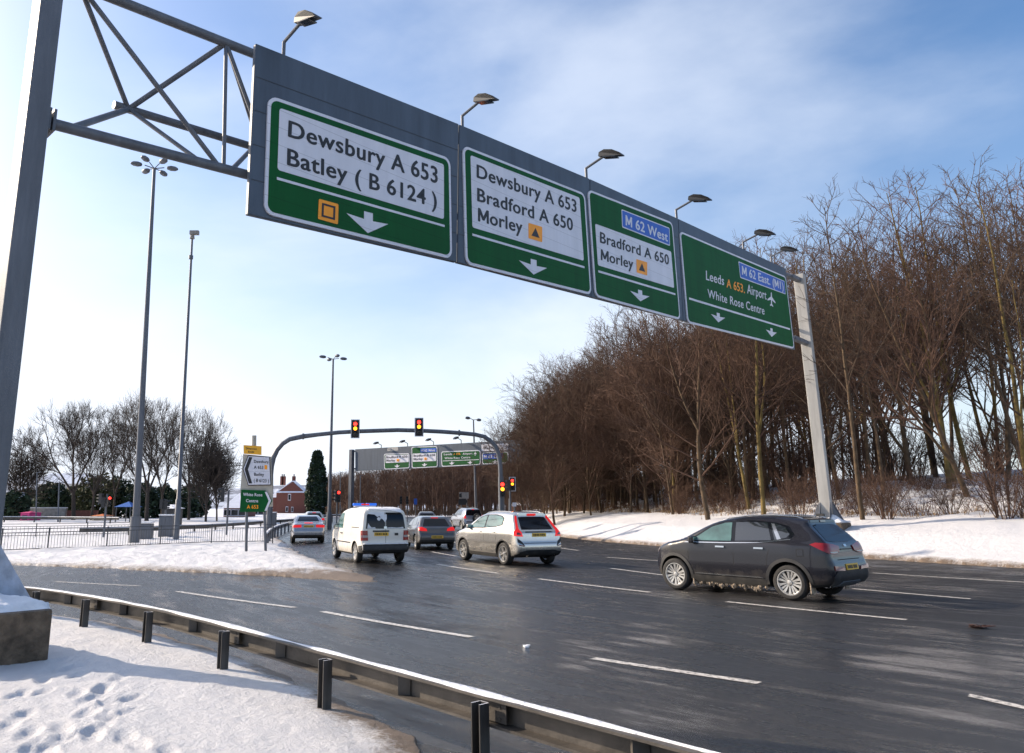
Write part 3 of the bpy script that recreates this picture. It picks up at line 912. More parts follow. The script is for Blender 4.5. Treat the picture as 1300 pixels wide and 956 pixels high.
orange(s3, (806, 329.3), (819.8, 333.5), (819.8, 350.3), (806.5, 346.3), 'tri')
lane_arrow(GF, (798, 365), (822.6, 372), (823.4, 386.6), (798.8, 379), B0 + .009, s3, OG)

s4 = mk_sign((861.8, 293.6), (996.3, 351.2), (1007.4, 443), (871.8, 410), 'wide green sign reading M 62 East (M1), Leeds A 653, Airport, White Rose Centre')
plate2(GF, (936, 332), (994.6, 357), (996, 374), (938.4, 353), .05, B0 + .008, 'sign_white', 'patch_border', s4, OG)
plate2(GF, (936, 332), (994.6, 357), (996, 374), (938.4, 353), .04, B0 + .012, 'sign_blue', 'blue_patch', s4, OG, .035)
W(s4, 'M 62 East. (M1)', (940.3, 348.7), (993.4, 368.6), (940, 338), (992.6, 359), off=.016, m='sign_white')
W(s4, 'Leeds', (894.6, 355.4), (917.6, 362.6), (894.4, 343.9), (917.2, 351.2), m='sign_white', bold=.006)
W(s4, 'A 653.', (920.8, 364.8), (944, 372.6), (920.6, 354.2), (943.4, 362), m='sign_orange', bold=.012)
W(s4, 'Airport', (947, 372.4), (971.6, 380.8), (946.6, 360.8), (971.2, 369.8), m='sign_white', bold=.006)
W(s4, 'White Rose Centre', (896.8, 377.8), (968.9, 399.8), (896.4, 367.2), (968.5, 389.6), m='sign_white', bold=.006)
shape(GF, GF.quad((972.6, 369.3), (982.6, 373), (983, 391.6), (973, 388)), PLANE, B0 + .012, 'sign_white', 'airport_symbol', s4, OG)
divider((873.4, 379.2), (1001.6, 418.2), .07, s4, GF, OG, B0 + .008)
lane_arrow(GF, (900.8, 395), (918.8, 400), (919.4, 411.8), (901.4, 407.2), B0 + .009, s4, OG)
lane_arrow(GF, (970.8, 415), (984.4, 419), (985, 429.8), (971.4, 426), B0 + .009, s4, OG)

# lamps along the top edge
for k, (px, py) in enumerate([(360, 68.5), (587, 159.5), (744.5, 225.5), (859, 276.8), (944, 316.5), (979.5, 333)]):
    p = GP(px, py, .11)
    b, hd, ln = MB(), MB(), MB()
    sc = [1.0, 1.0, 1.12, 1.15, 1.15, 1.0][k]
    lamp(b, hd, ln, p, NF, sc)
    a = b.build('lamp_arm', 'galv', gantry, OG, smooth=40)
    hd.build('lantern', 'lantern_dark', a, OG)
    ln.build('lantern_glass', 'pane_dark', a, OG)

# truss behind the boards and out to the left post
post_c = root_loc.copy()
def chord(name, pts, r_, mtl='galv'):
    b = MB(); b.tube(pts, r_, 12); return b.build(name, mtl, gantry, OG, smooth=40)
TL0, TL1 = GP(52, -38, .55), GP(326, 70, .55)
TR1 = GP(1006, 352, .45)
FL0, FL1 = GP(60, 155.5, .38), GP(318, 223, .38)
FR1 = GP(1010, 430, .4)
RL0, RL1 = GP(144.5, 133, 1.7), GP(318, 185.5, 1.7)
# posts sit where the chords end; top chord held level with its visible slope
chord('top_chord', [TL0, TL1, TR1], .085)
chord('lower_chord', [FL0, FL1, FR1], .085)
chord('rear_chord', [RL0, RL1, RL1.lerp(GP(1003, 415, 1.7), .985)], .075)
def brace(a, b_, r_=.04):
    b = MB(); b.tube([a, b_], r_, 10); return b.build('brace', 'galv', gantry, OG, smooth=40)
def onl(A, B, px):
    # point of segment A-B that shows at photo column px
    lo, hi = -.3, 1.3
    def col(P):
        v = P - Vector((0, 0, CAMH)); zc = v.y * CP + v.z * SP
        return PX + F * v.x / zc
    for _ in range(50):
        m_ = (lo + hi) / 2
        if col(A.lerp(B, m_)) < px: lo = m_
        else: hi = m_
    return A.lerp(B, (lo + hi) / 2)
nA = onl(TL0, TL1, 101); nB = onl(TL0, TL1, 287); nN = onl(RL0, RL1, 163)
brace(nA, nN, .045); brace(nA, onl(FL0, FL1, 279), .045)
brace(nN, nB, .05); brace(nN, onl(FL0, FL1, 89), .055)
brace(nN, onl(FL0, FL1, 257), .04)
brace(nB, onl(FL0, FL1, 284), .035)
brace(nB, onl(RL0, RL1, 330), .035); brace(nB, onl(FL0, FL1, 352), .04)
brace(onl(FL0, FL1, 293), onl(RL0, RL1, 322), .045)
for k in range(5):
    u = .12 + k * .18
    brace(FL1.lerp(FR1, u), TL1.lerp(TR1, u + .06), .04)
# left post, flange and plinth
b = MB()
b.box((post_c.x, post_c.y, 5.75), (.30, .42, 10.6), MG)
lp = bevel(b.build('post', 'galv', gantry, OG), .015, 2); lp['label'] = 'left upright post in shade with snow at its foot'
for f_ in (FL0, TL0):
    for e_ in (-.02, .05):
        b = MB(); b.box(f_ + T * e_, (.04, .34, .34), MG); b.build('flange', 'galv', gantry, OG)
PZ = .66
b = MB()
cz = post_c + T * -.06 + NF * .22
b.box((cz.x, cz.y, PZ / 2 - .2), (1.2, 1.85, PZ + .4), MG)
bevel(b.build('plinth', 'concrete', gantry, OG), .05, 3)
b = MB()
for sg in (-1, 1):
    e = post_c + T * sg * .15
    for w in (-.14, .14):
        q = e - NF * w
        b.prism([q + Vector((0, 0, PZ)), q + T * sg * .46 + Vector((0, 0, PZ)), q + Vector((0, 0, PZ + .72))], NF * .02)
    e = post_c + NF * sg * .21
    b.prism([e + Vector((0, 0, PZ)), e + NF * sg * .4 + Vector((0, 0, PZ)), e + Vector((0, 0, PZ + .7))], T * .02)
b.box((post_c.x, post_c.y, PZ + .02), (.95, 1.15, .04), MG)
b.build('gusset', 'snow_plate', gantry, OG)
def snow_pile(c, sx, sy, h, name, parent, org, M=MG, seed=0, nn=26, edge=.0, mtl='snow_lump'):
    b = MB()
    for i in range(nn + 1):
        for j in range(nn + 1):
            u, v = i / nn * 2 - 1, j / nn * 2 - 1
            r_ = max(abs(u), abs(v)) ** 3
            hh = h * (1 - r_) * (.62 + .75 * noise.noise(Vector((u * 2.2 + seed, v * 2.2, seed)))) + .012
            hh += h * .10 * noise.noise(Vector((u * 7, v * 7, seed)))
            drop = -edge * max(0, max(abs(u), abs(v)) - .93) * 14
            p = M @ Vector((u * sx / 2, v * sy / 2, max(.0, hh) + drop))
            b.v.append((c[0] + p.x, c[1] + p.y, c[2] + p.z))
    for i in range(nn):
        for j in range(nn):
            a = i * (nn + 1) + j
            b.f.append((a, a + nn + 1, a + nn + 2, a + 1)); b.m.append(0)
    return b.build(name, mtl, parent, org, smooth=180)
snow_pile((cz.x, cz.y, PZ + .03), 1.2, 1.85, .14, 'snow_cap', gantry, OG, seed=4, edge=.12)
# small plate on the left post
b = MB(); e = cz + T * .152 - NF * .0
b.box((post_c.x + T.x * .155 + NF.x * .1, post_c.y + T.y * .155 + NF.y * .1, 1.6), (.012, .10, .26), MG)
b.build('cable_hatch', 'steel_dark', gantry, OG)

# right post
pr = GP(1023, 432, .4); prc = Vector((pr.x, pr.y, 0)) + T * .12
gz = ground_z(prc.x, prc.y)
ptop = onplane(1012, 351, P1 - NF * .4, NF).z
b = MB(); b.box((prc.x, prc.y, (ptop + gz) / 2 + .1), (.28, .44, ptop - gz + .1), MG)
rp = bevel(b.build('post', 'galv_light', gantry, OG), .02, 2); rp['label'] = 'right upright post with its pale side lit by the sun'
for e_ in (FR1, TR1):
    b = MB(); b.beam(e_ - T * .3, Vector((prc.x, prc.y, e_.z)), .22, .16); b.build('bracket', 'galv', gantry, OG)
b = MB()
for sg in (-1, 1):
    e = Vector((prc.x, prc.y, gz + .3)) + NF * sg * .25
    for w in (-.12, .12):
        q = e + T * w
        b.prism([q, q + NF * sg * .36, q + Vector((0, 0, .8))], T * .025)
    e = Vector((prc.x, prc.y, gz + .3)) + T * sg * .15
    for w in (-.2, .2):
        q = e + NF * w
        b.prism([q, q + T * sg * .36, q + Vector((0, 0, .8))], NF * .025)
b.build('gusset', 'galv', gantry, OG)
b = MB(); b.box((prc.x, prc.y, gz), (1.25, 1.4, .56), MG)
bevel(b.build('plinth', 'concrete', gantry, OG), .05, 2)
snow_pile((prc.x, prc.y, gz + .28), 1.26, 1.42, .30, 'snow_cap', gantry, OG, seed=9)
print('gantry: board h', (GP(325, 55) - GP(315, 272)).z, (GP(997, 341) - GP(1009, 444)).z, 'soffit', P1.z, P2.z, 'postL', post_c, 'postR', prc, gz)

# ------------------------------------------------------------------ the far gantry
Q1, Q2 = atY(451, 598, 92), atY(630, 590, 79)
T2 = (Q2 - Q1); T2.z = 0; T2.normalize(); N2 = Vector((T2.y, -T2.x, 0))
FF = Face(Q1, N2)
def QP(px, py, w=0.0): return onplane(px, py, Q1 - N2 * w, N2)
o2 = Vector((QP(446, 650).x, QP(446, 650).y, 0))
fg = empty('sign_gantry', o2, label='smaller distant overhead sign gantry with green signs beyond the traffic lights', cat='sign gantry')
bt = [(450.8, 570.4), (647, 559.2), (668, 558.0)]; bb = [(451, 598), (630, 590), (669, 588)]
b = MB()
b.prism([QP(*bt[0]), QP(*bt[2]), QP(*bb[2]), QP(*bb[0])], -N2 * .3)
b.build('board', 'board_grey', fg, o2)
M2 = Matrix(((T2.x, -N2.x, 0), (T2.y, -N2.y, 0), (0, 0, 1)))
for px in (445.5, 672):
    c = QP(px, 640)
    g = ground_z(c.x, c.y) if px > 600 else 0
    top = QP(px, 571.5 if px < 600 else 557).z
    b = MB(); b.box((c.x, c.y, (top + max(g, 0)) / 2), (.45, .5, top - max(g, 0) + .1), M2)
    b.build('post', 'galv', fg, o2)
    if px < 600:
        for y in (573, 595):
            b = MB(); b.beam(QP(446, y, .15), QP(452, y, .15), .15, .15); b.build('bracket', 'galv', fg, o2)
for px, py in ((484, 567.5), (517.5, 565.6), (550.5, 563.6), (585.5, 561.6), (620, 559.8)):
    b, hd, ln = MB(), MB(), MB()
    lamp(b, hd, ln, QP(px, py + 1, .1), N2, 1.3)
    a = b.build('lamp_arm', 'galv', fg, o2)
    hd.build('lantern', 'lantern_dark', a, o2); ln.build('lantern_glass', 'pane_dark', a, o2)
def fx(x, y): return (430 + x / 5.2, 520 + y / 5.2)
def fsign(tl, tr, br, bl, lab):
    q = FF.quad(fx(*tl), fx(*tr), fx(*br), fx(*bl))
    s = plate(FF, q, 0, .25, .05, .045, 'sign_white', 'sign_panel', fg, o2); s['label'] = lab
    plate(FF, q, .09, .2, .06, .005, 'sign_green', 'green_field', s, o2)
    return s
def fplate(s, tl, tr, br, bl, off, m, name, inset=0):
    plate(FF, FF.quad(fx(*tl), fx(*tr), fx(*br), fx(*bl)), inset, .08, off, .004, m, name, s, o2)
def ftext(s, txt, lb, rb, h, m, off=.09, bold=.012):
    wording(FF, txt, fx(*lb), fx(*rb), fx(lb[0], lb[1] - h), fx(rb[0], rb[1] - h), m, off, 'lettering', s, o2, bold)
def farrow(s, cx, cy):
    q = FF.quad(fx(cx - 19, cy - 10), fx(cx + 19, cy - 12), fx(cx + 19, cy + 9), fx(cx - 19, cy + 11))
    b = MB(); b.prism([q(x, y, .08) for x, y in ARROW], -N2 * .004); b.build('lane_arrow', 'sign_white', s, o2)
def fsym(s, x, y):
    q = FF.quad(fx(x - 8, y - 9), fx(x + 8, y - 9.5), fx(x + 8, y + 7.5), fx(x - 8, y + 8))
    plate(FF, q, 0, .04, .10, .004, 'sign_orange', 'route_symbol', s, o2)
    b = MB(); b.prism([q(u, v, .11) for u, v in ((.25, .25), (.75, .25), (.5, .78))], -N2 * .004); b.build('symbol_triangle', 'sign_black', s, o2)
f1 = fsign((300, 292), (468, 288), (470, 386), (303, 396), 'small white and green sign, leftmost on the far board')
fplate(f1, (311, 301), (463, 297), (464, 346), (312, 353), .07, 'sign_white', 'white_field')
ftext(f1, 'Bradford A 650', (317, 322), (455, 317), 15, 'sign_black'); ftext(f1, 'Morley', (317, 344), (375, 342), 15, 'sign_black'); fsym(f1, 394, 335); farrow(f1, 388, 374)
f2 = fsign((482, 246), (652, 241), (655, 379), (485, 388), 'taller green sign with a blue patch on the far board')
fplate(f2, (541, 257), (647, 253), (648, 280), (542, 284), .07, 'sign_blue', 'blue_patch')
ftext(f2, 'M 62 West', (549, 278), (640, 275), 14, 'sign_white')
fplate(f2, (490, 291), (645, 286), (646, 339), (491, 345), .07, 'sign_white', 'white_field')
ftext(f2, 'Bradford A 650', (497, 312), (638, 307), 15, 'sign_black'); ftext(f2, 'Morley', (497, 335), (556, 332), 15, 'sign_black'); fsym(f2, 576, 326); farrow(f2, 569, 365)
f3 = fsign((678, 277), (937, 267), (938, 364), (681, 378), 'wide green sign with two lane arrows on the far board')
ftext(f3, 'Leeds', (698, 302), (752, 300), 13, 'sign_white'); ftext(f3, 'A 653.', (760, 300), (808, 298), 13, 'sign_orange'); ftext(f3, 'Airport', (822, 298), (886, 296), 13, 'sign_white')
ftext(f3, 'White Rose Centre', (702, 328), (872, 321), 13, 'sign_white')
shape(FF, FF.quad(fx(894, 276), fx(914, 275), fx(914, 305), fx(894, 306)), PLANE, .08, 'sign_white', 'airport_symbol', f3, o2)
farrow(f3, 749, 355); farrow(f3, 870, 350)
b = MB(); a, c = FF.p(*fx(690, 341), .07), FF.p(*fx(930, 332), .07)
b.prism([a, c, c + Vector((0, 0, .06)), a + Vector((0, 0, .06))], -N2 * .004); b.build('divider_line', 'sign_white', f3, o2)
f4 = fsign((948, 283), (1120, 276), (1122, 353), (950, 362), 'green and blue sign at the right of the far board')
fplate(f4, (955, 293), (1085, 287), (1086, 322), (956, 328), .07, 'sign_blue', 'blue_patch')
ftext(f4, 'M 62 East', (962, 320), (1075, 315), 18, 'sign_white'); farrow(f4, 1035, 345)
q = FF.quad(fx(944, 231), fx(1120, 223), fx(1121, 268), fx(945, 276))
s5 = plate(FF, q, 0, .1, .05, .045, 'sign_white', 'sign_panel', fg, o2); s5['label'] = 'white sign above the others on the far board'
ftext(s5, 'Wakefield', (955, 262), (1060, 257), 18, 'sign_black', .07)
# bare metal patch on the board
fplate(fg, (320, 252), (392, 247), (394, 270), (322, 274), .012, 'galv_light', 'blank_patch')
# ------------------------------------------------------------------ masts and posts
def mast(px_base, py_base, px_top, py_top, Y, label, heads=6, r0=.16, r1=.07, name='lighting_mast', group=None, arm=1.0, zbase=0.0):
    base = atY(px_base, py_base, Y); base.z = zbase
    top = atY(px_top, py_top, Y)
    root = empty(name, base, label=label, cat='street light', group=group)
    b = MB()
    lean = Vector((top.x - base.x, 0, 0))
    b.tube([base, base + Vector((0, 0, 1.4))], [r0 * 1.5, r0 * 1.5], 12)
    b.build('base_section', 'galv', root, base, smooth=40)
    b = MB(); b.tube([base + Vector((0, 0, 1.4)), top], [r0, r1], 12); b.build('pole', 'galv', root, base, smooth=40)
    for k in range(heads):
        a = 2 * math.pi * (k + .3) / heads
        d = Vector((math.cos(a), math.sin(a), 0))
        b = MB(); b.tube([top, top + d * .55 * arm + Vector((0, 0, .12))], .03 * arm, 6); am = b.build('arm', 'galv', root, base)
        c = top + d * 1.0 * arm + Vector((0, 0, .13))
        b = MB()
        M = Matrix.Rotation(a, 3, 'Z')
        b.lathe([(.001, -.33), (.13, -.28), (.20, -.08), (.18, .16), (.09, .30), (.001, .34)], 10, M @ Matrix(((0, 0, 1), (0, 1, 0), (.72, 0, 0))) * arm)
        for i in range(len(b.v)): v = b.v[i]; b.v[i] = (v[0] + c.x, v[1] + c.y, v[2] + c.z)
        b.build('lantern', 'galv', am, base, smooth=60)
    return root
mast(170, 690, 196, 214, 35.8, 'tall tapered lighting mast with six lanterns behind the railing, left of the camera pole', 6, .165, .08, arm=.88)
mast(418, 655, 423, 456, 66, 'slim lighting mast with a ring of lanterns right of the brick house and conifer', 4, .16, .08, arm=1.0)
mast(604.5, 652, 601, 533, 112, 'distant twin armed lighting mast behind the far sign gantry', 2, .2, .1, arm=1.6)
# CCTV pole
base = G(223, 690); top = atY(244, 303, base.y)
root = empty('camera_pole', base, label='slender pole topped by a surveillance camera, right of the tall lighting mast', cat='pole')
b = MB(); b.tube([base, base + Vector((0, 0, 2.2)), base + Vector((0, 0, 2.25)), top], [.15, .15, .11, .06], 12); b.build('pole', 'galv', root, base, smooth=40)
b = MB(); b.tube([top, top + Vector((0, 0, .25))], [.14, .10], 10); b.box(top + Vector((.12, -.05, .33)), (.5, .22, .22)); b.build('camera_head', 'stone_grey', root, base)
b = MB(); b.tube([top + Vector((0, 0, -1.2)), top + Vector((0, 0, -1.0))], [.12, .12], 10); b.build('collar', 'galv', root, base)
for px, y0, ptop, Y, lab in ((447, 655, 596, 100, 'thin grey pole at the left post of the far gantry'), (432, 655, 600, 130, 'faint grey pole before the distant woods, left'),
                        (457.5, 655, 604, 125, 'faint grey pole before the distant woods, right of the far gantry post'), (663, 640, 606, 70, 'grey lighting column among the bushes beside the signals'),
                        (75, 650, 613, 85, 'short grey lamp column before the left hedge'), (47, 650, 600, 95, 'thin pale pole before the bushy tree at far left')):
    a = atY(px, y0, Y); a.z = 0 if px < 600 else 1.0
    t_ = atY(px, ptop, Y)
    root = empty('lamp_column', a, label=lab, cat='pole', group='thin distant poles')
    b = MB(); b.tube([a, t_], [.13 if px > 600 else .09, .07], 8); b.build('pole', 'galv', root, a, smooth=40)
    b = MB(); b.tube([t_, t_ + Vector((.5, 0, .1))], [.05, .04], 6); b.build('arm', 'galv', root, a)

# ------------------------------------------------------------------ traffic signals
def signal_head(parent, org, c, Y, sc=1.0, lit=('red', 'amber'), board=True, facing=None, backside=False):
    """head centred at c; facing = unit vector lamps look along"""
    f = facing or Vector((-c.x, -c.y, 0)).normalized()
    s = Vector((f.y, -f.x, 0)); z = Vector((0, 0, 1))
    M = Matrix(((s.x, f.x, 0), (s.y, f.y, 0), (0, 0, 1)))
    b = MB(); b.box(c - f * .1, (.32 * sc, .2, .98 * sc), M)
    hd = b.build('signal_head', 'plastic_black', parent, org)
    if board:
        b = MB(); b.box(c - f * .215, (.60 * sc, .02, 1.28 * sc), M); b.build('backing_board', 'plastic_black', hd, org)
        b = MB()
        W_, H_ = .60 * sc, 1.28 * sc
        for x, zz, w, h in ((-W_ / 2 + .025, 0, .04, H_), (W_ / 2 - .025, 0, .04, H_), (0, H_ / 2 - .02, W_ - .1, .04), (0, -H_ / 2 + .02, W_ - .1, .04)):
            b.box(c - f * .2 + s * x + z * zz, (w, .006, h), M)
        b.build('white_border', 'sign_white', hd, org)
    for k, nm in enumerate(('red', 'amber', 'green')):
        p = c + z * (.31 - .31 * k) * sc + f * .012
        b = MB(); Ml = M @ Matrix(((1, 0, 0), (0, 0, 1), (0, 1, 0)))
        b.lathe([(.001, .03), (.09 * sc, .018), (.125 * sc, 0.0)], 16, Ml)
        b.v = [(v[0] + p.x, v[1] + p.y, v[2] + p.z) for v in b.v]
        b.build(nm + '_lamp', 'signal_' + nm if nm in lit else 'signal_off', hd, org)
        b = MB()
        n = 9; rr = .145 * sc
        A = [p + s * math.cos(math.pi * i / (n - 1)) * rr + z * math.sin(math.pi * i / (n - 1)) * rr - z * .02 for i in range(n)]
        vs = A + [q + f * .18 * (1 - .35 * abs(i - 4) / 4) for i, q in enumerate(A)]
        b.add(vs, [(i, i + 1, n + i + 1, n + i) for i in range(n - 1)])
        b.build('hood', 'plastic_black', hd, org)
    return hd

YA = 47.0
arch_px = [(343.5, 620), (343.5, 603), (344.5, 592), (347, 581), (352, 571), (359, 563), (368, 557.5), (385, 554), (405, 551.6), (430, 549), (455, 547.6), (480, 546.8), (505, 546), (531, 546.6), (560, 548), (585, 549.8), (603, 551.6), (615, 554.5), (623, 560), (629, 567), (633, 577), (635, 590), (635.8, 605)]
pts = [atY(x, y, YA) for x, y in arch_px]
pts = [Vector((pts[0].x, YA, 0))] + pts + [Vector((pts[-1].x, YA, 0))]
o3 = Vector((pts[0].x, YA, 0))
arch = empty('signal_gantry', o3, label='curved grey tubular gantry arching over the road carrying traffic lights', cat='signal gantry')
b = MB(); b.tube(pts[1:-1], [.17] * 4 + [.15] * 4 + [.13] * 10 + [.14] * 5, 12); b.build('arch', 'galv', arch, o3, smooth=50)
for p, e in ((pts[0], pts[1]), (pts[-1], pts[-2])):
    b = MB(); b.tube([p, e], [.2, .17], 12); b.build('leg', 'galv', arch, o3, smooth=50)
    b = MB(); b.box(p + Vector((0, 0, .05)), (.6, .6, .1)); b.build('base_plate', 'galv', arch, o3)
for px, py in ((385, 554), (583, 549.6)):
    c = atY(px, py, YA); b = MB(); b.tube([c - Vector((.05, 0, 0)), c + Vector((.05, 0, 0))], .19, 12); b.build('joint_flange', 'galv', arch, o3)
for px, py in ((451, 544), (532, 541.8)):
    c = atY(px, py, YA - .35)
    h = signal_head(arch, o3, c, YA, .92)
c = atY(638, 621, YA - .35)
signal_head(arch, o3, c, YA, .92, board=False)

def signal_post(px, pyb, heads, Y, label, sc=1.0, h=None, zb=0.0):
    a = atY(px, pyb, Y); a.z = zb
    root = empty('traffic_light', a, label=label, cat='traffic light', group='pole mounted traffic lights')
    topz = max(atY(x, y, Y).z for x, y, *_ in heads) + .25
    b = MB(); b.tube([a, Vector((a.x, a.y, topz))], .06, 8); b.build('pole', 'galv', root, a, smooth=40)
    for x, y, lit, bd, *fc in heads:
        c = atY(x, y, Y - .2)
        signal_head(root, a, c, Y, sc, lit, bd, fc[0] if fc else None)
    return root
signal_post(648.5, 660, [(644.5, 616, (), False, Vector((-.9, .3, 0)).normalized()), (650.5, 614.5, ('red', 'amber'), True)], 50, 'traffic light on a thin pole just right of the signal gantry leg', .72, zb=0)
signal_post(427.5, 655, [(425, 630, (), False, Vector((-.9, -.3, 0)).normalized()), (430, 630, ('red',), False)], 62, 'red traffic light beside the slim lighting mast', .95)
signal_post(131.5, 680, [(126.5, 633, (), False, Vector((-.95, .3, 0)).normalized()), (131.5, 638, (), False, Vector((-.2, 1, 0)).normalized()), (139, 636.5, ('red',), False, Vector((.5, -.9, 0)).normalized())], 42, 'cluster of traffic lights behind the railing at left, one showing red', .56)
signal_post(288, 669, [(280.5, 628, (), False, Vector((-1, -.15, 0)).normalized())], 46, 'unlit side-on traffic light left of the arrow signs', .85)
signal_post(509, 652, [(509, 635, (), False)], 98, 'small dark traffic light below the far gantry, left one of the pair', 1.0)
signal_post(517, 652, [(517, 635, (), False)], 98, 'small dark traffic light below the far gantry, right one of the pair', 1.0)
signal_post(209, 672, [(206, 640, (), False, Vector((0, 1, 0))), (212, 641, (), False, Vector((1, .2, 0)).normalized())], 44, 'dark traffic light heads above the grey cabinets', .55)

# ------------------------------------------------------------------ direction signs
YS = 29.8
DF = Face(Vector((0, YS, 0)), Vector((0, -1, 0)))
a0 = atY(313, 703, YS); a0.z = .12
ds = empty('direction_sign', a0, label='pair of stacked arrow signs on two posts, white pointing left above green pointing right', cat='road sign')
def cx5(x, y): return (250 + x / 5.313, 520 + y / 5.313)
def poly_plate(pts, y, th, m, name, parent):
    b = MB(); b.prism([atY(px, py, YS + y) for px, py in pts], (0, th, 0)); return b.build(name, m, parent, a0)
for px, pxt, pyt in ((312.7, 313.3, 640), (337.5, 335.6, 640)):
    base = atY(px, 700, YS + .12); base.z = 0
    t_ = atY(pxt, pyt, YS + .12)
    b = MB(); b.tube([base, t_], .055, 10); b.build('post', 'bark_steel' if 0 else 'galv', ds, a0, smooth=40)
t0 = atY(322.5, 566, YS + .12)
b = MB(); b.tube([t0, atY(322.7, 553, YS + .12)], .09, 8); b.build('post', 'sign_back', ds, a0)
poly_plate([cx5(*q) for q in ((312, 300), (500, 318), (512, 560), (512, 655), (300, 660), (292, 548))], .05, .03, 'sign_back', 'backing_board', ds)
y_ = poly_plate([cx5(*q) for q in ((314, 239), (435, 247), (435, 306), (315, 298))], .0, .03, 'sign_yellow', 'diversion_plate', ds)
def dtext(parent, txt, lb, rb, h, m, yo, bold=.02):
    wording(DF, txt, cx5(*lb), cx5(*rb), cx5(lb[0], lb[1] - h), cx5(rb[0], rb[1] - h), m, .0 - yo, 'lettering', parent, a0, bold)
dtext(y_, 'Diversion', (330, 268), (405, 272), 13, 'sign_black', -.006)
dtext(y_, 'Ends', (346, 290), (386, 292), 12, 'sign_black', -.006)
w_ = poly_plate([cx5(*q) for q in ((308, 400), (345, 308), (491, 317), (501, 511), (345, 513))], .0, .03, 'sign_black', 'arrow_plate', ds)
poly_plate([cx5(*q) for q in ((314, 400), (348, 314), (487, 322), (496, 505), (348, 507))], -.006, .004, 'sign_white', 'white_field', w_)
poly_plate([cx5(*q) for q in ((321, 402), (352, 320), (374, 322), (344, 404), (373, 498), (350, 499))], -.012, .004, 'sign_black', 'chevron', w_)
dtext(w_, 'Dewsbury', (385, 358), (484, 362), 18, 'sign_black', -.012)
dtext(w_, 'A 653', (385, 398), (448, 401), 20, 'sign_black', -.012)
poly_plate([cx5(*q) for q in ((455, 374), (473, 375), (474, 404), (456, 403))], -.012, .004, 'sign_orange', 'route_symbol', w_)
dtext(w_, 'Batley', (386, 446), (453, 448), 20, 'sign_black', -.012)
dtext(w_, '( B 6123 )', (384, 488), (486, 492), 22, 'sign_black', -.012)
g_ = poly_plate([cx5(*q) for q in ((299, 540), (462, 545), (508, 615), (460, 690), (288, 690))], -.02, .03, 'sign_green', 'arrow_plate', ds)
poly_plate([cx5(*q) for q in ((458, 555), (472, 555), (501, 614), (470, 682), (456, 682), (484, 615))], -.026, .004, 'sign_white', 'chevron', g_)
dtext(g_, 'White Rose', (312, 582), (442, 585), 20, 'sign_white', -.026)
dtext(g_, 'Centre', (332, 624), (414, 626), 20, 'sign_white', -.026)
dtext(g_, 'A 653', (338, 668), (414, 668), 24, 'sign_orange', -.026)

def small_sign(px0, px1, py0, py1, Y, label, m='sign_white', zb=0.0, arrow=False, posts=1):
    a = atY((px0 + px1) / 2, py1, Y); a.z = zb
    r_ = empty('road_sign', a, label=label, cat='road sign')
    b = MB(); b.prism([atY(px0, py0, Y), atY(px1, py0, Y), atY(px1, py1, Y), atY(px0, py1, Y)], (0, .03, 0)); p = b.build('plate', m, r_, a)
    for k in range(posts):
        x = (px0 + px1) / 2 if posts == 1 else px0 + (px1 - px0) * (.2 + .6 * k)
        b = MB(); e = atY(x, py0 + 1, Y + .06); b.tube([Vector((e.x, e.y, zb)), e], .05, 8); b.build('post', 'galv', r_, a)
    return r_, p, a
r_, p, a = small_sign(583, 595, 625, 633, 72, 'pale backed sign with a white panel above a dark arrow plate, behind the off-roader', 'stone_grey', posts=2)
b = MB(); b.prism([atY(x, y, 71.9) for x, y in ((582, 634), (591, 633), (593.5, 636.5), (591, 641), (582, 641))], (0, .03, 0)); b.build('arrow_plate', 'sign_black', r_, a)
b = MB(); b.prism([atY(x, y, 71.85) for x, y in ((583, 627), (586, 625.8), (586.4, 631.6), (583, 631))], (0, .02, 0)); b.build('chevron', 'sign_black', r_, a)
r_, p, a = small_sign(525.5, 529.5, 633, 640.5, 96, 'tiny blue and white keep-left sign beside the pair of distant signals', 'sign_blue')
small_sign(645.5, 648, 633, 650, 52, 'narrow grey post with a plate near the signal leg', 'stone_grey')
r_, p, a = small_sign(650.5, 655.5, 638, 643, 52, 'small white plate on a post right of the signals', 'sign_white')

# ------------------------------------------------------------------ crash barrier in the foreground
RT = [(-40, 742), (-10, 743), (19, 744.5), (46, 746.5), (109, 757.5), (188.6, 774.5), (284.6, 798), (350, 816), (413, 834), (480, 852)]
posts_px = [(-30, 776), (43, 784.6), (106, 798), (186, 818.5), (282.5, 851), (412, 899)]
pg = [G(x, y, .06) for x, y in posts_px]
RH = .50
d0 = (pg[1] - pg[0]).normalized(); d1 = (pg[-1] - pg[-2]).normalized()
line = [pg[0] - d0 * 2.2] + pg + [pg[-1] + d1 * 2.0, pg[-1] + d1 * 4.2]
rail_o = pg[3]
gr = empty('crash_barrier', Vector((rail_o.x, rail_o.y, 0)), label='rusty steel crash barrier topped with snow running along the snowy verge in front', cat='crash barrier')
GO = Vector((rail_o.x, rail_o.y, 0))
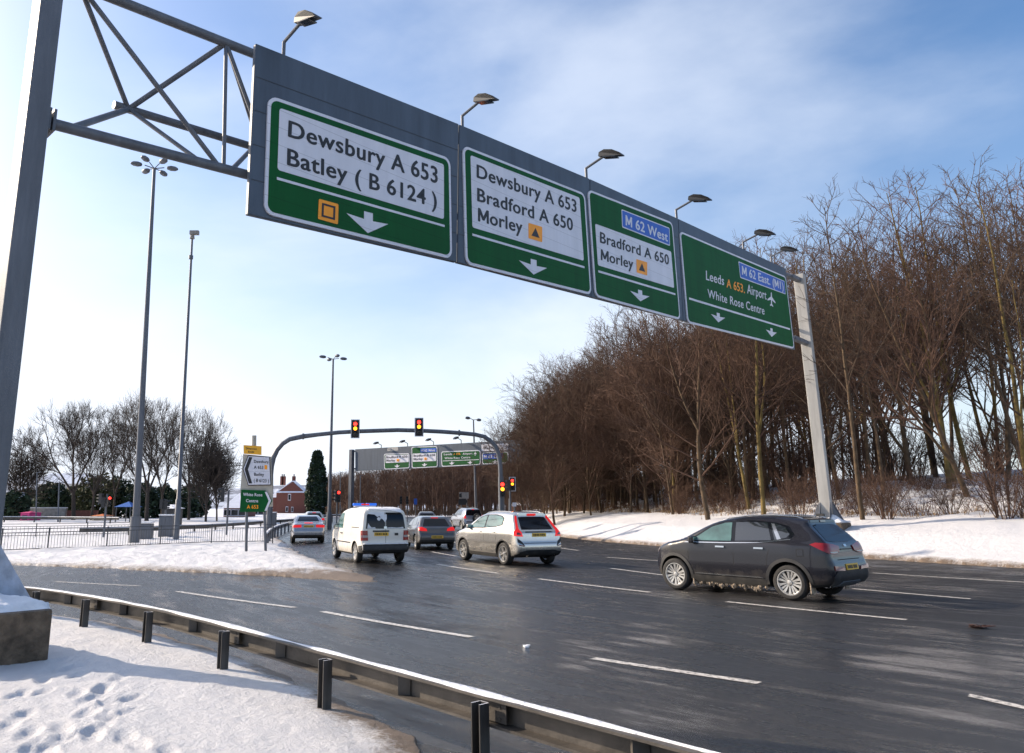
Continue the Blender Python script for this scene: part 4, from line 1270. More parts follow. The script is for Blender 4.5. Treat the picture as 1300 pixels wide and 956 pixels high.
# dense smooth centre line
def smooth_line(P, n=8):
    out = []
    for i in range(len(P) - 1):
        p0 = P[max(0, i - 1)]; p1 = P[i]; p2 = P[i + 1]; p3 = P[min(len(P) - 1, i + 2)]
        for k in range(n):
            t = k / n
            out.append(.5 * ((2 * p1) + (p2 - p0) * t + (2 * p0 - 5 * p1 + 4 * p2 - p3) * t * t + (3 * p1 - p0 - 3 * p2 + p3) * t ** 3))
    out.append(P[-1]); return out
cl = smooth_line([Vector((p.x, p.y, 0)) for p in line], 8)
def sweep(cl, prof, off=0.0):
    """prof: (s sideways to the road, z) closed outline"""
    b = MB(); n = len(prof)
    for i, p in enumerate(cl):
        a = cl[max(0, i - 1)]; c = cl[min(len(cl) - 1, i + 1)]
        d = (c - a).normalized(); s = Vector((-d.y, d.x, 0))
        for u, z in prof: q = p + s * (u + off); b.v.append((q.x, q.y, z))
    for i in range(len(cl) - 1):
        for k in range(n):
            k2 = (k + 1) % n
            b.f.append((i * n + k, i * n + k2, (i + 1) * n + k2, (i + 1) * n + k)); b.m.append(0)
    b.f.append(tuple(range(n))); b.m.append(0); b.f.append(tuple((len(cl) - 1) * n + k for k in reversed(range(n)))); b.m.append(0)
    return b
# open box beam: channel open towards the verge
zt, zb = RH, RH - .19
chan = [(.12, zt), (.0, zt), (.0, zt - .018), (.105, zt - .018), (.105, zb + .018), (.0, zb + .018), (.0, zb), (.12, zb)]
sweep(cl, [(u + .05, z) for u, z in chan]).build('rail', 'rail_rust', gr, GO)
for i in range(4, len(cl) - 1, 8):
    b = MB(); p = cl[i]; d = (cl[i + 1] - cl[i - 1]).normalized(); s = Vector((-d.y, d.x, 0))
    b.beam(p + s * .12 + Vector((0, 0, zb + .02)), p + s * .12 + Vector((0, 0, zt - .02)), .05, .10)
    b.build('stiffener', 'rail_rust', gr, GO)
for p in pg + [pg[-1] + d1 * 2.0]:
    i = min(range(len(cl)), key=lambda k: (cl[k] - Vector((p.x, p.y, 0))).length)
    i = min(max(i, 1), len(cl) - 2)
    d = (cl[i + 1] - cl[i - 1]).normalized(); s = Vector((-d.y, d.x, 0))
    M = Matrix(((d.x, s.x, 0), (d.y, s.y, 0), (0, 0, 1)))
    p = Vector((p.x, p.y, 0)) + s * .04
    b = MB(); b.box((p.x, p.y, zt / 2 - .1), (.085, .010, zt + .14), M)
    b.box(Vector((p.x, p.y, zt / 2 - .1)) + s * -.045 - d * .040, (.010, .09, zt + .14), M)
    b.box(Vector((p.x, p.y, zt / 2 - .1)) + s * -.045 + d * .040, (.010, .09, zt + .14), M)
    b.build('post', 'post_grey', gr, GO)
# lapped splices of the beam
for i in range(8, len(cl) - 2, 16):
    p = cl[i]; d = (cl[i + 1] - cl[i - 1]).normalized(); s = Vector((-d.y, d.x, 0))
    b = MB(); b.beam(p + s * .100 - d * .16 + Vector((0, 0, (zt + zb) / 2)), p + s * .100 + d * .16 + Vector((0, 0, (zt + zb) / 2)), .012, zt - zb - .06)
    for u in (-.1, .1):
        for z in (-.04, .04): b.tube([p + s * .112 + d * u + Vector((0, 0, (zt + zb) / 2 + z)), p + s * .088 + d * u + Vector((0, 0, (zt + zb) / 2 + z))], .013, 6)
    b.build('splice_plate', 'rail_rust', gr, GO)
# snow lying on the rail
b = MB(); n = 7
for i, p in enumerate(cl):
    a = cl[max(0, i - 1)]; c = cl[min(len(cl) - 1, i + 1)]
    d = (c - a).normalized(); s = Vector((-d.y, d.x, 0))
    hh = .014 + .016 * noise.noise(p * 1.7); ww = max(.006, .038 + .055 * noise.noise(p * 1.6 + Vector((5, 0, 0))))
    for k in range(n):
        a_ = math.pi * k / (n - 1)
        q = p + s * (.118 + ww * math.cos(a_)); b.v.append((q.x, q.y, RH - .002 + hh * math.sin(a_) ** .7))
for i in range(len(cl) - 1):
    for k in range(n - 1):
        b.f.append((i * n + k, i * n + k + 1, (i + 1) * n + k + 1, (i + 1) * n + k)); b.m.append(0)
b.build('snow_cap', 'snow_lump', gr, GO, smooth=60)

# ------------------------------------------------------------------ pedestrian railing on the island
RB = [(-160, 707), (-80, 705.5), (0, 702.5), (60, 700), (135, 697), (203, 694), (268, 691), (346, 690)]
rb = [G(x, y, .12) for x, y in RB]
ro = rb[4].copy(); ro.z = 0
ra = empty('pedestrian_railing', ro, label='black pedestrian railing with thin bars standing in the snow of the island', cat='railing')
def railing(P, H, root, org, step=.115, sec=2.0):
    L = []
    for i in range(len(P) - 1):
        n = max(1, round((P[i + 1] - P[i]).length / sec))
        for k in range(n): L.append(P[i].lerp(P[i + 1], k / n))
    L.append(P[-1])
    for p in L:
        b = MB(); b.tube([p - Vector((0, 0, .15)), p + Vector((0, 0, H + .04))], .028, 6); b.build('post', 'steel_dark', root, org)
    for i in range(len(L) - 1):
        b = MB(); a, c = L[i], L[i + 1]
        d = (c - a).normalized()
        for z in (H, H - .14, .12): b.beam(a + d * .03 + Vector((0, 0, z)), c - d * .03 + Vector((0, 0, z)), .03, .03)
        n = int((c - a).length / step)
        for k in range(1, n):
            q = a.lerp(c, k / n); b.tube([q + Vector((0, 0, .12)), q + Vector((0, 0, H - .14))], .009, 4, caps=False)
        b.build('bar_panel', 'steel_dark', root, org)
railing(rb, .88, ra, ro)
# return of the railing along the kerb of the bend
RB2 = [(346, 690), (343, 681), (339, 674)]
# lower fence farther back
RB3 = [(-60, 684), (45, 682.5), (110, 680.5), (170, 679)]
p3 = [G(x, y, .15) for x, y in RB3]; o_ = p3[1].copy(); o_.z = 0
r3 = empty('pedestrian_railing', o_, label='second thin dark railing farther back, left of the tall mast', cat='railing')
railing(p3, .75, r3, o_, .2, 3)

def barrier(pxs, H, label, m='rail_rust', step=2.4, zz=.15, snowy=True):
    P = [G(x, y, zz) for x, y in pxs]
    cl = smooth_line([Vector((p.x, p.y, 0)) for p in P], 6)
    o = cl[len(cl) // 2].copy()
    r_ = empty('crash_barrier', o, label=label, cat='crash barrier')
    sweep(cl, [(0, H), (.06, H), (.02, H - .08), (.06, H - .15), (.02, H - .17), (.06, H - .22), (0, H - .22)]).build('rail', m, r_, o)
    sn = sweep(cl, [(-.04, H), (.10, H), (.08, H + .05), (-.02, H + .05)]); sn.build('snow_cap', 'snow_lump', r_, o)
    acc = 0; last = cl[0]
    for i in range(len(cl) - 1):
        acc += (cl[i + 1] - cl[i]).length
        if acc > step:
            acc = 0; p = cl[i + 1]
            b = MB(); b.box((p.x, p.y - .0, H / 2 - .03), (.11, .11, H)); b.build('post', m, r_, o)
    return r_
barrier([(100, 681.5), (200, 679), (285, 673), (338, 668), (372, 665), (402, 662)], .62, 'dark crash barrier crossing the snow behind the arrow signs', 'rail_rust')
barrier([(338, 692), (345, 683), (357, 676), (371, 671), (386, 668)], .66, 'short curved crash barrier beside the silver saloon', 'galv', 2.0)
barrier([(-40, 664), (60, 664), (150, 665.5)], .8, 'far crash barrier along the snow field at left', 'rail_rust', 3)
barrier([(408, 663), (425, 661), (445, 660), (470, 660)], .9, 'crash barrier end piece beyond the silver saloon', 'galv', 3)

# ------------------------------------------------------------------ cabinets
def cabinet(px0, px1, pyt, pyb, label, m='galv'):
    a, c = G(px0, pyb, .15), G(px1, pyb, .15)
    h = atY(px0, pyt, a.y).z
    o = (a + c) / 2; o.z = 0
    r_ = empty('utility_cabinet', o, label=label, cat='cabinet')
    w = (c - a).length
    b = MB(); b.box((o.x, o.y + .25, h / 2 + .02), (w, .5, h - .1)); bevel(b.build('body', m, r_, o), .02)
    b = MB(); b.box((o.x - w * .24, o.y - .012, h / 2 + .02), (w * .44, .02, h - .25)); b.box((o.x + w * .24, o.y - .012, h / 2 + .02), (w * .44, .02, h - .25)); b.build('door', m, r_, o)
    b = MB(); b.box((o.x, o.y + .25, h + .03), (w + .06, .56, .08)); bevel(b.build('snow_cap', 'snow_lump', r_, o), .03)
cabinet(200, 217, 654.5, 683, 'tall grey twin door roadside cabinet between the mast and the camera pole')
cabinet(174, 190, 664, 686, 'lower grey roadside cabinet at the foot of the tall mast')
cabinet(344, 349.5, 651, 670, 'narrow grey cabinet behind the right post of the arrow signs')

# ------------------------------------------------------------------ background buildings and odds
def house():
    Y = 205.0
    def p(px, py, dy=0): return atY(px, py, Y + dy)
    o = p(368, 651); o.z = 0
    r_ = empty('brick_house', o, label='red brick house with snow covered roof and chimneys beyond the field', cat='house')
    xl, xr = p(350, 651).x, p(387, 651).x
    ev = p(350, 625.5).z; rg = p(371, 610).z; dp = 9.0
    xm = p(371, 610).x
    b = MB(); b.prism([(xl, Y, 0), (xr, Y, 0), (xr, Y, ev), (xm, Y, rg - .3), (xl, Y, ev)], (0, dp, 0)); b.build('wall', 'brick', r_, o)
    b = MB()
    # hipped slope facing the road
    q = [(xl - .3, Y - .35, ev), (xr + .3, Y - .35, ev), (xm + .5, Y + 2.6, rg), (xm - .5, Y + 2.6, rg)]
    b.add(q + [(xl - .3, Y + dp + .3, ev), (xr + .3, Y + dp + .3, ev), (xm, Y + dp - 2, rg)], [(0, 1, 2, 3), (0, 3, 6, 4), (1, 5, 6, 2), (4, 6, 5), (0, 4, 5, 1)])
    rf = b.build('roof', 'tile_snow', r_, o)
    for px in (358, 360.5, 373):
        c = p(px, 612, 5); b = MB(); b.box((c.x, Y + 5, rg + .1), (.9, .9, 2.4)); ch = b.build('chimney', 'brick', rf, o)
        b = MB(); b.tube([(c.x, Y + 5, rg + 1.3), (c.x, Y + 5, rg + 1.9)], .2, 8); b.build('pot', 'stone_grey', ch, o)
    for x0, x1, y0, y1 in ((365.5, 369.5, 627, 635.5), (362.5, 366, 643, 650), (369.5, 372.5, 643.5, 650)):
        a, c = p(x0, y1), p(x1, y0)
        b = MB(); b.box(((a.x + c.x) / 2, Y - .03, (a.z + c.z) / 2), (c.x - a.x, .1, c.z - a.z)); w = b.build('window', 'sign_white', r_, o)
        b = MB(); b.box(((a.x + c.x) / 2, Y - .09, (a.z + c.z) / 2), ((c.x - a.x) * .72, .05, (c.z - a.z) * .78)); b.build('pane', 'pane_dark', w, o)
    # wing to the left
    xl2 = p(346, 640).x
    b = MB(); b.box(((xl2 + xl) / 2, Y + 4, 2.2), (xl - xl2, 7, 4.4)); b.build('wing', 'brick', r_, o)
    b = MB(); b.prism([(xl2, Y - .2, 4.4), (xl, Y - .2, 4.4), (xl, Y + 3, 6.6), (xl2, Y + 3, 6.6)], (0, .2, .15)); b.build('wing_roof', 'tile_snow', r_, o)
house()
def bungalow(px0, px1, pye, pyr, Y, label, wallm='brick'):
    a, c = atY(px0, 650, Y), atY(px1, 650, Y)
    ev, rg = atY(px0, pye, Y).z, atY(px0, pyr, Y + 4).z
    o = (a + c) / 2; o.z = 0
    r_ = empty('low_house', o, label=label, cat='house')
    b = MB(); b.box(((a.x + c.x) / 2, Y + 4, ev / 2), (c.x - a.x, 8, ev)); b.build('wall', wallm, r_, o)
    b = MB(); x0, x1 = a.x - .4, c.x + .4
    b.add([(x0, Y - .4, ev), (x1, Y - .4, ev), (x1, Y + 8.4, ev), (x0, Y + 8.4, ev), (x0 + 2, Y + 4, rg), (x1 - .5, Y + 4, rg)], [(0, 1, 5, 4), (2, 3, 4, 5), (0, 4, 3), (1, 2, 5), (3, 2, 1, 0)])
    b.build('roof', 'tile_snow', r_, o)
    n = 3
    for k in range(n):
        x = a.x + (c.x - a.x) * (k + .5) / n
        b = MB(); b.box((x, Y - .03, ev * .55), (1.3, .08, 1.1)); w = b.build('window', 'sign_white', r_, o)
        b = MB(); b.box((x, Y - .08, ev * .55), (1.05, .05, .85)); b.build('pane', 'pane_dark', w, o)
bungalow(284, 312, 645, 626, 130, 'low brick bungalow with white snowy roof left of the arrow signs')
bungalow(44, 104, 614, 601, 250, 'pale house with a long snowy roof showing above the left hedge', 'render_pale')
bungalow(313, 335, 646, 632, 165, 'low snowy roofed house seen between the sign posts')
# low wall and wrecks of colour in the far yard
a, c = G(20, 668), G(150, 668)
Yw = 105.0
o = atY(60, 652, Yw); o.z = 0
b = MB(); x0, x1 = atY(38, 652, Yw).x, atY(84, 652, Yw).x
b.box(((x0 + x1) / 2, Yw, .9), (x1 - x0, .4, 1.6)); w = b.build('yard_wall', 'stone_grey', None, o)
tag(w, 'low pale grey wall with snow at the far left yard', 'wall')
b = MB(); b.box(((x0 + x1) / 2, Yw, 1.76), (x1 - x0 + .1, .5, .12)); b.build('snow_cap', 'snow_lump', w, o)
b = MB(); x0, x1 = atY(86, 652, Yw).x, atY(124, 652, Yw).x
o = Vector(((x0 + x1) / 2, Yw, 0)); b.box(((x0 + x1) / 2, Yw, .75), (x1 - x0, .4, 1.3)); w = b.build('yard_wall', 'brick', None, o)
tag(w, 'low reddish brick wall right of the pale yard wall', 'wall')
def shed(px0, px1, pyt, pye, Y, label, roofm, wallm, name, cat, legs=False):
    a, c = atY(px0, 655, Y), atY(px1, 655, Y); e, t_ = atY(px0, pye, Y).z, atY(px0, pyt, Y).z
    o = (a + c) / 2; o.z = 0
    r_ = empty(name, o, label=label, cat=cat)
    if legs:
        for x in (a.x, c.x):
            for y in (Y, Y + 3):
                b = MB(); b.tube([(x, y, 0), (x, y, e)], .06, 6); b.build('leg', 'steel_dark', r_, o)
    else:
        b = MB(); b.box(((a.x + c.x) / 2, Y + 1.5, e / 2), (c.x - a.x, 3, e)); b.build('wall', wallm, r_, o)
        b = MB(); b.box(((a.x + c.x) / 2, Y - .03, e * .5), ((c.x - a.x) * .6, .06, e * .45)); b.build('window', 'pane_dark', r_, o)
    b = MB(); b.add([(a.x - .2, Y - .2, e), (c.x + .2, Y - .2, e), (c.x + .2, Y + 3.2, e), (a.x - .2, Y + 3.2, e), (a.x + .8, Y + 1.5, t_), (c.x - .8, Y + 1.5, t_)], [(0, 1, 5, 4), (2, 3, 4, 5), (0, 4, 3), (1, 2, 5), (3, 2, 1, 0)])
    b.build('roof', roofm, r_, o)
shed(147, 165, 636.5, 643.5, 85, 'bright blue canopy on legs before the dark hedge', 'canvas_blue', 'steel_dark', 'canopy', 'canopy', True)
shed(205, 219, 640.5, 645.5, 70, 'small white roofed kiosk behind the grey cabinets', 'tile_snow', 'plastic_black', 'kiosk', 'kiosk')
shed(26, 37, 649, 651, 95, 'pink painted hut at the far left edge', 'pink_paint', 'pink_paint', 'hut', 'hut')
shed(117, 131, 652.5, 655, 95, 'orange topped low hut left of the signal cluster', 'orange_paint', 'stone_grey', 'hut', 'hut')
shed(653, 673, 637.5, 641.5, 82, 'brown hut with a snowy roof beyond the silver estate car', 'tile_snow', 'brick', 'kiosk', 'kiosk')
# litter on the road
c = G(1247, 797.5)
b = MB()
for k in range(9):
    a_ = rnd.uniform(0, 6.28); b.beam(c + Vector((rnd.uniform(-.16, .16), rnd.uniform(-.1, .1), .01)), c + Vector((rnd.uniform(-.2, .2), rnd.uniform(-.14, .14), .05)), .05, .01)
tag(b.build('litter', 'litter', None, c), 'scrap of dark reddish litter lying alone on the wet road', 'litter')
for px, py in ((668, 821.5), (747, 716), (655, 731)):
    c = G(px, py); b = MB(); b.box(c + Vector((0, 0, .01)), (.10, .06, .02), Matrix.Rotation(rnd.uniform(0, 3), 3, 'Z'))
    b.box(c + Vector((.03, .02, .022)), (.05, .05, .012), Matrix.Rotation(rnd.uniform(0, 3), 3, 'Z'))
    tag(b.build('slush_lump', 'slush_lump' if px != 668 else 'snow_lump', None, c), {668: 'small pale ice lump on the road before the barrier', 747: 'small dark lump on the road behind the silver estate car', 655: 'small lump of grit below the silver estate car'}[px], 'lump')
# ------------------------------------------------------------------ vehicles
def smax(a, b, k):
    h = np.clip(k - np.abs(a - b), 0, None) / k
    return np.maximum(a, b) + h * h * k * .25
class CarShape:
    """x from the tail (0) to the nose (L), y half width, z up"""
    def __init__(s, L, W, prof, wid, plan, k=.07, belt=None):
        s.L, s.W = L, W
        s.poly = np.array(chaikin(prof, 2, True))
        s.wz, s.ww = zip(*wid)            # z -> fraction of the half width
        s.px, s.pw = zip(*plan)           # x -> fraction
        s.k = k
        s.gx = np.arange(-.6, L + .6, .012); s.gz = np.arange(-.3, 2.5, .012)
        GX, GZ = np.meshgrid(s.gx, s.gz, indexing='ij')
        s.grid = -sdpoly(np.stack([GX.ravel(), GZ.ravel()], 1), s.poly).reshape(GX.shape)
        zz = np.linspace(0, 2.2, 221)
        w = np.interp(zz, s.wz, s.ww)
        ker = np.hanning(11); ker /= ker.sum()
        s.zz = zz; s.wsm = np.convolve(np.pad(w, 5, mode='edge'), ker, 'valid')
        xx = np.linspace(-.3, L + .3, 300); pw = np.interp(xx, s.px, s.pw)
        ker = np.hanning(15); ker /= ker.sum()
        s.xx = xx; s.psm = np.convolve(np.pad(pw, 7, mode='edge'), ker, 'valid')
    def half(s, x, z):
        g = np.interp(z, s.zz, s.wsm); p = np.interp(x, s.xx, s.psm)
        return s.W / 2 * g * p
    def f(s, P):
        x, y, z = P[:, 0], P[:, 1], P[:, 2]
        a = np.clip((x + .6) / .012, 0, len(s.gx) - 1.001); c = np.clip((z + .3) / .012, 0, len(s.gz) - 1.001)
        i, j = a.astype(int), c.astype(int); u, v = a - i, c - j; g = s.grid
        d = (g[i, j] * (1 - u) + g[i + 1, j] * u) * (1 - v) + (g[i, j + 1] * (1 - u) + g[i + 1, j + 1] * u) * v
        d = d + np.abs(a * .012 - .6 - x) + np.abs(c * .012 - .3 - z)
        return smax(d, np.abs(y) - s.half(x, z), s.k)
    def march(s, O, D, far, n=60):
        """first surface hit from O along D"""
        t0 = np.zeros(len(O)); hit = np.full(len(O), np.nan)
        prev = s.f(O)
        tl = np.full(len(O), np.nan); th = tl.copy()
        for i in range(1, n + 1):
            t = far * i / n
            cur = s.f(O + D * t)
            new = np.isnan(th) & (cur < 0)
            tl[new] = far * (i - 1) / n; th[new] = t
        bad = np.isnan(th)
        tl[bad] = far * .5; th[bad] = far * .5
        for _ in range(18):
            m = (tl + th) / 2; c = s.f(O + D * m[:, None]) < 0
            th = np.where(c, m, th); tl = np.where(c, tl, m)
        return O + D * th[:, None], bad
    def grad(s, P):
        e = 2e-3; g = np.zeros_like(P)
        for a in range(3):
            d = np.zeros(3); d[a] = e
            g[:, a] = s.f(P + d) - s.f(P - d)
        return g / np.maximum(np.linalg.norm(g, axis=1, keepdims=True), 1e-9)
    def body(s, nx, ny, nz, wheels, rw, parent, mats, name='body'):
        L, W, H = s.L, s.W, s.poly[:, 1].max()
        zc = .62 * H * .75; a, b_ = .75, L - .9
        idx = {}; V = []; Fc = []
        def vid(i, j, k):
            key = (i, j, k)
            if key not in idx:
                idx[key] = len(V); V.append((i / nx, j / ny, k / nz))
            return idx[key]
        for i in range(nx):
            for j in range(ny):
                Fc.append((vid(i, j, 0), vid(i, j + 1, 0), vid(i + 1, j + 1, 0), vid(i + 1, j, 0)))
                Fc.append((vid(i, j, nz), vid(i + 1, j, nz), vid(i + 1, j + 1, nz), vid(i, j + 1, nz)))
            for k in range(nz):
                Fc.append((vid(i, 0, k), vid(i + 1, 0, k), vid(i + 1, 0, k + 1), vid(i, 0, k + 1)))
                Fc.append((vid(i, ny, k), vid(i, ny, k + 1), vid(i + 1, ny, k + 1), vid(i + 1, ny, k)))
        for j in range(ny):
            for k in range(nz):
                Fc.append((vid(0, j, k), vid(0, j, k + 1), vid(0, j + 1, k + 1), vid(0, j + 1, k)))
                Fc.append((vid(nx, j, k), vid(nx, j + 1, k), vid(nx, j + 1, k + 1), vid(nx, j, k + 1)))
        U = np.array(V)
        def warp(t): return t
        B = np.stack([-.15 + U[:, 0] * (L + .3), (U[:, 1] * 2 - 1) * (W / 2 + .1), .1 + U[:, 2] * (H + .0)], 1)
        S = np.stack([np.clip(B[:, 0], a, b_), np.zeros(len(B)), np.full(len(B), zc)], 1)
        D = B - S
        D[:, 0] *= 1.0
        lo = np.zeros(len(B)); hi = np.full(len(B), 1.6)
        for _ in range(26):
            m = (lo + hi) / 2; c = s.f(S + D * m[:, None]) < 0
            lo = np.where(c, m, lo); hi = np.where(c, hi, m)
        P = S + D * lo[:, None]
        me = bpy.data.meshes.new(name)
        me.from_pydata([(p[0] - L / 2, p[1], p[2]) for p in P], [], Fc)
        bm = bmesh.new(); bm.from_mesh(me); bmesh.ops.recalc_face_normals(bm, faces=bm.faces); bm.to_mesh(me); bm.free()
        ob = bpy.data.objects.new(name, me); COL.objects.link(ob)
        # wheel wells
        cb = MB()
        for x in wheels:
            for sg in (-1, 1):
                M = Matrix(((1, 0, 0), (0, 0, -1), (0, 1, 0)))
                y0, y1 = sg * W * .28, sg * (W * .5 + .2)
                c0 = Vector((x - L / 2, y0, rw)); c1 = Vector((x - L / 2, y1, rw))
                cb.tube([c0, c1], rw + .065, 36)
        cut = cb.build('cutter', 'under_dark')
        md = ob.modifiers.new('w', 'BOOLEAN'); md.operation = 'DIFFERENCE'; md.object = cut; md.solver = 'EXACT'
        dg = bpy.context.evaluated_depsgraph_get()
        m2 = bpy.data.meshes.new_from_object(ob.evaluated_get(dg))
        bpy.data.objects.remove(ob); bpy.data.objects.remove(cut)
        m2.name = name
        m2.materials.clear()
        for q in mats: m2.materials.append(MATS[q])
        for p in m2.polygons:
            c = p.center; n = p.normal
            mi = 0
            if n.z < -.55 and c.z < .5: mi = 1
            for x in wheels:
                r_ = math.hypot(c.x - (x - L / 2), c.z - rw)
                if r_ < rw + .075 and (abs(c.y) < W / 2 * .985):
                    nn = Vector((c.x - (x - L / 2), 0, c.z - rw))
                    if abs(n.y) > .97 and abs(c.y) < W * .3 or (nn.length > 1e-4 and nn.normalized().dot(n) < -.8): mi = 1
            p.material_index = mi; p.use_smooth = True
        m2.set_sharp_from_angle(angle=R(38))
        ob = bpy.data.objects.new(name, m2); COL.objects.link(ob); ob.parent = parent
        return ob
    def patch(s, pts, view, m, name, parent, off=.006, step=.09, smooth=True, side=1, depth=.012):
        """a panel cut to the outline pts and laid on the body. view: angle in degrees, 0 = from behind, 90 = from the left side, 'top', 180 = front
        2D coordinates: (u, z), u grows to the right as seen by that viewer, zero on the car's axis origin"""
        bm = bmesh.new()
        vs = [bm.verts.new((p[0], p[1], 0)) for p in pts]
        bm.faces.new(vs)
        A = np.array(pts)
        for ax in (0, 1):
            lo, hi = A[:, ax].min(), A[:, ax].max()
            n = int((hi - lo) / step)
            for k in range(1, n + 1):
                c = lo + (hi - lo) * k / (n + 1)
                co = (c, 0, 0) if ax == 0 else (0, c, 0)
                no = (1, 0, 0) if ax == 0 else (0, 1, 0)
                bmesh.ops.bisect_plane(bm, geom=bm.verts[:] + bm.edges[:] + bm.faces[:], plane_co=co, plane_no=no, dist=1e-6)
        bm.verts.ensure_lookup_table()
        U = np.array([v.co[:2] for v in bm.verts])
        L = s.L
        if view == 'top':
            O = np.stack([U[:, 0], U[:, 1], np.full(len(U), 2.4)], 1); D = np.tile([0, 0, -1.0], (len(U), 1)); far = 2.0
        else:
            a = R(view)
            # viewer stands at direction w from the car; 0: w=(-1,0), 90: w=(0,1)
            w = np.array([-math.cos(a), math.sin(a), 0.0]); u = np.array([-math.sin(a), -math.cos(a), 0.0])
            base = np.array([0.0 if abs(view) <= 60 else (L if abs(view) >= 120 else L / 2), 0, 0.0])
            O = base + U[:, :1] * u + w * 4.0; O[:, 2] = U[:, 1]
            D = np.tile(-w, (len(U), 1)); far = 6.0
        P, bad = s.march(O, D, far, 90)
        N = s.grad(P)
        Pf = P + N * off
        Pb = P - N * depth
        verts = [tuple(q) for q in Pf] + [tuple(q) for q in Pb]
        n = len(Pf)
        faces = [tuple(v.index for v in f.verts) for f in bm.faces]
        bm.verts.index_update()
        faces = [tuple(v.index for v in f.verts) for f in bm.faces if not any(bad[v.index] for v in f.verts)]
        for e in bm.edges:
            if len(e.link_faces) == 1 and not any(bad[v.index] for v in e.verts):
                i, j = e.verts[0].index, e.verts[1].index
                faces.append((i, j, n + j, n + i))
        bm.free()
        b = MB(); b.add([(x - L / 2, y, z) for x, y, z in verts], faces)
        ob = b.build(name, m, parent, None, fix=True)
        me = ob.data
        for p in me.polygons: p.use_smooth = True
        me.set_sharp_from_angle(angle=R(35))
        return ob

def mirror(pts): return [(-u, z) for u, z in pts]
def wheel(parent, x, y, r, w=.22, spokes=5, style='multi', face=1, rimm='rim', rim_r=.68):
    hub = MB()
    M = Matrix(((1, 0, 0), (0, 0, face), (0, 1, 0)))       # local z -> outward
    o = Vector((x, y, r))
    def mk(b, nm, m, par, sm=40):
        b.v = [tuple(M @ Vector(v)) for v in b.v]
        ob = b.build(nm, m, par, None, smooth=sm)
        return ob
    b = MB(); b.lathe([(.001, .0), (r * .28, .0), (r * .28, -.04), (r * .55, -.05), (r * .55, -.08), (.001, -.08)], 24)
    h = mk(b, 'wheel', 'under_dark', parent); h.location = o
    b = MB(); ri = r * rim_r
    b.lathe([(ri, -w * .5), (ri + .02, -w * .5), (r - .03, -w * .5), (r - .008, -w * .42), (r, -w * .3), (r, w * .22), (r - .012, w * .38), (r - .04, w * .48), (ri + .02, w * .50), (ri, w * .44)], 44)
    mk(b, 'tyre', 'tyre', h, 30)
    b = MB()
    b.lathe([(ri, w * .44), (ri + .004, w * .47), (ri - .012, w * .47), (ri - .03, w * .36), (ri - .035, -w * .4)], 44)
    zf = w * .40
    if style == 'wide':
        for k in range(spokes):
            for dd in (-1, 1):
                a = 2 * math.pi * k / spokes; a0, a1 = a + dd * .22, a + dd * .27
                t = Vector((-math.sin(a), math.cos(a), 0))
                p0 = Vector((.06 * math.cos(a0), .06 * math.sin(a0), zf - .01)); p1 = Vector(((ri - .010) * math.cos(a1), (ri - .010) * math.sin(a1), zf))
                b.prism([p0 - t * .012, p1 - t * .030, p1 + t * .030, p0 + t * .012], Vector((0, 0, -.035)))
            a += math.pi / spokes
            t = Vector((-math.sin(a), math.cos(a), 0)); d = Vector((math.cos(a), math.sin(a), 0))
            b.prism([d * .06 - t * .012 + Vector((0, 0, zf - .02)), d * (ri - .01) - t * .020 + Vector((0, 0, zf - .008)), d * (ri - .01) + t * .020 + Vector((0, 0, zf - .008)), d * .06 + t * .012 + Vector((0, 0, zf - .02))], Vector((0, 0, -.035)))
    elif style == 'multi':      # pairs of thin spokes
        for k in range(spokes):
            for dd in (-1, 1):
                a = 2 * math.pi * k / spokes; a0, a1 = a + dd * .07, a + dd * .20
                p0 = Vector((.05 * math.cos(a0), .05 * math.sin(a0), zf - .01)); p1 = Vector(((ri - .012) * math.cos(a1), (ri - .012) * math.sin(a1), zf))
                t = Vector((-math.sin(a), math.cos(a), 0))
                w0, w1 = .012, .019
                z = Vector((0, 0, -.035))
                b.prism([p0 - t * w0, p1 - t * w1, p1 + t * w1, p0 + t * w0], z)
    else:
        for k in range(spokes):
            a = 2 * math.pi * k / spokes
            d = Vector((math.cos(a), math.sin(a), 0)); t = Vector((-math.sin(a), math.cos(a), 0))
            p0 = d * .05 + Vector((0, 0, zf - .01)); p1 = d * (ri - .012) + Vector((0, 0, zf))
            b.prism([p0 - t * .035, p1 - t * .05, p1 + t * .05, p0 + t * .035], Vector((0, 0, -.035)))
    b.lathe([(.001, zf + .012), (.045, zf + .008), (.06, zf - .02), (.06, zf - .06)], 20)
    mk(b, 'rim', rimm, h, 40)
    return h
def plate_uk(shape, parent, y0, y1, z0, z1, name='number_plate'):
    p = shape.patch([(y0, z0), (y1, z0), (y1, z1), (y0, z1)], 0, 'plate_yellow', name, parent, off=.018, step=.3, depth=.0)
    n = 7; w = (y1 - y0); ch = []
    for k in range(n):
        u = y0 + w * (.07 + .86 * (k + (.35 if k > 3 else 0)) / 7.35)
        ch.append((u, u + w * .075))
    for a, c in ch:
        shape.patch([(a, z0 + (z1 - z0) * .22), (c, z0 + (z1 - z0) * .22), (c, z0 + (z1 - z0) * .78), (a, z0 + (z1 - z0) * .78)], 0, 'sign_black', 'character', p, off=.021, step=.3, depth=0)
def mirror_part(parent, x, y, z, m, sg):
    b = MB(); b.box((x, y + sg * .12, z), (.13, .20, .15)); o = b.build('wing_mirror', m, parent); bevel(o, .035, 3)
    b = MB(); b.box((x - .068, y + sg * .12, z), (.004, .16, .11)); b.build('mirror_glass', 'mirror_chrome', o)
    b = MB(); b.beam((x, y - sg * .05, z - .05), (x, y + sg * .05, z - .02), .05, .04); b.build('mirror_stalk', 'plastic_black', o)
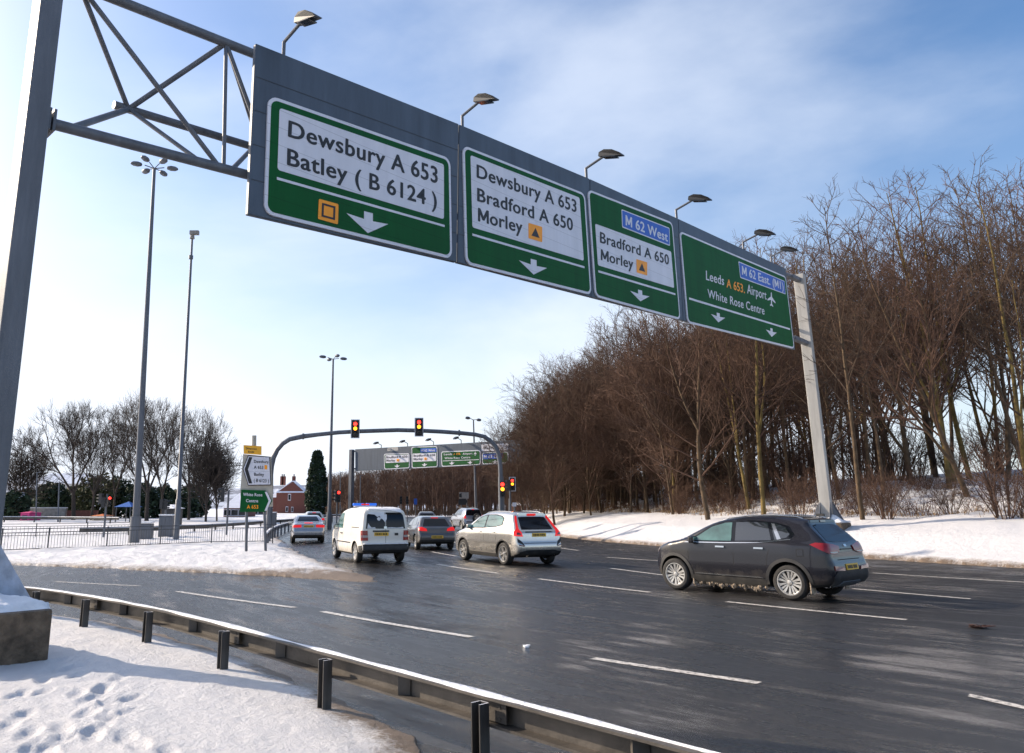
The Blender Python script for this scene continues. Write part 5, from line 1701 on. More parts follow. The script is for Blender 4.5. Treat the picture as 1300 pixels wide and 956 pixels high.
def handle(shape, parent, x, z, m, side=90):
    shape_u = lambda xx: (xx - shape.L / 2) * (-1)   # from the left viewer x decreases rightwards
    for v in (side,):
        pts = [(U90(shape, x - .10), z - .016), (U90(shape, x + .10), z - .016), (U90(shape, x + .10), z + .016), (U90(shape, x - .10), z + .016)]
        if v == -90: pts = mirror(pts)
        shape.patch(pts, v, m, 'door_handle', parent, off=.035, step=.3)
def U90(s, x): return -(x - s.L / 2)
def side_patch(s, pts, m, name, parent, both=True, **k):
    """pts in (x, z)"""
    q = [(U90(s, x), z) for x, z in pts]
    a = s.patch(q, 90, m, name, parent, **k)
    if both: s.patch(mirror(q), -90, m, name, parent, **k)
    return a
def rear_patch(s, pts, m, name, parent, both=False, view=0, **k):
    a = s.patch(pts, view, m, name, parent, **k)
    if both: s.patch(mirror(pts), -view, m, name, parent, **k)
    return a
def ring(cx, cz, r0, r1, a0, a1, n=18):
    A = [(cx + r1 * math.cos(R(a0 + (a1 - a0) * k / n)), cz + r1 * math.sin(R(a0 + (a1 - a0) * k / n))) for k in range(n + 1)]
    B = [(cx + r0 * math.cos(R(a0 + (a1 - a0) * k / n)), cz + r0 * math.sin(R(a0 + (a1 - a0) * k / n))) for k in range(n + 1)]
    return A + B[::-1]
def seam(s, pts, parent, w=.008, name='door_gap'):
    """thin shut line along pts (x,z), left and right"""
    L_, R_ = [], []
    for i, p in enumerate(pts):
        a = pts[max(0, i - 1)]; c = pts[min(len(pts) - 1, i + 1)]
        dx, dz = c[0] - a[0], c[1] - a[1]; l = math.hypot(dx, dz) or 1
        L_.append((p[0] - dz / l * w / 2, p[1] + dx / l * w / 2)); R_.append((p[0] + dz / l * w / 2, p[1] - dx / l * w / 2))
    side_patch(s, L_ + R_[::-1], 'under_dark', name, parent, off=.0015, step=.25, depth=.004)

def new_car(name, label, cat, rl_px, heading, wb, track_half, group=None, z=0.0, zr=0.0):
    """rl_px: pixel where the rear left tyre touches the road"""
    g = G(*rl_px); h = R(heading)
    fwd = Vector((-math.sin(h), math.cos(h), 0)); left = Vector((-math.cos(h), -math.sin(h), 0))
    return g, fwd, left, h
def put(root, g, fwd, left, h, rear_x, L, yw):
    """move the car so that the rear left contact patch sits at g"""
    root.location = g - fwd * (rear_x - L / 2) - left * yw
    root.rotation_euler = (0, 0, math.pi / 2 + h)

WID_SUV = [(0, .90), (.22, .93), (.42, .985), (.62, 1.0), (.9, .985), (1.08, .955), (1.16, .90), (1.35, .825), (1.5, .745), (1.62, .66), (1.8, .5)]
PLAN = lambda L: [(-.3, .80), (0, .86), (.12, .925), (.35, .975), (.8, 1), (L - 1.2, 1), (L - .6, .97), (L - .25, .90), (L, .78), (L + .3, .6)]

# ---- dark grey SUV
def dark_suv():
    L, W = 4.06, 1.85
    prof = [(.18, .30), (.05, .38), (.0, .52), (.005, .70), (.055, .80), (.075, .95), (.10, 1.08), (.20, 1.20), (.36, 1.36), (.50, 1.50), (.46, 1.555), (.60, 1.60), (1.0, 1.635), (1.55, 1.645), (2.05, 1.61), (2.5, 1.50), (2.9, 1.30), (3.28, 1.10), (3.6, 1.05), (3.82, .97), (3.96, .87), (4.03, .72), (4.06, .55), (4.03, .38), (3.92, .25), (3.2, .22), (1.0, .22), (.4, .27)]
    s = CarShape(L, W, prof, WID_SUV, [(-.3, .80), (0, .86), (.12, .925), (.35, .975), (.8, 1), (L - 1.0, 1), (L - .5, .96), (L - .2, .86), (L, .70), (L + .3, .5)], k=.09)
    g, fwd, left, h = new_car('', '', '', (1006.5, 762.3), 38.5, 2.62, 0)
    root = empty('sport_utility_car', label='dark graphite five door sport utility car with slush under its sill, nearest car', cat='car')
    rw, rx, fxx = .345, .86, 3.43
    put(root, g, fwd, left, h, rx, L, W / 2 - .10)
    s.body(84, 34, 32, (rx, fxx), rw, root, ['paint_graphite', 'under_dark'])
    for x in (rx, fxx):
        for sg in (1, -1):
            wheel(root, x - L / 2, sg * (W / 2 - .13), rw, .225, 5, 'wide', sg, rim_r=.70)
        side_patch(s, ring(x, rw, rw + .06, rw + .125, -8, 188), 'plastic_black', 'arch_trim', root, off=.012)
    side_patch(s, [(rx + rw + .12, .24), (fxx - rw - .12, .24), (fxx - rw - .12, .37), (rx + rw + .12, .37)], 'plastic_black', 'sill', root, off=.014)
    side_patch(s, [(rx + rw + .16, .400), (fxx - rw - .16, .400), (fxx - rw - .22, .418), (rx + rw + .22, .418)], 'mirror_chrome', 'door_moulding', root, off=.016)
    # windows: dark surround then panes
    side_patch(s, [(3.10, 1.075), (2.50, 1.445), (2.2, 1.53), (1.6, 1.545), (1.1, 1.51), (.82, 1.44), (.70, 1.27), (.78, 1.20), (1.4, 1.115), (2.2, 1.085)], 'glass_tint', 'window_surround', root, off=.003)
    side_patch(s, [(2.98, 1.10), (2.52, 1.395), (2.22, 1.485), (2.06, 1.495), (2.04, 1.115)], 'glass_side', 'side_window', root, off=.008)
    side_patch(s, [(1.95, 1.115), (1.97, 1.50), (1.6, 1.51), (1.28, 1.50), (1.17, 1.15)], 'glass', 'side_window', root, off=.008)
    side_patch(s, [(1.10, 1.16), (1.21, 1.49), (1.1, 1.48), (.90, 1.42), (.80, 1.28), (.86, 1.215)], 'glass', 'side_window', root, off=.008)
    side_patch(s, [(1.05, 1.165), (1.20, 1.49), (1.13, 1.48), (.97, 1.18)], 'mirror_chrome', 'pillar_trim', root, off=.012)
    side_patch(s, [(3.16, 1.05), (2.2, 1.062), (1.4, 1.09), (.78, 1.175), (.78, 1.19), (1.4, 1.108), (2.2, 1.08), (3.1, 1.07)], 'mirror_chrome', 'waist_trim', root, off=.010)
    # rear
    rear_patch(s, [(-.62, 1.17), (-.3, 1.135), (.3, 1.135), (.62, 1.17), (.50, 1.46), (.3, 1.48), (-.3, 1.48), (-.50, 1.46)], 'glass_tint', 'rear_window', root, off=.006)
    rear_patch(s, [(-.56, 1.525), (.56, 1.525), (.54, 1.56), (-.54, 1.56)], 'paint_graphite', 'spoiler', root, off=.012)
    rear_patch(s, [(-.12, 1.532), (.12, 1.532), (.12, 1.552), (-.12, 1.552)], 'lamp_red_dark', 'brake_light', root, off=.018)
    for vw, nm in ((38, 1),):
        P = [(-.22, 1.09), (-.12, 1.13), (.25, 1.10), (.46, 1.06), (.44, .96), (.28, .915), (.05, .93), (-.08, 1.0)]
        t = s.patch([(.72 - .9 * (-u) - 1.44, z) for u, z in P], vw, 'lamp_red', 'tail_light', root, off=.02, step=.06)
        s.patch([(u * .9 - .72, z) for u, z in [(.08, .965), (.36, .96), (.36, .94), (.22, .93), (.10, .94)]], vw, 'lamp_clear', 'tail_light_lens', t, off=.024, step=.06)
        t = s.patch([(-(u * .9 - .72), z) for u, z in P], -vw, 'lamp_red', 'tail_light', root, off=.02, step=.06)
        s.patch([(-(u * .9 - .72), z) for u, z in [(.08, .965), (.36, .96), (.36, .94), (.22, .93), (.10, .94)]], -vw, 'lamp_clear', 'tail_light_lens', t, off=.024, step=.06)
    rear_patch(s, [(-.74, .26), (.74, .26), (.78, .50), (.70, .60), (-.70, .60), (-.78, .50)], 'plastic_black', 'bumper', root, off=.018)
    rear_patch(s, [(-.50, .30), (.50, .30), (.40, .40), (-.40, .40)], 'galv', 'skid_plate', root, off=.028)
    for sg in (-1, 1):
        s.patch([(sg * u, z) for u, z in ((.36, .60), (.76, .62), (.76, .70), (.40, .665))], 0, 'lamp_red_dark', 'rear_reflector', root, off=.022)
    rear_patch(s, [(-.50, .80), (.50, .80), (.50, .815), (-.50, .815)], 'under_dark', 'tailgate_gap', root, off=.002, depth=.004)
    rear_patch(s, [(-.26, .99), (.26, .99), (.24, 1.012), (-.24, 1.012)], 'plastic_black', 'tailgate_trim', root, off=.016)
    rear_patch(s, [(-.055, 1.045), (.055, 1.045), (.055, 1.09), (-.055, 1.09)], 'mirror_chrome', 'badge', root, off=.016)
    plate_uk(s, root, -.26, .26, .61, .72)
    b = MB(); b.beam((-L / 2 + .24, -.05, 1.19), (-L / 2 + .30, .30, 1.24), .015, .02); b.build('wiper', 'plastic_black', root)
    for sg in (-1, 1):
        pts = []
        for x in (.62, .75, 1.2, 1.7, 2.2, 2.38):
            P, _ = s.march(np.array([[x, sg * .54, 2.4]]), np.array([[0, 0, -1.0]]), 2)
            pts.append(Vector((x - L / 2, sg * .54, P[0, 2] + (.022 if .7 < x < 2.3 else .0))))
        b = MB(); b.tube(pts, .013, 8); b.build('roof_rail', 'mirror_chrome', root, smooth=60)
        mirror_part(root, 2.92 - L / 2, sg * (W / 2 * .86), 1.12, 'paint_graphite', sg)
    for x in (1.42, 2.28): 
        handle(s, root, x, .985, 'mirror_chrome', 90); handle(s, root, x, .985, 'mirror_chrome', -90)
    seam(s, [(2.0, 1.08), (1.99, .8), (2.0, .42)], root); seam(s, [(3.0, 1.06), (3.06, .85), (3.03, .5), (2.98, .42)], root)
    seam(s, [(1.12, 1.12), (1.22, .95), (1.28, .75), (1.28, .42)], root)
    side_patch(s, [(.52, 1.00), (.66, 1.00), (.66, .86), (.52, .86)], 'under_dark', 'fuel_flap_gap', root, both=False, off=.001, depth=.003)
    side_patch(s, [(.53, .99), (.65, .99), (.65, .87), (.53, .87)], 'paint_graphite', 'fuel_flap', root, both=False, off=.004)
    # windscreen, lamps, bonnet gap
    s.patch([(-.62, 1.14), (.62, 1.14), (.52, 1.50), (-.52, 1.50)], 180, 'glass', 'windscreen', root, off=.006)
    s.patch([(-.44, .60), (.44, .60), (.40, .80), (-.40, .80)], 180, 'plastic_black', 'grille', root, off=.006)
    for sg in (-1, 1):
        s.patch([(sg * u, z) for u, z in ((.12, .72), (.65, .80), (.77, .90), (.45, .92), (.15, .84))], 180 - sg * 35, 'lamp_clear', 'headlight', root, off=.010, step=.08)
    b = MB(); b.box((-.1 - L / 2 + .6, -.0, 1.665), (.16, .05, .05)); b.build('aerial', 'plastic_black', root)
    # frozen slush hanging below the sill
    b = MB()
    rr = random.Random(5)
    for k in range(64):
        x = rx + rw + .08 + rr.random() ** .9 * (fxx - rx - 2 * rw - .16)
        for sg in (1,):
            c = Vector((x - L / 2, sg * (W / 2 - .10 - rr.uniform(0, .08)), .24 - rr.uniform(0, .06)))
            r0 = rr.uniform(.02, .055)
            b.lathe([(.001, r0), (r0 * .8, r0 * .5), (r0, 0), (r0 * .7, -r0 * .8), (.001, -r0 * 1.5)], 6, Matrix.Rotation(rr.uniform(0, 3), 3, 'Z'))
            for i in range(len(b.v) - 30, len(b.v)):
                v = b.v[i]; b.v[i] = (v[0] * rr.uniform(.8, 1.3) + c.x, v[1] + c.y, v[2] * rr.uniform(.8, 1.2) + c.z)
    b.build('frozen_slush', 'slush_lump', root)
    for x in (fxx - rw - .10, rx - rw - .06):
        for sg in (1, -1):
            b = MB(); b.box((x - L / 2, sg * (W / 2 - .14), .27), (.02, .2, .22)); b.build('mud_flap', 'slush_lump', root)
    return root

# ---- silver estate SUV
def silver_suv():
    L, W = 4.45, 1.86
    prof = [(.2, .30), (.06, .38), (.0, .50), (.0, .66), (.06, .74), (.09, .90), (.10, 1.04), (.20, 1.12), (.42, 1.38), (.56, 1.55), (.50, 1.60), (.66, 1.645), (1.1, 1.68), (1.7, 1.695), (2.2, 1.66), (2.6, 1.56), (3.0, 1.36), (3.35, 1.14), (3.6, 1.08), (4.0, .99), (4.25, .88), (4.40, .74), (4.45, .56), (4.42, .38), (4.25, .25), (3.2, .22), (1.0, .22), (.4, .27)]
    wid = [(0, .90), (.22, .93), (.42, .985), (.70, 1.0), (.98, .985), (1.12, .94), (1.2, .885), (1.4, .80), (1.55, .72), (1.66, .63), (1.8, .5)]
    s = CarShape(L, W, prof, wid, PLAN(L), k=.09)
    g, fwd, left, h = new_car('', '', '', (641.5, 717.5), 25, 2.7, 0)
    root = empty('estate_car', label='silver sport utility estate with tall lit red tail lights, in the middle of the road', cat='car')
    rw, rx, fxx = .355, .84, 3.52
    put(root, g, fwd, left, h, rx, L, W / 2 - .10)
    s.body(76, 32, 30, (rx, fxx), rw, root, ['paint_silver', 'under_dark'])
    for x in (rx, fxx):
        for sg in (1, -1): wheel(root, x - L / 2, sg * (W / 2 - .13), rw, .235, 5, 'multi', sg, rim_r=.70)
        side_patch(s, ring(x, rw, rw + .06, rw + .10, -8, 188), 'plastic_black', 'arch_trim', root, off=.008)
    side_patch(s, [(rx + rw + .12, .24), (fxx - rw - .12, .24), (fxx - rw - .12, .36), (rx + rw + .12, .36)], 'plastic_black', 'sill', root, off=.012)
    side_patch(s, [(3.18, 1.12), (2.55, 1.50), (2.2, 1.575), (1.6, 1.585), (1.15, 1.54), (.98, 1.46), (.98, 1.24), (1.4, 1.18), (2.2, 1.13)], 'glass_tint', 'window_surround', root, off=.003)
    side_patch(s, [(3.04, 1.145), (2.57, 1.455), (2.25, 1.535), (2.12, 1.54), (2.10, 1.16)], 'glass_side', 'side_window', root, off=.008)
    side_patch(s, [(2.02, 1.165), (2.04, 1.55), (1.6, 1.555), (1.2, 1.515), (1.03, 1.44), (1.03, 1.26), (1.4, 1.20)], 'glass_side', 'side_window', root, off=.008)
    rear_patch(s, [(-.60, 1.12), (.60, 1.12), (.50, 1.52), (.3, 1.545), (-.3, 1.545), (-.50, 1.52)], 'glass_tint', 'rear_window', root, off=.006)
    rear_patch(s, [(-.52, 1.575), (.52, 1.575), (.50, 1.605), (-.50, 1.605)], 'paint_silver', 'spoiler', root, off=.03)
    rear_patch(s, [(-.16, 1.582), (.16, 1.582), (.16, 1.596), (-.16, 1.596)], 'lamp_red_lit', 'brake_light', root, off=.045)
    # boomerang lights: lower wide foot, shoulder, then up beside the glass
    P = [(.58, .91), (.84, .93), (.86, 1.05), (.80, 1.12), (.81, 1.25), (.84, 1.42), (.84, 1.55), (.79, 1.55), (.775, 1.42), (.745, 1.25), (.71, 1.13), (.62, 1.03)]
    for sg in (-1, 1):
        t = s.patch([(-sg * (u - .02), z) for u, z in P], sg * 35, 'lamp_red_lit', 'tail_light', root, off=.02, step=.06)
        s.patch([(-sg * (u - .02), z) for u, z in [(.63, .955), (.76, .965), (.76, 1.03), (.68, 1.02)]], sg * 35, 'lamp_red_dark', 'tail_light_lens', t, off=.026, step=.06)
    plate_uk(s, root, -.26, .26, .90, 1.01)
    rear_patch(s, [(-.50, 1.03), (.50, 1.03), (.50, 1.06), (-.50, 1.06)], 'plastic_black', 'tailgate_trim', root, off=.014)
    rear_patch(s, [(-.74, .25), (.74, .25), (.78, .44), (.5, .50), (-.5, .50), (-.78, .44)], 'plastic_black', 'bumper', root, off=.016)
    rear_patch(s, [(-.62, .70), (.62, .70), (.62, .714), (-.62, .714)], 'under_dark', 'tailgate_gap', root, off=.002, depth=.004)
    for sg in (-1, 1):
        s.patch([(sg * u, z) for u, z in ((.62, .60), (.80, .63), (.80, .67), (.64, .64))], 0, 'lamp_red_dark', 'rear_reflector', root, off=.012)
        b = MB(); b.tube([(-L / 2 + .06, sg * .5, .33), (-L / 2 - .02, sg * .5, .33)], .045, 10, caps=False); b.build('exhaust', 'mirror_chrome', root)
        mirror_part(root, 3.02 - L / 2, sg * (W / 2 * .86), 1.17, 'paint_silver', sg)
        pts = []
        for x in (.75, .9, 1.3, 1.8, 2.3, 2.45):
            P_, _ = s.march(np.array([[x, sg * .54, 2.4]]), np.array([[0, 0, -1.0]]), 2)
            pts.append(Vector((x - L / 2, sg * .54, P_[0, 2] + (.018 if .8 < x < 2.4 else .0))))
        b = MB(); b.tube(pts, .012, 8); b.build('roof_rail', 'mirror_chrome', root, smooth=60)
    for x in (1.42, 2.32):
        handle(s, root, x, 1.02, 'paint_silver', 90); handle(s, root, x, 1.02, 'paint_silver', -90)
    seam(s, [(2.06, 1.14), (2.05, .8), (2.06, .38)], root); seam(s, [(3.1, 1.1), (3.14, .85), (3.1, .5), (3.05, .38)], root); seam(s, [(1.05, 1.2), (1.2, .98), (1.28, .75), (1.28, .38)], root)
    s.patch([(-.64, 1.18), (.64, 1.18), (.52, 1.56), (-.52, 1.56)], 180, 'glass', 'windscreen', root, off=.006)
    s.patch([(-.40, .56), (.40, .56), (.44, .80), (-.44, .80)], 180, 'plastic_black', 'grille', root, off=.006)
    for sg in (-1, 1):
        s.patch([(sg * u, z) for u, z in ((.12, .74), (.65, .80), (.77, .92), (.45, .92), (.15, .86))], 180 - sg * 35, 'lamp_clear', 'headlight', root, off=.010, step=.08)
    b = MB(); b.beam((-L / 2 + .20, -.1, 1.15), (-L / 2 + .30, .25, 1.22), .015, .02); b.build('wiper', 'plastic_black', root)
    for sg in (-1, 1):
        s.patch([(sg * u, z) for u, z in ((.60, .62), (.82, .74), (.82, .86), (.68, .76))], 0, 'plastic_black', 'bumper_accent', root, off=.008)
        s.patch([(-sg * u, z) for u, z in ((.74, .5), (1.0, .5), (1.0, .62), (.78, .60))], sg * 35, 'lamp_clear', 'rear_fog_surround', root, off=.008) if 0 else None
    return root

# ---- white van
def white_van():
    L, W = 4.35, 1.74
    prof = [(.10, .34), (.0, .40), (-.02, .52), (.0, .60), (.07, .63), (.07, 1.0), (.10, 1.35), (.17, 1.62), (.24, 1.73), (.5, 1.78), (1.4, 1.815), (2.2, 1.80), (2.65, 1.72), (3.0, 1.52), (3.35, 1.25), (3.6, 1.10), (3.95, 1.0), (4.2, .88), (4.33, .70), (4.35, .52), (4.3, .35), (4.1, .26), (3.0, .24), (1.0, .24)]
    wid = [(0, .92), (.24, .95), (.45, .99), (.75, 1.0), (1.0, .985), (1.15, .965), (1.4, .925), (1.6, .885), (1.70, .84), (1.85, .7)]
    plan = [(-.3, .90), (0, .93), (.12, .965), (.4, .99), (.8, 1), (L - 1.2, 1), (L - .6, .96), (L - .25, .88), (L, .76), (L + .3, .6)]
    s = CarShape(L, W, prof, wid, plan, k=.10)
    g, fwd, left, h = new_car('', '', '', (453, 714.2), 21, 2.68, 0)
    root = empty('panel_van', label='small white panel van with snow smeared rear windows and black bumper', cat='van')
    rw, rx, fxx = .325, .80, 3.46
    put(root, g, fwd, left, h, rx, L, W / 2 - .10)
    s.body(72, 30, 32, (rx, fxx), rw, root, ['paint_white', 'under_dark'])
    for x in (rx, fxx):
        for sg in (1, -1): wheel(root, x - L / 2, sg * (W / 2 - .12), rw, .205, 7, 'plain', sg, rim_r=.70)
    side_patch(s, [(3.28, 1.16), (2.78, 1.56), (2.62, 1.62), (2.36, 1.62), (2.34, 1.10), (3.1, 1.10)], 'glass_side', 'side_window', root, off=.006)
    side_patch(s, [(1.3, .62), (fxx - rw - .14, .62), (fxx - rw - .14, .655), (1.3, .655)], 'plastic_black', 'side_moulding', root, off=.014)
    side_patch(s, [(.42, 1.135), (1.25, 1.135), (1.25, 1.165), (.42, 1.165)], 'plastic_black', 'door_slide_track', root, off=.004)
    for zz in ((-.60, -.02), (.02, .60)):
        a, c = zz
        sgn = -1 if a < 0 else 1
        pts = [(a, 1.13), (c, 1.13), (c, 1.58), (a, 1.58)]
        if a < 0: pts = [(-.70, 1.12), (-.02, 1.12), (-.02, 1.645), (-.56, 1.645), (-.64, 1.56)]
        else: pts = [(.02, 1.12), (.70, 1.12), (.64, 1.56), (.56, 1.645), (.02, 1.645)]
        s.patch(pts, 0, 'glass_tint', 'rear_window', root, off=.006)
    # smears of snow on the glass
    rr = random.Random(11)
    def blob(cx, cz, rx_, rz_, n=14, j=.35):
        return [(cx + rx_ * (1 + rr.uniform(-j, j)) * math.cos(2 * math.pi * k / n), cz + rz_ * (1 + rr.uniform(-j, j)) * math.sin(2 * math.pi * k / n)) for k in range(n)]
    for q in ([(-.62, 1.60), (-.38, 1.58), (-.28, 1.50), (-.18, 1.54), (-.10, 1.46), (-.05, 1.50), (-.02, 1.65), (-.56, 1.65)],
              [(-.20, 1.58), (.06, 1.58), (.04, 1.42), (-.02, 1.33), (-.07, 1.40), (-.13, 1.45), (-.17, 1.42)],
              [(-.65, 1.125), (-.35, 1.125), (-.38, 1.17), (-.5, 1.16), (-.56, 1.22), (-.61, 1.30)],
              [(.0, 1.125), (.64, 1.125), (.62, 1.17), (.4, 1.15), (.2, 1.165), (.06, 1.15)],
              [(-.30, 1.46), (-.22, 1.50), (-.17, 1.43), (-.22, 1.37), (-.28, 1.40)]):
        s.patch(q, 0, 'snow_lump', 'snow_smear', root, off=.016, step=.12)
    s.patch([(-.005, .64), (.005, .64), (.005, 1.66), (-.005, 1.66)], 0, 'under_dark', 'door_gap', root, off=.002, depth=.004)
    s.patch([(-.45, 1.015), (.12, 1.015), (.12, 1.065), (-.45, 1.065)], 0, 'plastic_black', 'plate_lamp_bar', root, off=.02)
    plate_uk(s, root, -.40, .10, .89, 1.0)
    s.patch([(.32, .90), (.44, .90), (.44, .98), (.32, .98)], 0, 'plastic_black', 'door_handle', root, off=.02)
    s.patch([(-.06, 1.12), (.04, 1.12), (.04, 1.19), (-.06, 1.19)], 0, 'mirror_chrome', 'badge', root, off=.018)
    for sg in (-1, 1):
        P = [(.60, .74), (.83, .74), (.84, 1.06), (.62, 1.06)]
        t = s.patch([(-sg * u, z) for u, z in P], sg * 22, 'lamp_red', 'tail_light', root, off=.018, step=.08)
        s.patch([(-sg * u, z) for u, z in ((.61, .84), (.82, .84), (.82, .91), (.615, .91))], sg * 22, 'lamp_clear', 'tail_light_lens', t, off=.023, step=.08)
        mirror_part(root, 2.98 - L / 2, sg * (W / 2 * .90), 1.13, 'plastic_black', sg)
        s.patch([(sg * u, z) for u, z in ((.12, .74), (.62, .78), (.75, 1.0), (.45, .98), (.15, .86))], 180 - sg * 30, 'lamp_clear', 'headlight', root, off=.010, step=.08)
    s.patch([(-.79, .36), (.79, .36), (.79, .60), (-.79, .60)], 0, 'plastic_black', 'bumper', root, off=.02)
    for sg in (-1, 1):
        side_patch(s, [(.0, .36), (.36, .36), (.36, .56), (.0, .60)], 'plastic_black', 'bumper_corner', root, both=True, off=.016) if sg == 1 else None
    b = MB(); b.box((-L / 2 + .02, 0, .635), (.12, 1.56, .035)); bevel(b.build('snow_ledge', 'snow_lump', root), .015, 2)
    s.patch([(-.62, 1.20), (.62, 1.20), (.55, 1.66), (-.55, 1.66)], 180, 'glass', 'windscreen', root, off=.006)
    s.patch([(-.40, .50), (.40, .50), (.40, .74), (-.40, .74)], 180, 'plastic_black', 'grille', root, off=.006)
    for x, z in ((2.42, .93),): handle(s, root, x, z, 'plastic_black', 90)
    side_patch(s, [(1.25, .96), (1.42, .96), (1.42, .99), (1.25, .99)], 'plastic_black', 'door_handle', root, both=False, off=.03) if 0 else None
    seam(s, [(2.28, 1.62), (2.26, 1.1), (2.26, .34)], root); seam(s, [(3.22, 1.1), (3.16, .8), (3.05, .5), (3.02, .36)], root)
    seam(s, [(1.27, 1.62), (1.25, 1.1), (1.25, .7)], root)
    # old snow along the roof edges
    b = MB()
    s.patch([(.18, -.60), (.30, .55), (.7, .5), (1.2, .58), (1.1, -.5), (.6, -.62)], 'top', 'snow_lump', 'snow_cap', root, off=.03, step=.12)
    b = MB(); b.tube([(-L / 2 + .5, 0, 1.80), (-L / 2 + .4, 0, 1.90)], .012, 6); b.build('aerial', 'plastic_black', root)
    return root

# ---- generic cars seen from behind
def rear_car(name, label, paint, L, W, prof, wid, rl, heading, rw, rx, fxx, glass, sideglass, lights, plate, lit, k=.09, bumper=True, res=(60, 26, 24), z=0, extras=None, brake=None, mirrors=(2.75, .98), detail=True):
    s = CarShape(L, W, prof, wid, PLAN(L), k=k)
    g, fwd, left, h = new_car('', '', '', rl, heading, 0, 0)
    root = empty(name, label=label, cat='car')
    put(root, g, fwd, left, h, rx, L, W / 2 - .10)
    s.body(*res, (rx, fxx), rw, root, [paint, 'under_dark'])
    for x in (rx, fxx):
        for sg in (1, -1): wheel(root, x - L / 2, sg * (W / 2 - .13), rw, .21, 5, 'plain', sg, rim_r=.66)
    s.patch(glass, 0, 'glass_tint', 'rear_window', root, off=.006)
    for q in sideglass: side_patch(s, q, 'glass', 'side_window', root, off=.006)
    lm = 'lamp_red_lit' if lit else 'lamp_red'
    for P, vw in lights:
        for sg in (-1, 1): s.patch([(-sg * u, zz) for u, zz in P], sg * vw, lm, 'tail_light', root, off=.018, step=.08)
    plate_uk(s, root, *plate)
    if bumper:
        s.patch([(-W * .43, .26), (W * .43, .26), (W * .44, .42), (-W * .44, .42)], 0, 'plastic_black', 'bumper', root, off=.014)
    if brake: s.patch(brake, 0, lm, 'brake_light', root, off=.02)
    for sg in (-1, 1): mirror_part(root, mirrors[0] - L / 2, sg * (W / 2 * .88), mirrors[1], paint, sg)
    s.patch([(-.58, prof_z(s, .76)), (.58, prof_z(s, .76)), (.50, prof_z(s, .93)), (-.50, prof_z(s, .93))], 180, 'glass', 'windscreen', root, off=.006)
    for sg in (-1, 1):
        s.patch([(sg * u, zz) for u, zz in ((.12, .60), (.62, .64), (.74, .74), (.45, .74), (.15, .70))], 180 - sg * 35, 'lamp_clear', 'headlight', root, off=.010, step=.1)
    if extras: extras(s, root, L, W)
    return root
def prof_z(s, fr): return float(s.poly[:, 1].max() * fr)

WID_CAR = [(0, .90), (.2, .94), (.4, .99), (.62, 1.0), (.82, .98), (.93, .94), (1.0, .89), (1.2, .80), (1.33, .71), (1.45, .60), (1.6, .5)]
def hatch_prof(L, H):
    k = H / 1.46
    return [(.18, .28), (.04, .34), (.0, .48), (.01, .62), (.07, .70), (.10, .84), (.14, .96 * k), (.30, 1.02 * k), (.55, 1.28 * k), (.66, 1.37 * k), (.66, 1.40 * k), (1.0, 1.44 * k), (1.6, 1.46 * k), (2.1, 1.43 * k), (2.55, 1.30 * k), (3.1, 1.0 * k), (3.4, .93 * k), (L - .3, .80 * k), (L - .08, .66), (L, .5), (L - .04, .34), (L - .2, .22), (3.0, .20), (1.0, .20)]
def sedan_prof(L, H):
    return [(.18, .28), (.04, .34), (.0, .48), (.0, .62), (.05, .72), (.08, .90), (.14, .99), (.5, 1.02), (.78, 1.05), (1.2, 1.26), (1.5, 1.36), (1.9, 1.41), (2.35, 1.40), (2.8, 1.28), (3.3, 1.0), (3.6, .93), (L - .3, .82), (L - .08, .66), (L, .5), (L - .04, .34), (L - .2, .22), (3.0, .20), (1.0, .20)]

dark_suv(); silver_suv(); white_van()
Pl = [(.42, .80), (.78, .82), (.82, .94), (.66, .97), (.46, .90)]
rear_car('hatchback_car', 'dark grey hatchback between the white van and the silver estate, brake lights on', 'paint_grey', 4.15, 1.76, hatch_prof(4.15, 1.45), WID_CAR,
         (529, 697.5), 10, .315, .78, 3.35, [(-.60, 1.0), (.60, 1.0), (.47, 1.31), (-.47, 1.31)],
         [[(2.95, 1.0), (2.5, 1.25), (2.15, 1.33), (2.05, 1.33), (2.05, .98)], [(1.96, .98), (1.96, 1.33), (1.3, 1.32), (1.0, 1.06)]], [(Pl, 32)], (-.26, .26, .50, .61), True,
         brake=[(-.16, 1.345), (.16, 1.345), (.16, 1.365), (-.16, 1.365)])
Ps = [(.36, .80), (.78, .79), (.82, .91), (.38, .93)]
rear_car('saloon_car', 'silver grey saloon with red brake lights taking the left hand exit', 'paint_sedan', 4.55, 1.78, sedan_prof(4.55, 1.45), WID_CAR,
         (371.3, 689), 10, .32, .9, 3.7, [(-.58, 1.09), (.58, 1.09), (.46, 1.33), (-.46, 1.33)],
         [[(3.1, 1.02), (2.75, 1.24), (2.3, 1.33), (2.2, 1.33), (2.2, 1.0)], [(2.1, 1.0), (2.1, 1.33), (1.5, 1.28), (1.1, 1.08)]], [(Ps, 28)], (-.26, .26, .80, .90), True,
         brake=[(-.22, 1.00), (.22, 1.00), (.22, 1.03), (-.22, 1.03)], bumper=True, mirrors=(2.95, 1.0))
rear_car('hatchback_car', 'pale car just ahead of the silver saloon, only its roof and rear window showing', 'paint_silver', 4.1, 1.72, hatch_prof(4.1, 1.5), WID_CAR,
         (386, 673.5), 12, .31, .78, 3.3, [(-.60, 1.02), (.60, 1.02), (.47, 1.35), (-.47, 1.35)],
         [[(2.9, 1.04), (2.5, 1.27), (2.1, 1.35), (1.2, 1.34), (1.0, 1.10)]], [(Pl, 32)], (-.26, .26, .62, .73), True, brake=[(-.14, 1.38), (.14, 1.38), (.14, 1.41), (-.14, 1.41)], res=(36, 18, 16))
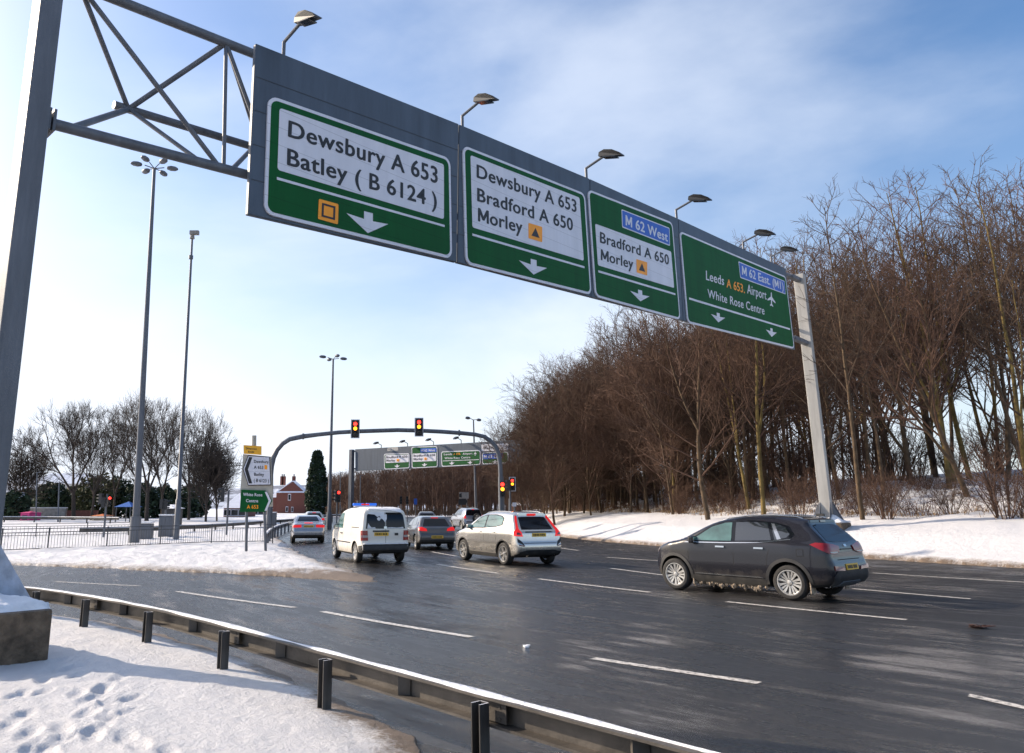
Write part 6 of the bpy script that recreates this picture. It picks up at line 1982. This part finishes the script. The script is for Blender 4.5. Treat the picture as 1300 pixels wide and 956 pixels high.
rear_car('hatchback_car', 'small dark car ahead of the grey hatchback, seen over its roof', 'paint_grey', 4.0, 1.72, hatch_prof(4.0, 1.5), WID_CAR,
         (529, 675), 2, .31, .78, 3.25, [(-.60, 1.0), (.60, 1.0), (.47, 1.35), (-.47, 1.35)],
         [[(2.9, 1.04), (2.5, 1.27), (2.1, 1.35), (1.2, 1.34), (1.0, 1.10)]], [([(.50, .85), (.78, .85), (.76, 1.15), (.64, 1.15)], 32)], (-.26, .26, .62, .73), True, res=(36, 18, 16))
# police car with a light bar
def lightbar(s, root, L, W):
    b = MB(); b.box((-.1, 0, s.poly[:, 1].max() + .03), (.30, 1.10, .06)); b.build('light_bar_base', 'sign_white', root)
    b = MB(); b.box((-.1, .34, s.poly[:, 1].max() + .12), (.28, .55, .13)); b.box((-.1, -.34, s.poly[:, 1].max() + .12), (.28, .55, .13)); bevel(b.build('light_bar', 'beacon_blue', root), .03, 2)
    b = MB(); b.box((-.24, .0, s.poly[:, 1].max() + .12), (.02, .42, .07)); b.build('red_lens', 'lamp_red_lit', root)
    b = MB(); b.tube([(.1, .3, s.poly[:, 1].max() + .05), (.1, .3, s.poly[:, 1].max() + .32)], .08, 8); b.build('beacon', 'paint_dark', root)
rear_car('police_car', 'car with a blue light bar, almost hidden in front of the white van', 'paint_white', 4.5, 1.84, [(x, z * 1.14) for x, z in hatch_prof(4.5, 1.62)], [(z * 1.18, w) for z, w in WID_CAR],
         (449, 692), 16, .34, .82, 3.5, [(-.60, 1.15), (.60, 1.15), (.47, 1.55), (-.47, 1.55)],
         [[(3.0, 1.2), (2.5, 1.45), (2.1, 1.55), (1.2, 1.5), (1.0, 1.2)]], [(Pl, 32)], (-.26, .26, .62, .73), False, res=(36, 18, 16), extras=lightbar)
# boxy off-roader with a spare wheel
def spare(s, root, L, W):
    h = wheel(root, -L / 2 - .12, -.12, .36, .22, 5, 'plain', 1)
    h.name = 'spare_wheel'
    h.rotation_euler = (0, 0, math.pi / 2); h.location = (-L / 2 - .06, -.22, .98)
    b = MB(); b.box((-L / 2 - .02, .42, .80), (.08, .5, .12)); b.build('plate_holder', 'sign_white', root)
    for sg in (-1, 1):
        b = MB(); b.tube([(-.9, sg * .6, s.poly[:, 1].max() + .03), (.7, sg * .6, s.poly[:, 1].max() + .03)], .02, 6); b.build('roof_rail', 'plastic_black', root)
box_prof = [(.18, .34), (.04, .40), (.0, .52), (.0, .66), (.06, .74), (.08, 1.0), (.14, 1.15), (.28, 1.60), (.36, 1.70), (.8, 1.76), (1.8, 1.78), (2.3, 1.72), (2.6, 1.5), (3.0, 1.18), (3.3, 1.10), (3.9, 1.0), (4.1, .8), (4.15, .55), (4.1, .36), (3.9, .28), (1.0, .28)]
rear_car('off_road_car', 'dark off-roader with a spare wheel on its tailgate and snow on the roof', 'paint_sedan', 4.15, 1.80, box_prof, [(z * 1.15, w) for z, w in WID_CAR],
         (586.5, 673.5), 14, .37, .78, 3.3, [(-.64, 1.18), (.64, 1.18), (.54, 1.62), (-.54, 1.62)],
         [[(2.75, 1.2), (2.4, 1.5), (2.1, 1.62), (1.98, 1.62), (1.98, 1.18)], [(1.9, 1.18), (1.9, 1.62), (1.1, 1.62), (1.0, 1.2)]], [([(.60, .95), (.82, .95), (.80, 1.22), (.68, 1.22)], 30)], (.18, .66, .82, .93), True, res=(44, 20, 20), extras=spare,
         brake=[(-.10, 1.62), (.10, 1.62), (.10, 1.66), (-.10, 1.66)], mirrors=(2.6, 1.2))
rear_car('hatchback_car', 'blue car with a snowy roof half hidden behind the silver estate', 'paint_blue', 4.1, 1.72, hatch_prof(4.1, 1.5), WID_CAR,
         (673, 663), -35, .31, .78, 3.3, [(-.60, 1.0), (.60, 1.0), (.47, 1.35), (-.47, 1.35)],
         [[(2.9, 1.04), (2.5, 1.27), (2.1, 1.35), (1.2, 1.34), (1.0, 1.10)]], [(Pl, 32)], (-.26, .26, .62, .73), False, res=(30, 16, 14),
         extras=lambda s, root, L, W: s.patch([(1.0, -.5), (1.0, .5), (2.2, .5), (2.2, -.5)], 'top', 'snow_lump', 'snow_cap', root, off=.05, step=.3))
# ------------------------------------------------------------------ trees
def rvec(r): 
    z = r.uniform(-1, 1); a = r.uniform(0, 2 * math.pi); q = math.sqrt(1 - z * z)
    return Vector((q * math.cos(a), q * math.sin(a), z))
def limb(b, p, d, L, r0, r1, segs, sides, wob, up, r, gnarl=0):
    pts, rads = [p.copy()], [r0]
    q = p.copy(); d = d.normalized()
    for i in range(segs):
        d = (d + rvec(r) * wob + Vector((0, 0, up))).normalized()
        q = q + d * (L / segs)
        pts.append(q.copy()); rads.append(r0 + (r1 - r0) * (i + 1) / segs)
    b.tube(pts, rads, sides, caps=False)
    return pts, rads, d
def branch_dir(d, ang, az):
    a = d.cross(Vector((0, 0, 1)) if abs(d.z) < .95 else Vector((1, 0, 0))).normalized(); c = d.cross(a)
    return (d * math.cos(ang) + (a * math.cos(az) + c * math.sin(az)) * math.sin(ang)).normalized()
def at(pts, t):
    k = t * (len(pts) - 1); i = min(int(k), len(pts) - 2); return pts[i].lerp(pts[i + 1], k - i), (pts[i + 1] - pts[i]).normalized()
def woodland_tree(seed, H=13.0, tr=.15, low=.30, n1=30, n2=7, n3=6, spread=.30, lean=.05, forks=0, ang=(35, 60), fat=1.0):
    """straight trunk, steep branches, fine twigs. Unit height H; returns trunk and crown meshes"""
    r = random.Random(seed)
    tb, cb = MB(), MB()
    d = Vector((r.uniform(-lean, lean), r.uniform(-lean, lean), 1))
    tr *= .68
    tp, tr_, td = limb(tb, Vector((0, 0, -.3)), d, H * .93, tr, tr * .13, 12, 7, .055, .04, r)
    stems = [(tp, 1.0)]
    for k in range(forks):
        p, dd = at(tp, r.uniform(.12, .45))
        fp, _, _ = limb(tb, p, branch_dir(dd, R(r.uniform(18, 32)), r.uniform(0, 6.3)), H * r.uniform(.45, .62), tr * .62, tr * .1, 9, 6, .07, .09, r)
        stems.append((fp, .6))
    golden = 2.4
    for si, (sp, sc) in enumerate(stems):
        nb = int(n1 * sc)
        for k in range(nb):
            t = low + (1 - low) * (k + r.random()) / nb if si == 0 else .2 + .8 * (k + r.random()) / nb
            t = min(t, .985)
            p, dd = at(sp, t)
            L = H * spread * (1.05 - .72 * ((t - low) / (1 - low) if si == 0 else t)) * r.uniform(.65, 1.15)
            rr = max(.016, tr * .50 * (1.1 - t))
            bp, _, bd = limb(cb, p, branch_dir(dd, R(r.uniform(*ang)), k * golden + r.uniform(-.5, .5)), L, rr, .008, 6, 4, .11, .075, r)
            m = max(3, int(n2 * (L / (H * spread)) * 1.4))
            for j in range(m):
                p2, d2 = at(bp, .18 + .80 * (j + r.random()) / m)
                L2 = L * r.uniform(.28, .50)
                sp2, _, _ = limb(cb, p2, branch_dir(d2, R(r.uniform(28, 58)), r.uniform(0, 6.3)), L2, (.010 + rr * .12) * fat, .005 * fat, 3, 3, .14, .06, r)
                for q in range(n3):
                    p3, d3 = at(sp2, .12 + .86 * (q + r.random()) / n3)
                    limb(cb, p3, branch_dir(d3, R(r.uniform(22, 55)), r.uniform(0, 6.3)), L2 * r.uniform(.35, .7), .0065 * fat, .0045 * fat, 2, 3, .15, .05, r)
    return tb, cb
def open_tree(seed, H=15.0, tr=.30, forks=4, depth=5):
    """wide crowned field tree"""
    r = random.Random(seed)
    tb, cb = MB(), MB()
    tp, _, td = limb(tb, Vector((0, 0, -.3)), Vector((r.uniform(-.12, .12), r.uniform(-.12, .12), 1)), H * .30, tr, tr * .72, 6, 9, .05, .04, r)
    def grow(p, d, L, rad, lv):
        b = tb if lv >= depth - 1 else cb
        rad = max(rad, .017)
        pts, _, dd = limb(b, p, d, L, rad, max(rad * .62, .012), 5 if lv > 1 else 3, 6 if lv > 2 else 3, .10 if lv > 1 else .14, .035, r)
        if lv == 0: return
        n = r.choice((2, 3, 3)) if lv > 2 else 3
        for k in range(n):
            a = r.uniform(14, 40) if k else r.uniform(4, 18)
            grow(pts[-1], branch_dir(dd, R(a), r.uniform(0, 6.3)), L * r.uniform(.66, .86), rad * (.62 if k else .74) * .9, lv - 1)
        m = 2 if lv > 3 else 4
        for k in range(m):
            p2, d2 = at(pts, r.uniform(.3, .95))
            if lv >= 2: grow(p2, branch_dir(d2, R(r.uniform(35, 60)), r.uniform(0, 6.3)), L * r.uniform(.4, .6), rad * .34, lv - 2)
            else: limb(cb, p2, branch_dir(d2, R(r.uniform(30, 60)), r.uniform(0, 6.3)), L * .6, max(.013, rad * .4), .009, 2, 3, .15, .05, r)
    for k in range(forks):
        grow(tp[-1 - (k % 2)], branch_dir(td, R(r.uniform(12, 42)), k * 2 * math.pi / forks + r.uniform(-.4, .4)), H * .235, tr * .56, depth)
    return tb, cb
def bush(seed, H=2.6, n=16, tw=9):
    r = random.Random(seed)
    b = MB()
    for k in range(n):
        a = r.uniform(0, 6.3); s = r.uniform(.1, .62)
        pts, _, _ = limb(b, Vector((.18 * math.cos(a), .18 * math.sin(a), -.1)), Vector((math.cos(a) * s, math.sin(a) * s, 1)), H * r.uniform(.6, 1.05), .022, .006, 5, 4, .12, .03, r)
        for j in range(tw):
            p, d = at(pts, r.uniform(.2, .97))
            q, _, _ = limb(b, p, branch_dir(d, R(r.uniform(20, 50)), r.uniform(0, 6.3)), H * r.uniform(.15, .34), .008, .004, 3, 3, .14, .05, r)
            for i in range(3):
                p2, d2 = at(q, r.uniform(.2, .95)); limb(b, p2, branch_dir(d2, R(r.uniform(20, 50)), r.uniform(0, 6.3)), H * .12, .006, .004, 2, 3, .1, .05, r)
    return b
def raw(name, b, m, sm=True):
    me = bpy.data.meshes.new(name); me.from_pydata(b.v, [], b.f); me.materials.append(MATS[m])
    if sm: me.polygons.foreach_set('use_smooth', [True] * len(me.polygons))
    me.update(); return me
def plant_tree(tm, cm, loc, H, H0, rz, label, group=None, name='bare_tree', wide=1.0, tilt=(0, 0)):
    o = empty(name, loc, rz, label=label, cat='tree', group=group)
    s = H / H0
    o.scale = (s * wide, s * wide, s)
    o.rotation_euler = (tilt[0], tilt[1], rz)
    for nm, me in (('trunk', tm), ('crown', cm)):
        c = bpy.data.objects.new(nm, me); COL.objects.link(c); c.parent = o
    return o

# woodland variants
WV = []
for i, (sd, low, sp, fk, tr) in enumerate([(1, .34, .27, 0, .13), (2, .28, .30, 1, .15), (3, .42, .24, 0, .12), (4, .22, .32, 2, .17), (5, .36, .26, 1, .14), (6, .16, .34, 1, .15)]):
    tb, cb = woodland_tree(sd, low=low, spread=sp, forks=fk, tr=tr, n1=28, n2=7, n3=5, ang=(30, 62))
    WV.append((raw('trunk', tb, ('bark', 'bark_moss', 'bark')[i % 3]), raw('crown', cb, ('twig_brown', 'twig_red')[i % 2])))
EV = []
for i, sd in enumerate((21, 22, 23, 24)):            # edge trees with branches nearly to the ground
    tb, cb = woodland_tree(sd, H=10, low=.10, spread=.36, forks=2, tr=.10, n1=36, n2=9, n3=7, ang=(30, 58))
    EV.append((raw('trunk', tb, 'bark'), raw('crown', cb, ('twig_red', 'twig_brown')[i % 2])))
SV = [raw('stems', bush(31 + i), m) for i, m in enumerate(('twig_red', 'twig_brown', 'twig_red'))]

kp = np.array(KERB)
def kerb_point(t):
    seg = np.linalg.norm(np.diff(kp, axis=0), axis=1); cum = np.concatenate([[0], np.cumsum(seg)])
    s = t * cum[-1]; i = min(np.searchsorted(cum, s) - 1, len(seg) - 1); i = max(i, 0)
    f = (s - cum[i]) / seg[i]; p = kp[i] * (1 - f) + kp[i + 1] * f; d = (kp[i + 1] - kp[i]) / seg[i]
    return Vector((p[0], p[1], 0)), Vector((d[1], -d[0], 0))
def colpx(x, y): return PX + F * x / (y * CP)
placed = []
tr = random.Random(77)
def toppx(px):
    px = px
    return float(np.interp(px, [600, 640, 660, 700, 740, 780, 830, 900, 960, 1030, 1100, 1170, 1230, 1300, 1400], [590, 560, 528, 482, 428, 392, 372, 330, 292, 262, 240, 225, 205, 165, 120]))
def height_for(x, y, zb, extra=0.0):
    px = colpx(x, y); t_ = toppx(px) + extra
    d = ray(px, t_)
    return CAMH + d.z / d.y * y - zb
ntree = 0
tries = 0
wood = []
while len(wood) < 165 and tries < 9000:
    tries += 1
    u = tr.random()
    p, nrm = kerb_point(tr.uniform(.05, .70))
    dd = 8.0 + 30 * tr.random() ** 1.35
    q = p + nrm * dd
    if q.y < 12: continue
    px = colpx(q.x, q.y)
    if px < 655 or px > 1420: continue
    d = bank_d(q.x, q.y)
    if d < 7.5: continue
    md = 1.55 if d < 16 else 2.1
    if any((q.x - a) ** 2 + (q.y - b_) ** 2 < md * md for a, b_, *_ in wood): continue
    wood.append((q.x, q.y, d))
wood.sort(key=lambda w: w[2])
desc = ['slender bare tree with a straight trunk inside the wood', 'bare tree with a forked mossy trunk inside the wood', 'tall thin bare tree with a high crown inside the wood', 'many-stemmed bare tree with spreading boughs inside the wood', 'bare tree with brown twigs and a leaning stem inside the wood', 'bare tree with low reddish branches inside the wood']
looks = ['slender straight', 'fork-trunked', 'thin high-crowned', 'many-stemmed', 'slightly leaning', 'low-branched']
MARKS = [(640, 'beyond the signal gantry leg'), (690, 'above the blue car'), (725, 'over the silver estate\'s tail'), (765, 'left of the first green sign gap'), (805, 'under the third sign panel'), (845, 'before the dark car\'s bonnet'), (885, 'above the dark car\'s windscreen'), (925, 'over the dark car\'s front door'), (960, 'over the dark car\'s rear door'), (1000, 'just left of the pale gantry post'), (1045, 'just right of the pale gantry post'), (1085, 'above the dark car\'s tailgate'), (1125, 'a little right of the dark car'), (1165, 'before the gap of sky in the wood'), (1205, 'beside the leaning snowy trunk'), (1245, 'left of the reddish thicket'), (1285, 'behind the reddish thicket'), (1330, 'at the right edge')]
seen = {}
PRE = ['another', 'third', 'fourth', 'fifth', 'sixth', 'seventh', 'eighth', 'ninth', 'tenth', 'eleventh', 'twelfth', 'thirteenth', 'fourteenth', 'fifteenth', 'sixteenth', 'seventeenth', 'eighteenth', 'nineteenth', 'twentieth', 'twenty-first', 'twenty-second', 'twenty-third', 'twenty-fourth', 'twenty-fifth', 'last']
def wood_label(px, d, look, kind='tree'):
    m = min(MARKS, key=lambda q: abs(q[0] - px))[1]
    row = 'front row' if d < 12 else ('second row' if d < 17 else ('mid wood' if d < 25 else 'deep wood'))
    L_ = '%s %s, %s, %s' % (look, kind, row, m)
    if L_ in seen:
        seen[L_] += 1
        return '%s %s' % (PRE[min(seen[L_] - 2, len(PRE) - 1)], L_)
    seen[L_] = 1
    return L_
for k, (x, y, d) in enumerate(wood):
    zb = ground_z(x, y)
    v = tr.randrange(6)
    H = height_for(x, y, zb, tr.uniform(-8, 62) + max(0, (d - 12)) * .6)
    H = min(max(H, 5.5), 20)
    o = plant_tree(*WV[v], (x, y, zb), H, 13.0, tr.uniform(0, 6.28), wood_label(colpx(x, y), d, looks[v]), 'bare trees of the roadside wood', wide=tr.uniform(.85, 1.1), tilt=(tr.uniform(-.04, .04), tr.uniform(-.05, .05)))
# edge rows of lower, bushier trees
ne = 0; tries = 0; edge = []
while len(edge) < 84 and tries < 4000:
    tries += 1
    p, nrm = kerb_point(tr.uniform(.24, .74))
    q = p + nrm * (tr.uniform(6.6, 12) if p.y < 50 else tr.uniform(2.5, 12))
    px = colpx(q.x, q.y)
    if px < 640 or px > 930 or q.y < 20: continue
    if bank_d(q.x, q.y) < np.interp(q.y, [45, 75], [6.3, 2.2]): continue
    if any((q.x - a) ** 2 + (q.y - b_) ** 2 < 1.5 ** 2 for a, b_ in edge): continue
    edge.append((q.x, q.y))
for x, y in edge:
    zb = ground_z(x, y)
    H = min(max(height_for(x, y, zb, tr.uniform(-5, 40) if colpx(x, y) < 725 else tr.uniform(10, 110)), 3.0), 13)
    v = tr.randrange(4)
    plant_tree(*EV[v], (x, y, zb), H, 10.0, tr.uniform(0, 6.28), wood_label(colpx(x, y), bank_d(x, y), ['bushy reddish', 'bushy brown', 'broad reddish', 'broad brown'][v], 'tree'), 'bushy trees along the edge of the wood', wide=tr.uniform(.9, 1.25))
# a few named by eye
def special(px, py, Y, v, toppy, label, tilt=(0, 0), wide=1.0, rz=0.0, V=None):
    a = atY(px, py, Y); zb = ground_z(a.x, Y) if px > 640 else 0
    H = atY(px, toppy, Y).z - zb
    return plant_tree(*(V or WV)[v], (a.x, Y, zb), H, 13.0 if V is None else 10.0, rz, label, wide=wide, tilt=tilt)
special(898, 640, 41, 5, 335, 'tall mossy tree with long level boughs behind the dark car\'s bonnet', wide=1.25, rz=1)
special(1093, 640, 33.5, 0, 232, 'straight ochre trunked tree just right of the gantry post', rz=2)
special(1228, 632, 35, 3, 250, 'tree with a snow lined trunk leaning left into the wood', tilt=(0, -.38), rz=.4)
special(968, 640, 40, 1, 290, 'mossy tree left of the gantry post base', rz=4)
special(684, 652, 62, 3, 545, 'young tree with pale yellow stems leaning over the traffic lights', tilt=(0, -.18), rz=5, V=EV)
special(676, 652, 68, 2, 560, 'thin pale stemmed tree beside the leaning young tree', tilt=(0, -.12), rz=2, V=EV)

# shrubs on the bank
nb = 0; tries = 0; shr = []
while len(shr) < 130 and tries < 6000:
    tries += 1
    p, nrm = kerb_point(tr.uniform(.1, .75))
    q = p + nrm * (tr.uniform(6.2, 12) if len(shr) < 55 else tr.uniform(11, 32))
    px = colpx(q.x, q.y)
    if px < 650 or px > 1360 or q.y < 15: continue
    if any((q.x - a) ** 2 + (q.y - b_) ** 2 < 1.2 for a, b_ in shr): continue
    shr.append((q.x, q.y))
for x, y in shr:
    me = SV[tr.randrange(3)]
    o = bpy.data.objects.new('shrub', me); COL.objects.link(o)
    s = tr.uniform(.35, .95) * (1.25 if y > 45 else .8) * (1.7 if bank_d(x, y) > 12.5 else 1)
    o.location = (x, y, ground_z(x, y)); o.scale = (s * 1.15, s * 1.15, s); o.rotation_euler = (0, 0, tr.uniform(0, 6.28))
    tag(o, wood_label(colpx(x, y), bank_d(x, y), 'low reddish', 'shrub'), 'shrub', 'leafless shrubs along the top of the bank')
for px, py, Y, sc, lab in ((1013, 642, 36, .95, 'dense dark leafless shrub left of the gantry post'), (1125, 645, 33, 1.0, 'fan shaped shrub of bare shoots between two trunks right of the gantry post'), (1272, 640, 30, 1.3, 'tall thicket of arching reddish shoots at the right edge')):
    a = atY(px, py, Y); o = bpy.data.objects.new('shrub', SV[0]); COL.objects.link(o); o.location = (a.x, Y, ground_z(a.x, Y)); o.scale = (sc,) * 3
    tag(o, lab, 'shrub')
# brambles, dead grass: nobody could count them
def undergrowth():
    b = MB(); g = MB()
    r = random.Random(8)
    for k in range(9000):
        p, nrm = kerb_point(r.uniform(.1, .66)); q = p + nrm * (r.uniform(8.2, 17) if r.random() < .8 else r.uniform(6.8, 9))
        if q.y < 14: continue
        px = colpx(q.x, q.y)
        if px < 690 or px > 1380: continue
        if fbm(np.array([q.x * .5]), np.array([q.y * .5]), 3, 77)[0] < (.42 if px < 1080 else .34): continue
        z = ground_z_fast(q.x, q.y)
        h = r.uniform(.15, .75)
        a = r.uniform(0, 6.3)
        p0 = Vector((q.x, q.y, z)); p1 = p0 + Vector((math.cos(a) * h * .5, math.sin(a) * h * .5, h)); p2 = p1 + Vector((math.cos(a) * h * .8, math.sin(a) * h * .8, -h * .3))
        b.tube([p0, p1, p2], [.010, .008, .005], 3, caps=False)
        for j in range(2):
            s_ = p0.lerp(p1, r.random()); b.tube([s_, s_ + Vector((r.uniform(-.3, .3), r.uniform(-.3, .3), r.uniform(.05, .3)))], [.007, .005], 3, caps=False)
    for k in range(2600):
        p, nrm = kerb_point(r.uniform(.1, .7)); q = p + nrm * r.gauss(8.3, .9)
        if q.y < 14: continue
        z = ground_z_fast(q.x, q.y)
        for j in range(3):
            a = r.uniform(0, 6.3); l = r.uniform(.10, .34)
            p0 = Vector((q.x + r.uniform(-.1, .1), q.y + r.uniform(-.1, .1), z)); t_ = p0 + Vector((math.cos(a) * l * .5, math.sin(a) * l * .5, l))
            w = Vector((-math.sin(a), math.cos(a), 0)) * .012
            g.add([p0 - w, p0 + w, t_], [(0, 1, 2)])
    o = b.build('undergrowth', 'twig_red', fix=False); tag(o, 'tangle of reddish brambles and dead stems on the snowy bank', kind='stuff')
    o = g.build('dead_grass', 'dry_grass', fix=False); tag(o, 'tufts of dry straw coloured grass poking through the snow on the bank', kind='stuff')
_gx = np.linspace(5, 70, 261); _gy = np.linspace(5, 130, 501)
_X, _Y = np.meshgrid(_gx, _gy, indexing='ij'); _D = sdpoly(np.stack([_X.ravel(), _Y.ravel()], 1), INNER)
_Z = h_bank(_X.ravel(), _Y.ravel(), _D).reshape(_X.shape)
def ground_z_fast(x, y):
    i = (x - 5) / 65 * 260; j = (y - 5) / 125 * 500
    i = min(max(i, 0), 259.9); j = min(max(j, 0), 499.9)
    a, c = int(i), int(j); u, v = i - a, j - c
    return float((_Z[a, c] * (1 - u) + _Z[a + 1, c] * u) * (1 - v) + (_Z[a, c + 1] * (1 - u) + _Z[a + 1, c + 1] * u) * v)
undergrowth()

# ---- trees in the field at left
OV = []
for i, sd in enumerate((51, 52, 53)):
    tb, cb = open_tree(sd, depth=5); OV.append((raw('trunk', tb, 'twig_grey'), raw('crown', cb, 'twig_grey')))
tb, cb = woodland_tree(61, H=13, low=.12, spread=.42, forks=3, tr=.26, n1=40, n2=9, n3=6, ang=(30, 62), fat=2.6); DV = (raw('trunk', tb, 'twig_grey'), raw('crown', cb, 'twig_grey'))
def meshtop(me): return max(v.co.z for v in me.vertices)
OH = [meshtop(c) for _, c in OV]; DH = meshtop(DV[1])
def left_tree(px, Y, top, v, label, wide=1.0, tilt=(0, 0), rz=0.0):
    a = atY(px, 652, Y); H = atY(px, top, Y).z
    if v == 'd': t_, c_, h0 = DV[0], DV[1], DH
    else: t_, c_, h0 = OV[v][0], OV[v][1], OH[v]
    plant_tree(t_, c_, (a.x, Y, .1), H, h0, rz, label, 'bare trees in the field at left', wide=wide, tilt=tilt)
left_tree(24, 105, 542, 'd', 'bushy bare tree at the far left beside the big gantry post', 1.0)
left_tree(94, 100, 508, 0, 'spreading bare tree with an upright trunk, first tall one from the left', .95, rz=.5)
left_tree(116, 98, 535, 1, 'bare tree whose trunk leans right then bends up, beside the first tall tree', .8, (0, .10), 2)
left_tree(144, 108, 520, 2, 'slender bare tree midway between the first tall tree and the lighting mast', .62, rz=1)
left_tree(187, 92, 496, 1, 'tallest spreading bare tree right behind the lighting mast', .95, rz=3.3)
left_tree(206, 102, 515, 2, 'bare tree between the lighting mast and the camera pole', .7, (0, .06), 4.1)
left_tree(240, 100, 514, 0, 'bare tree right behind the camera pole', .72, (0, -.04), 5)
left_tree(262, 88, 533, 'd', 'dense round topped bare tree left of the arrow signs', 1.0, (0, .04), 2)
left_tree(276, 91, 540, 'd', 'dense bare tree nearest the arrow signs', .8, (0, -.05), 1)
left_tree(-40, 95, 520, 1, 'bare tree beyond the left edge of the big gantry post', .9, rz=3)

# ---- evergreens
def leaf_mass(r, n, fn, size):
    b = MB()
    for k in range(n):
        c = fn(r); d = rvec(r); e = rvec(r).cross(d)
        if e.length < .1: continue
        e.normalize(); d = e.cross(d.cross(e)).normalized() if False else d.normalized()
        f_ = e
        s = size * r.uniform(.6, 1.3)
        b.add([c - f_ * s * .5, c + d * s, c + f_ * s * .5, c - d * s * .6], [(0, 1, 2, 3)])
    return b
def evergreen(px, Y, w_px, top, label, name='evergreen_bush', m='evergreen', shape='round', n=5200, size=.30, trunk=True):
    a = atY(px, 652, Y); o_ = Vector((a.x, Y, 0))
    W_ = w_px / F * Y; H = atY(px, top, Y).z
    r = random.Random(int(px * 7))
    root = empty(name, o_, label=label, cat='tree')
    def fn(r):
        if shape == 'column':
            t = r.random() ** .8
            rad = W_ / 2 * min(1, (1.02 - t) ** .42 * 1.12) * min(1, .62 + t * 1.6)
            q = r.random() ** .35; az = r.uniform(0, 6.3)
            rr_ = rad * q * (1 + .34 * noise.noise(Vector((math.cos(az) * 2.4, math.sin(az) * 2.4, t * 11))))
            return o_ + Vector((rr_ * math.cos(az), rr_ * math.sin(az), .2 + t * (H - .2)))
        v = rvec(r); q = r.random() ** .3
        lump = 1 + .30 * noise.noise(v * 2.1 + Vector((px, 0, 0)))
        return o_ + Vector((v.x * W_ / 2 * q * lump, v.y * W_ / 2 * q * lump, H * .48 + v.z * H * .52 * q * lump))
    b = leaf_mass(r, n, fn, size)
    b.build('crown', m, root, o_, fix=False)
    b = MB(); b.tube([o_, o_ + Vector((0, 0, H * .6))], [.25, .1], 7); b.build('trunk', 'bark', root, o_)
evergreen(401, 118, 27, 573, 'tall dark columnar conifer beside the brick house', 'conifer', 'evergreen', 'column', 12000, .32)
evergreen(400.5, 117.6, 8, 571.5, 'thin pointed tip of the conifer', 'conifer', 'evergreen', 'column', 500, .2) if 0 else None
for k, (px, Y, w, top, m) in enumerate([(14, 100, 40, 624, 'evergreen'), (36, 118, 46, 620, 'evergreen'), (62, 112, 40, 612, 'evergreen'), (92, 122, 44, 618, 'evergreen_olive'), (122, 115, 60, 603, 'evergreen_olive'), (150, 120, 50, 606, 'evergreen'), (178, 116, 46, 612, 'evergreen'), (205, 121, 40, 616, 'evergreen'), (232, 118, 40, 618, 'evergreen'), (246, 126, 36, 612, 'evergreen')]):
    evergreen(px, Y, w, top, ['dark low evergreen beside the big gantry post', 'dark evergreen behind the pink hut', 'dark evergreen above the pale yard wall', 'olive evergreen between the yard wall and the first tall tree', 'large rounded olive evergreen left of the blue canopy', 'dark evergreen above the blue canopy', 'dark evergreen right behind the lighting mast', 'dark evergreen behind the grey cabinets', 'dark evergreen right of the camera pole', 'dark evergreen behind the dense bare trees'][k], m=m, n=3400, size=.34)

# ---- far wood on the rise behind the far gantry, one mass
def far_wood():
    r = random.Random(99)
    b = MB()
    for k in range(620):
        px = r.uniform(405, 690); Y = r.uniform(175, 260)
        top = float(np.interp(px, [405, 440, 470, 520, 600, 690], [607, 601, 596, 590, 584, 575])) + r.uniform(0, 12)
        a = atY(px, 650, Y); H = atY(px, top, Y).z
        base = Vector((a.x, Y, .2))
        d = Vector((r.uniform(-.06, .06), 0, 1))
        pts, _, _ = limb(b, base, d, H * .95, .13, .03, 5, 4, .05, .02, r)
        for j in range(34):
            p, dd = at(pts, r.uniform(.12, .99))
            q, _, _ = limb(b, p, branch_dir(dd, R(r.uniform(25, 60)), r.uniform(0, 6.3)), H * r.uniform(.1, .24), .04, .02, 2, 3, .15, .08, r)
            for i in range(4):
                p2, d2 = at(q, r.uniform(.2, 1)); limb(b, p2, branch_dir(d2, R(r.uniform(20, 60)), r.uniform(0, 6.3)), H * .09, .022, .015, 1, 3, .1, .05, r)
    o = b.build('far_woods', 'twig_red', fix=False)
    tag(o, 'brown mass of distant bare woodland behind the far gantry', kind='stuff')
far_wood()
# low bushes along the distant verge
def far_scrub():
    r = random.Random(5); b = MB()
    for k in range(1500):
        px = r.uniform(405, 640); Y = r.uniform(150, 175)
        a = atY(px, 652, Y); p = Vector((a.x, Y, .1))
        for j in range(4):
            b.tube([p, p + Vector((r.uniform(-.6, .6), r.uniform(-.6, .6), r.uniform(.4, 1.7)))], [.03, .012], 3, caps=False)
    tag(b.build('far_scrub', 'twig_brown', fix=False), 'low brown scrub along the distant verge', kind='stuff')
far_scrub()
print('trees', len(wood), len(edge), len(shr))

# wide low boughed trees that stand before the end of the far gantry
for k, (px, Y, v, top, w) in enumerate(((668, 58, 0, 548, 1.5), (690, 64, 1, 510, 1.5), (704, 57, 2, 492, 1.4), (655, 70, 3, 560, 1.2), (716, 66, 3, 470, 1.3))):
    special(px, 650, Y, v, top, ['wide reddish tree over the signal cluster', 'wide brown tree just right of the signal cluster', 'wide reddish tree behind the tail of the silver estate', 'low brown tree at the end of the far gantry', 'broad tree leaning over the silver estate'][k], wide=w, rz=k * 1.3, V=EV)
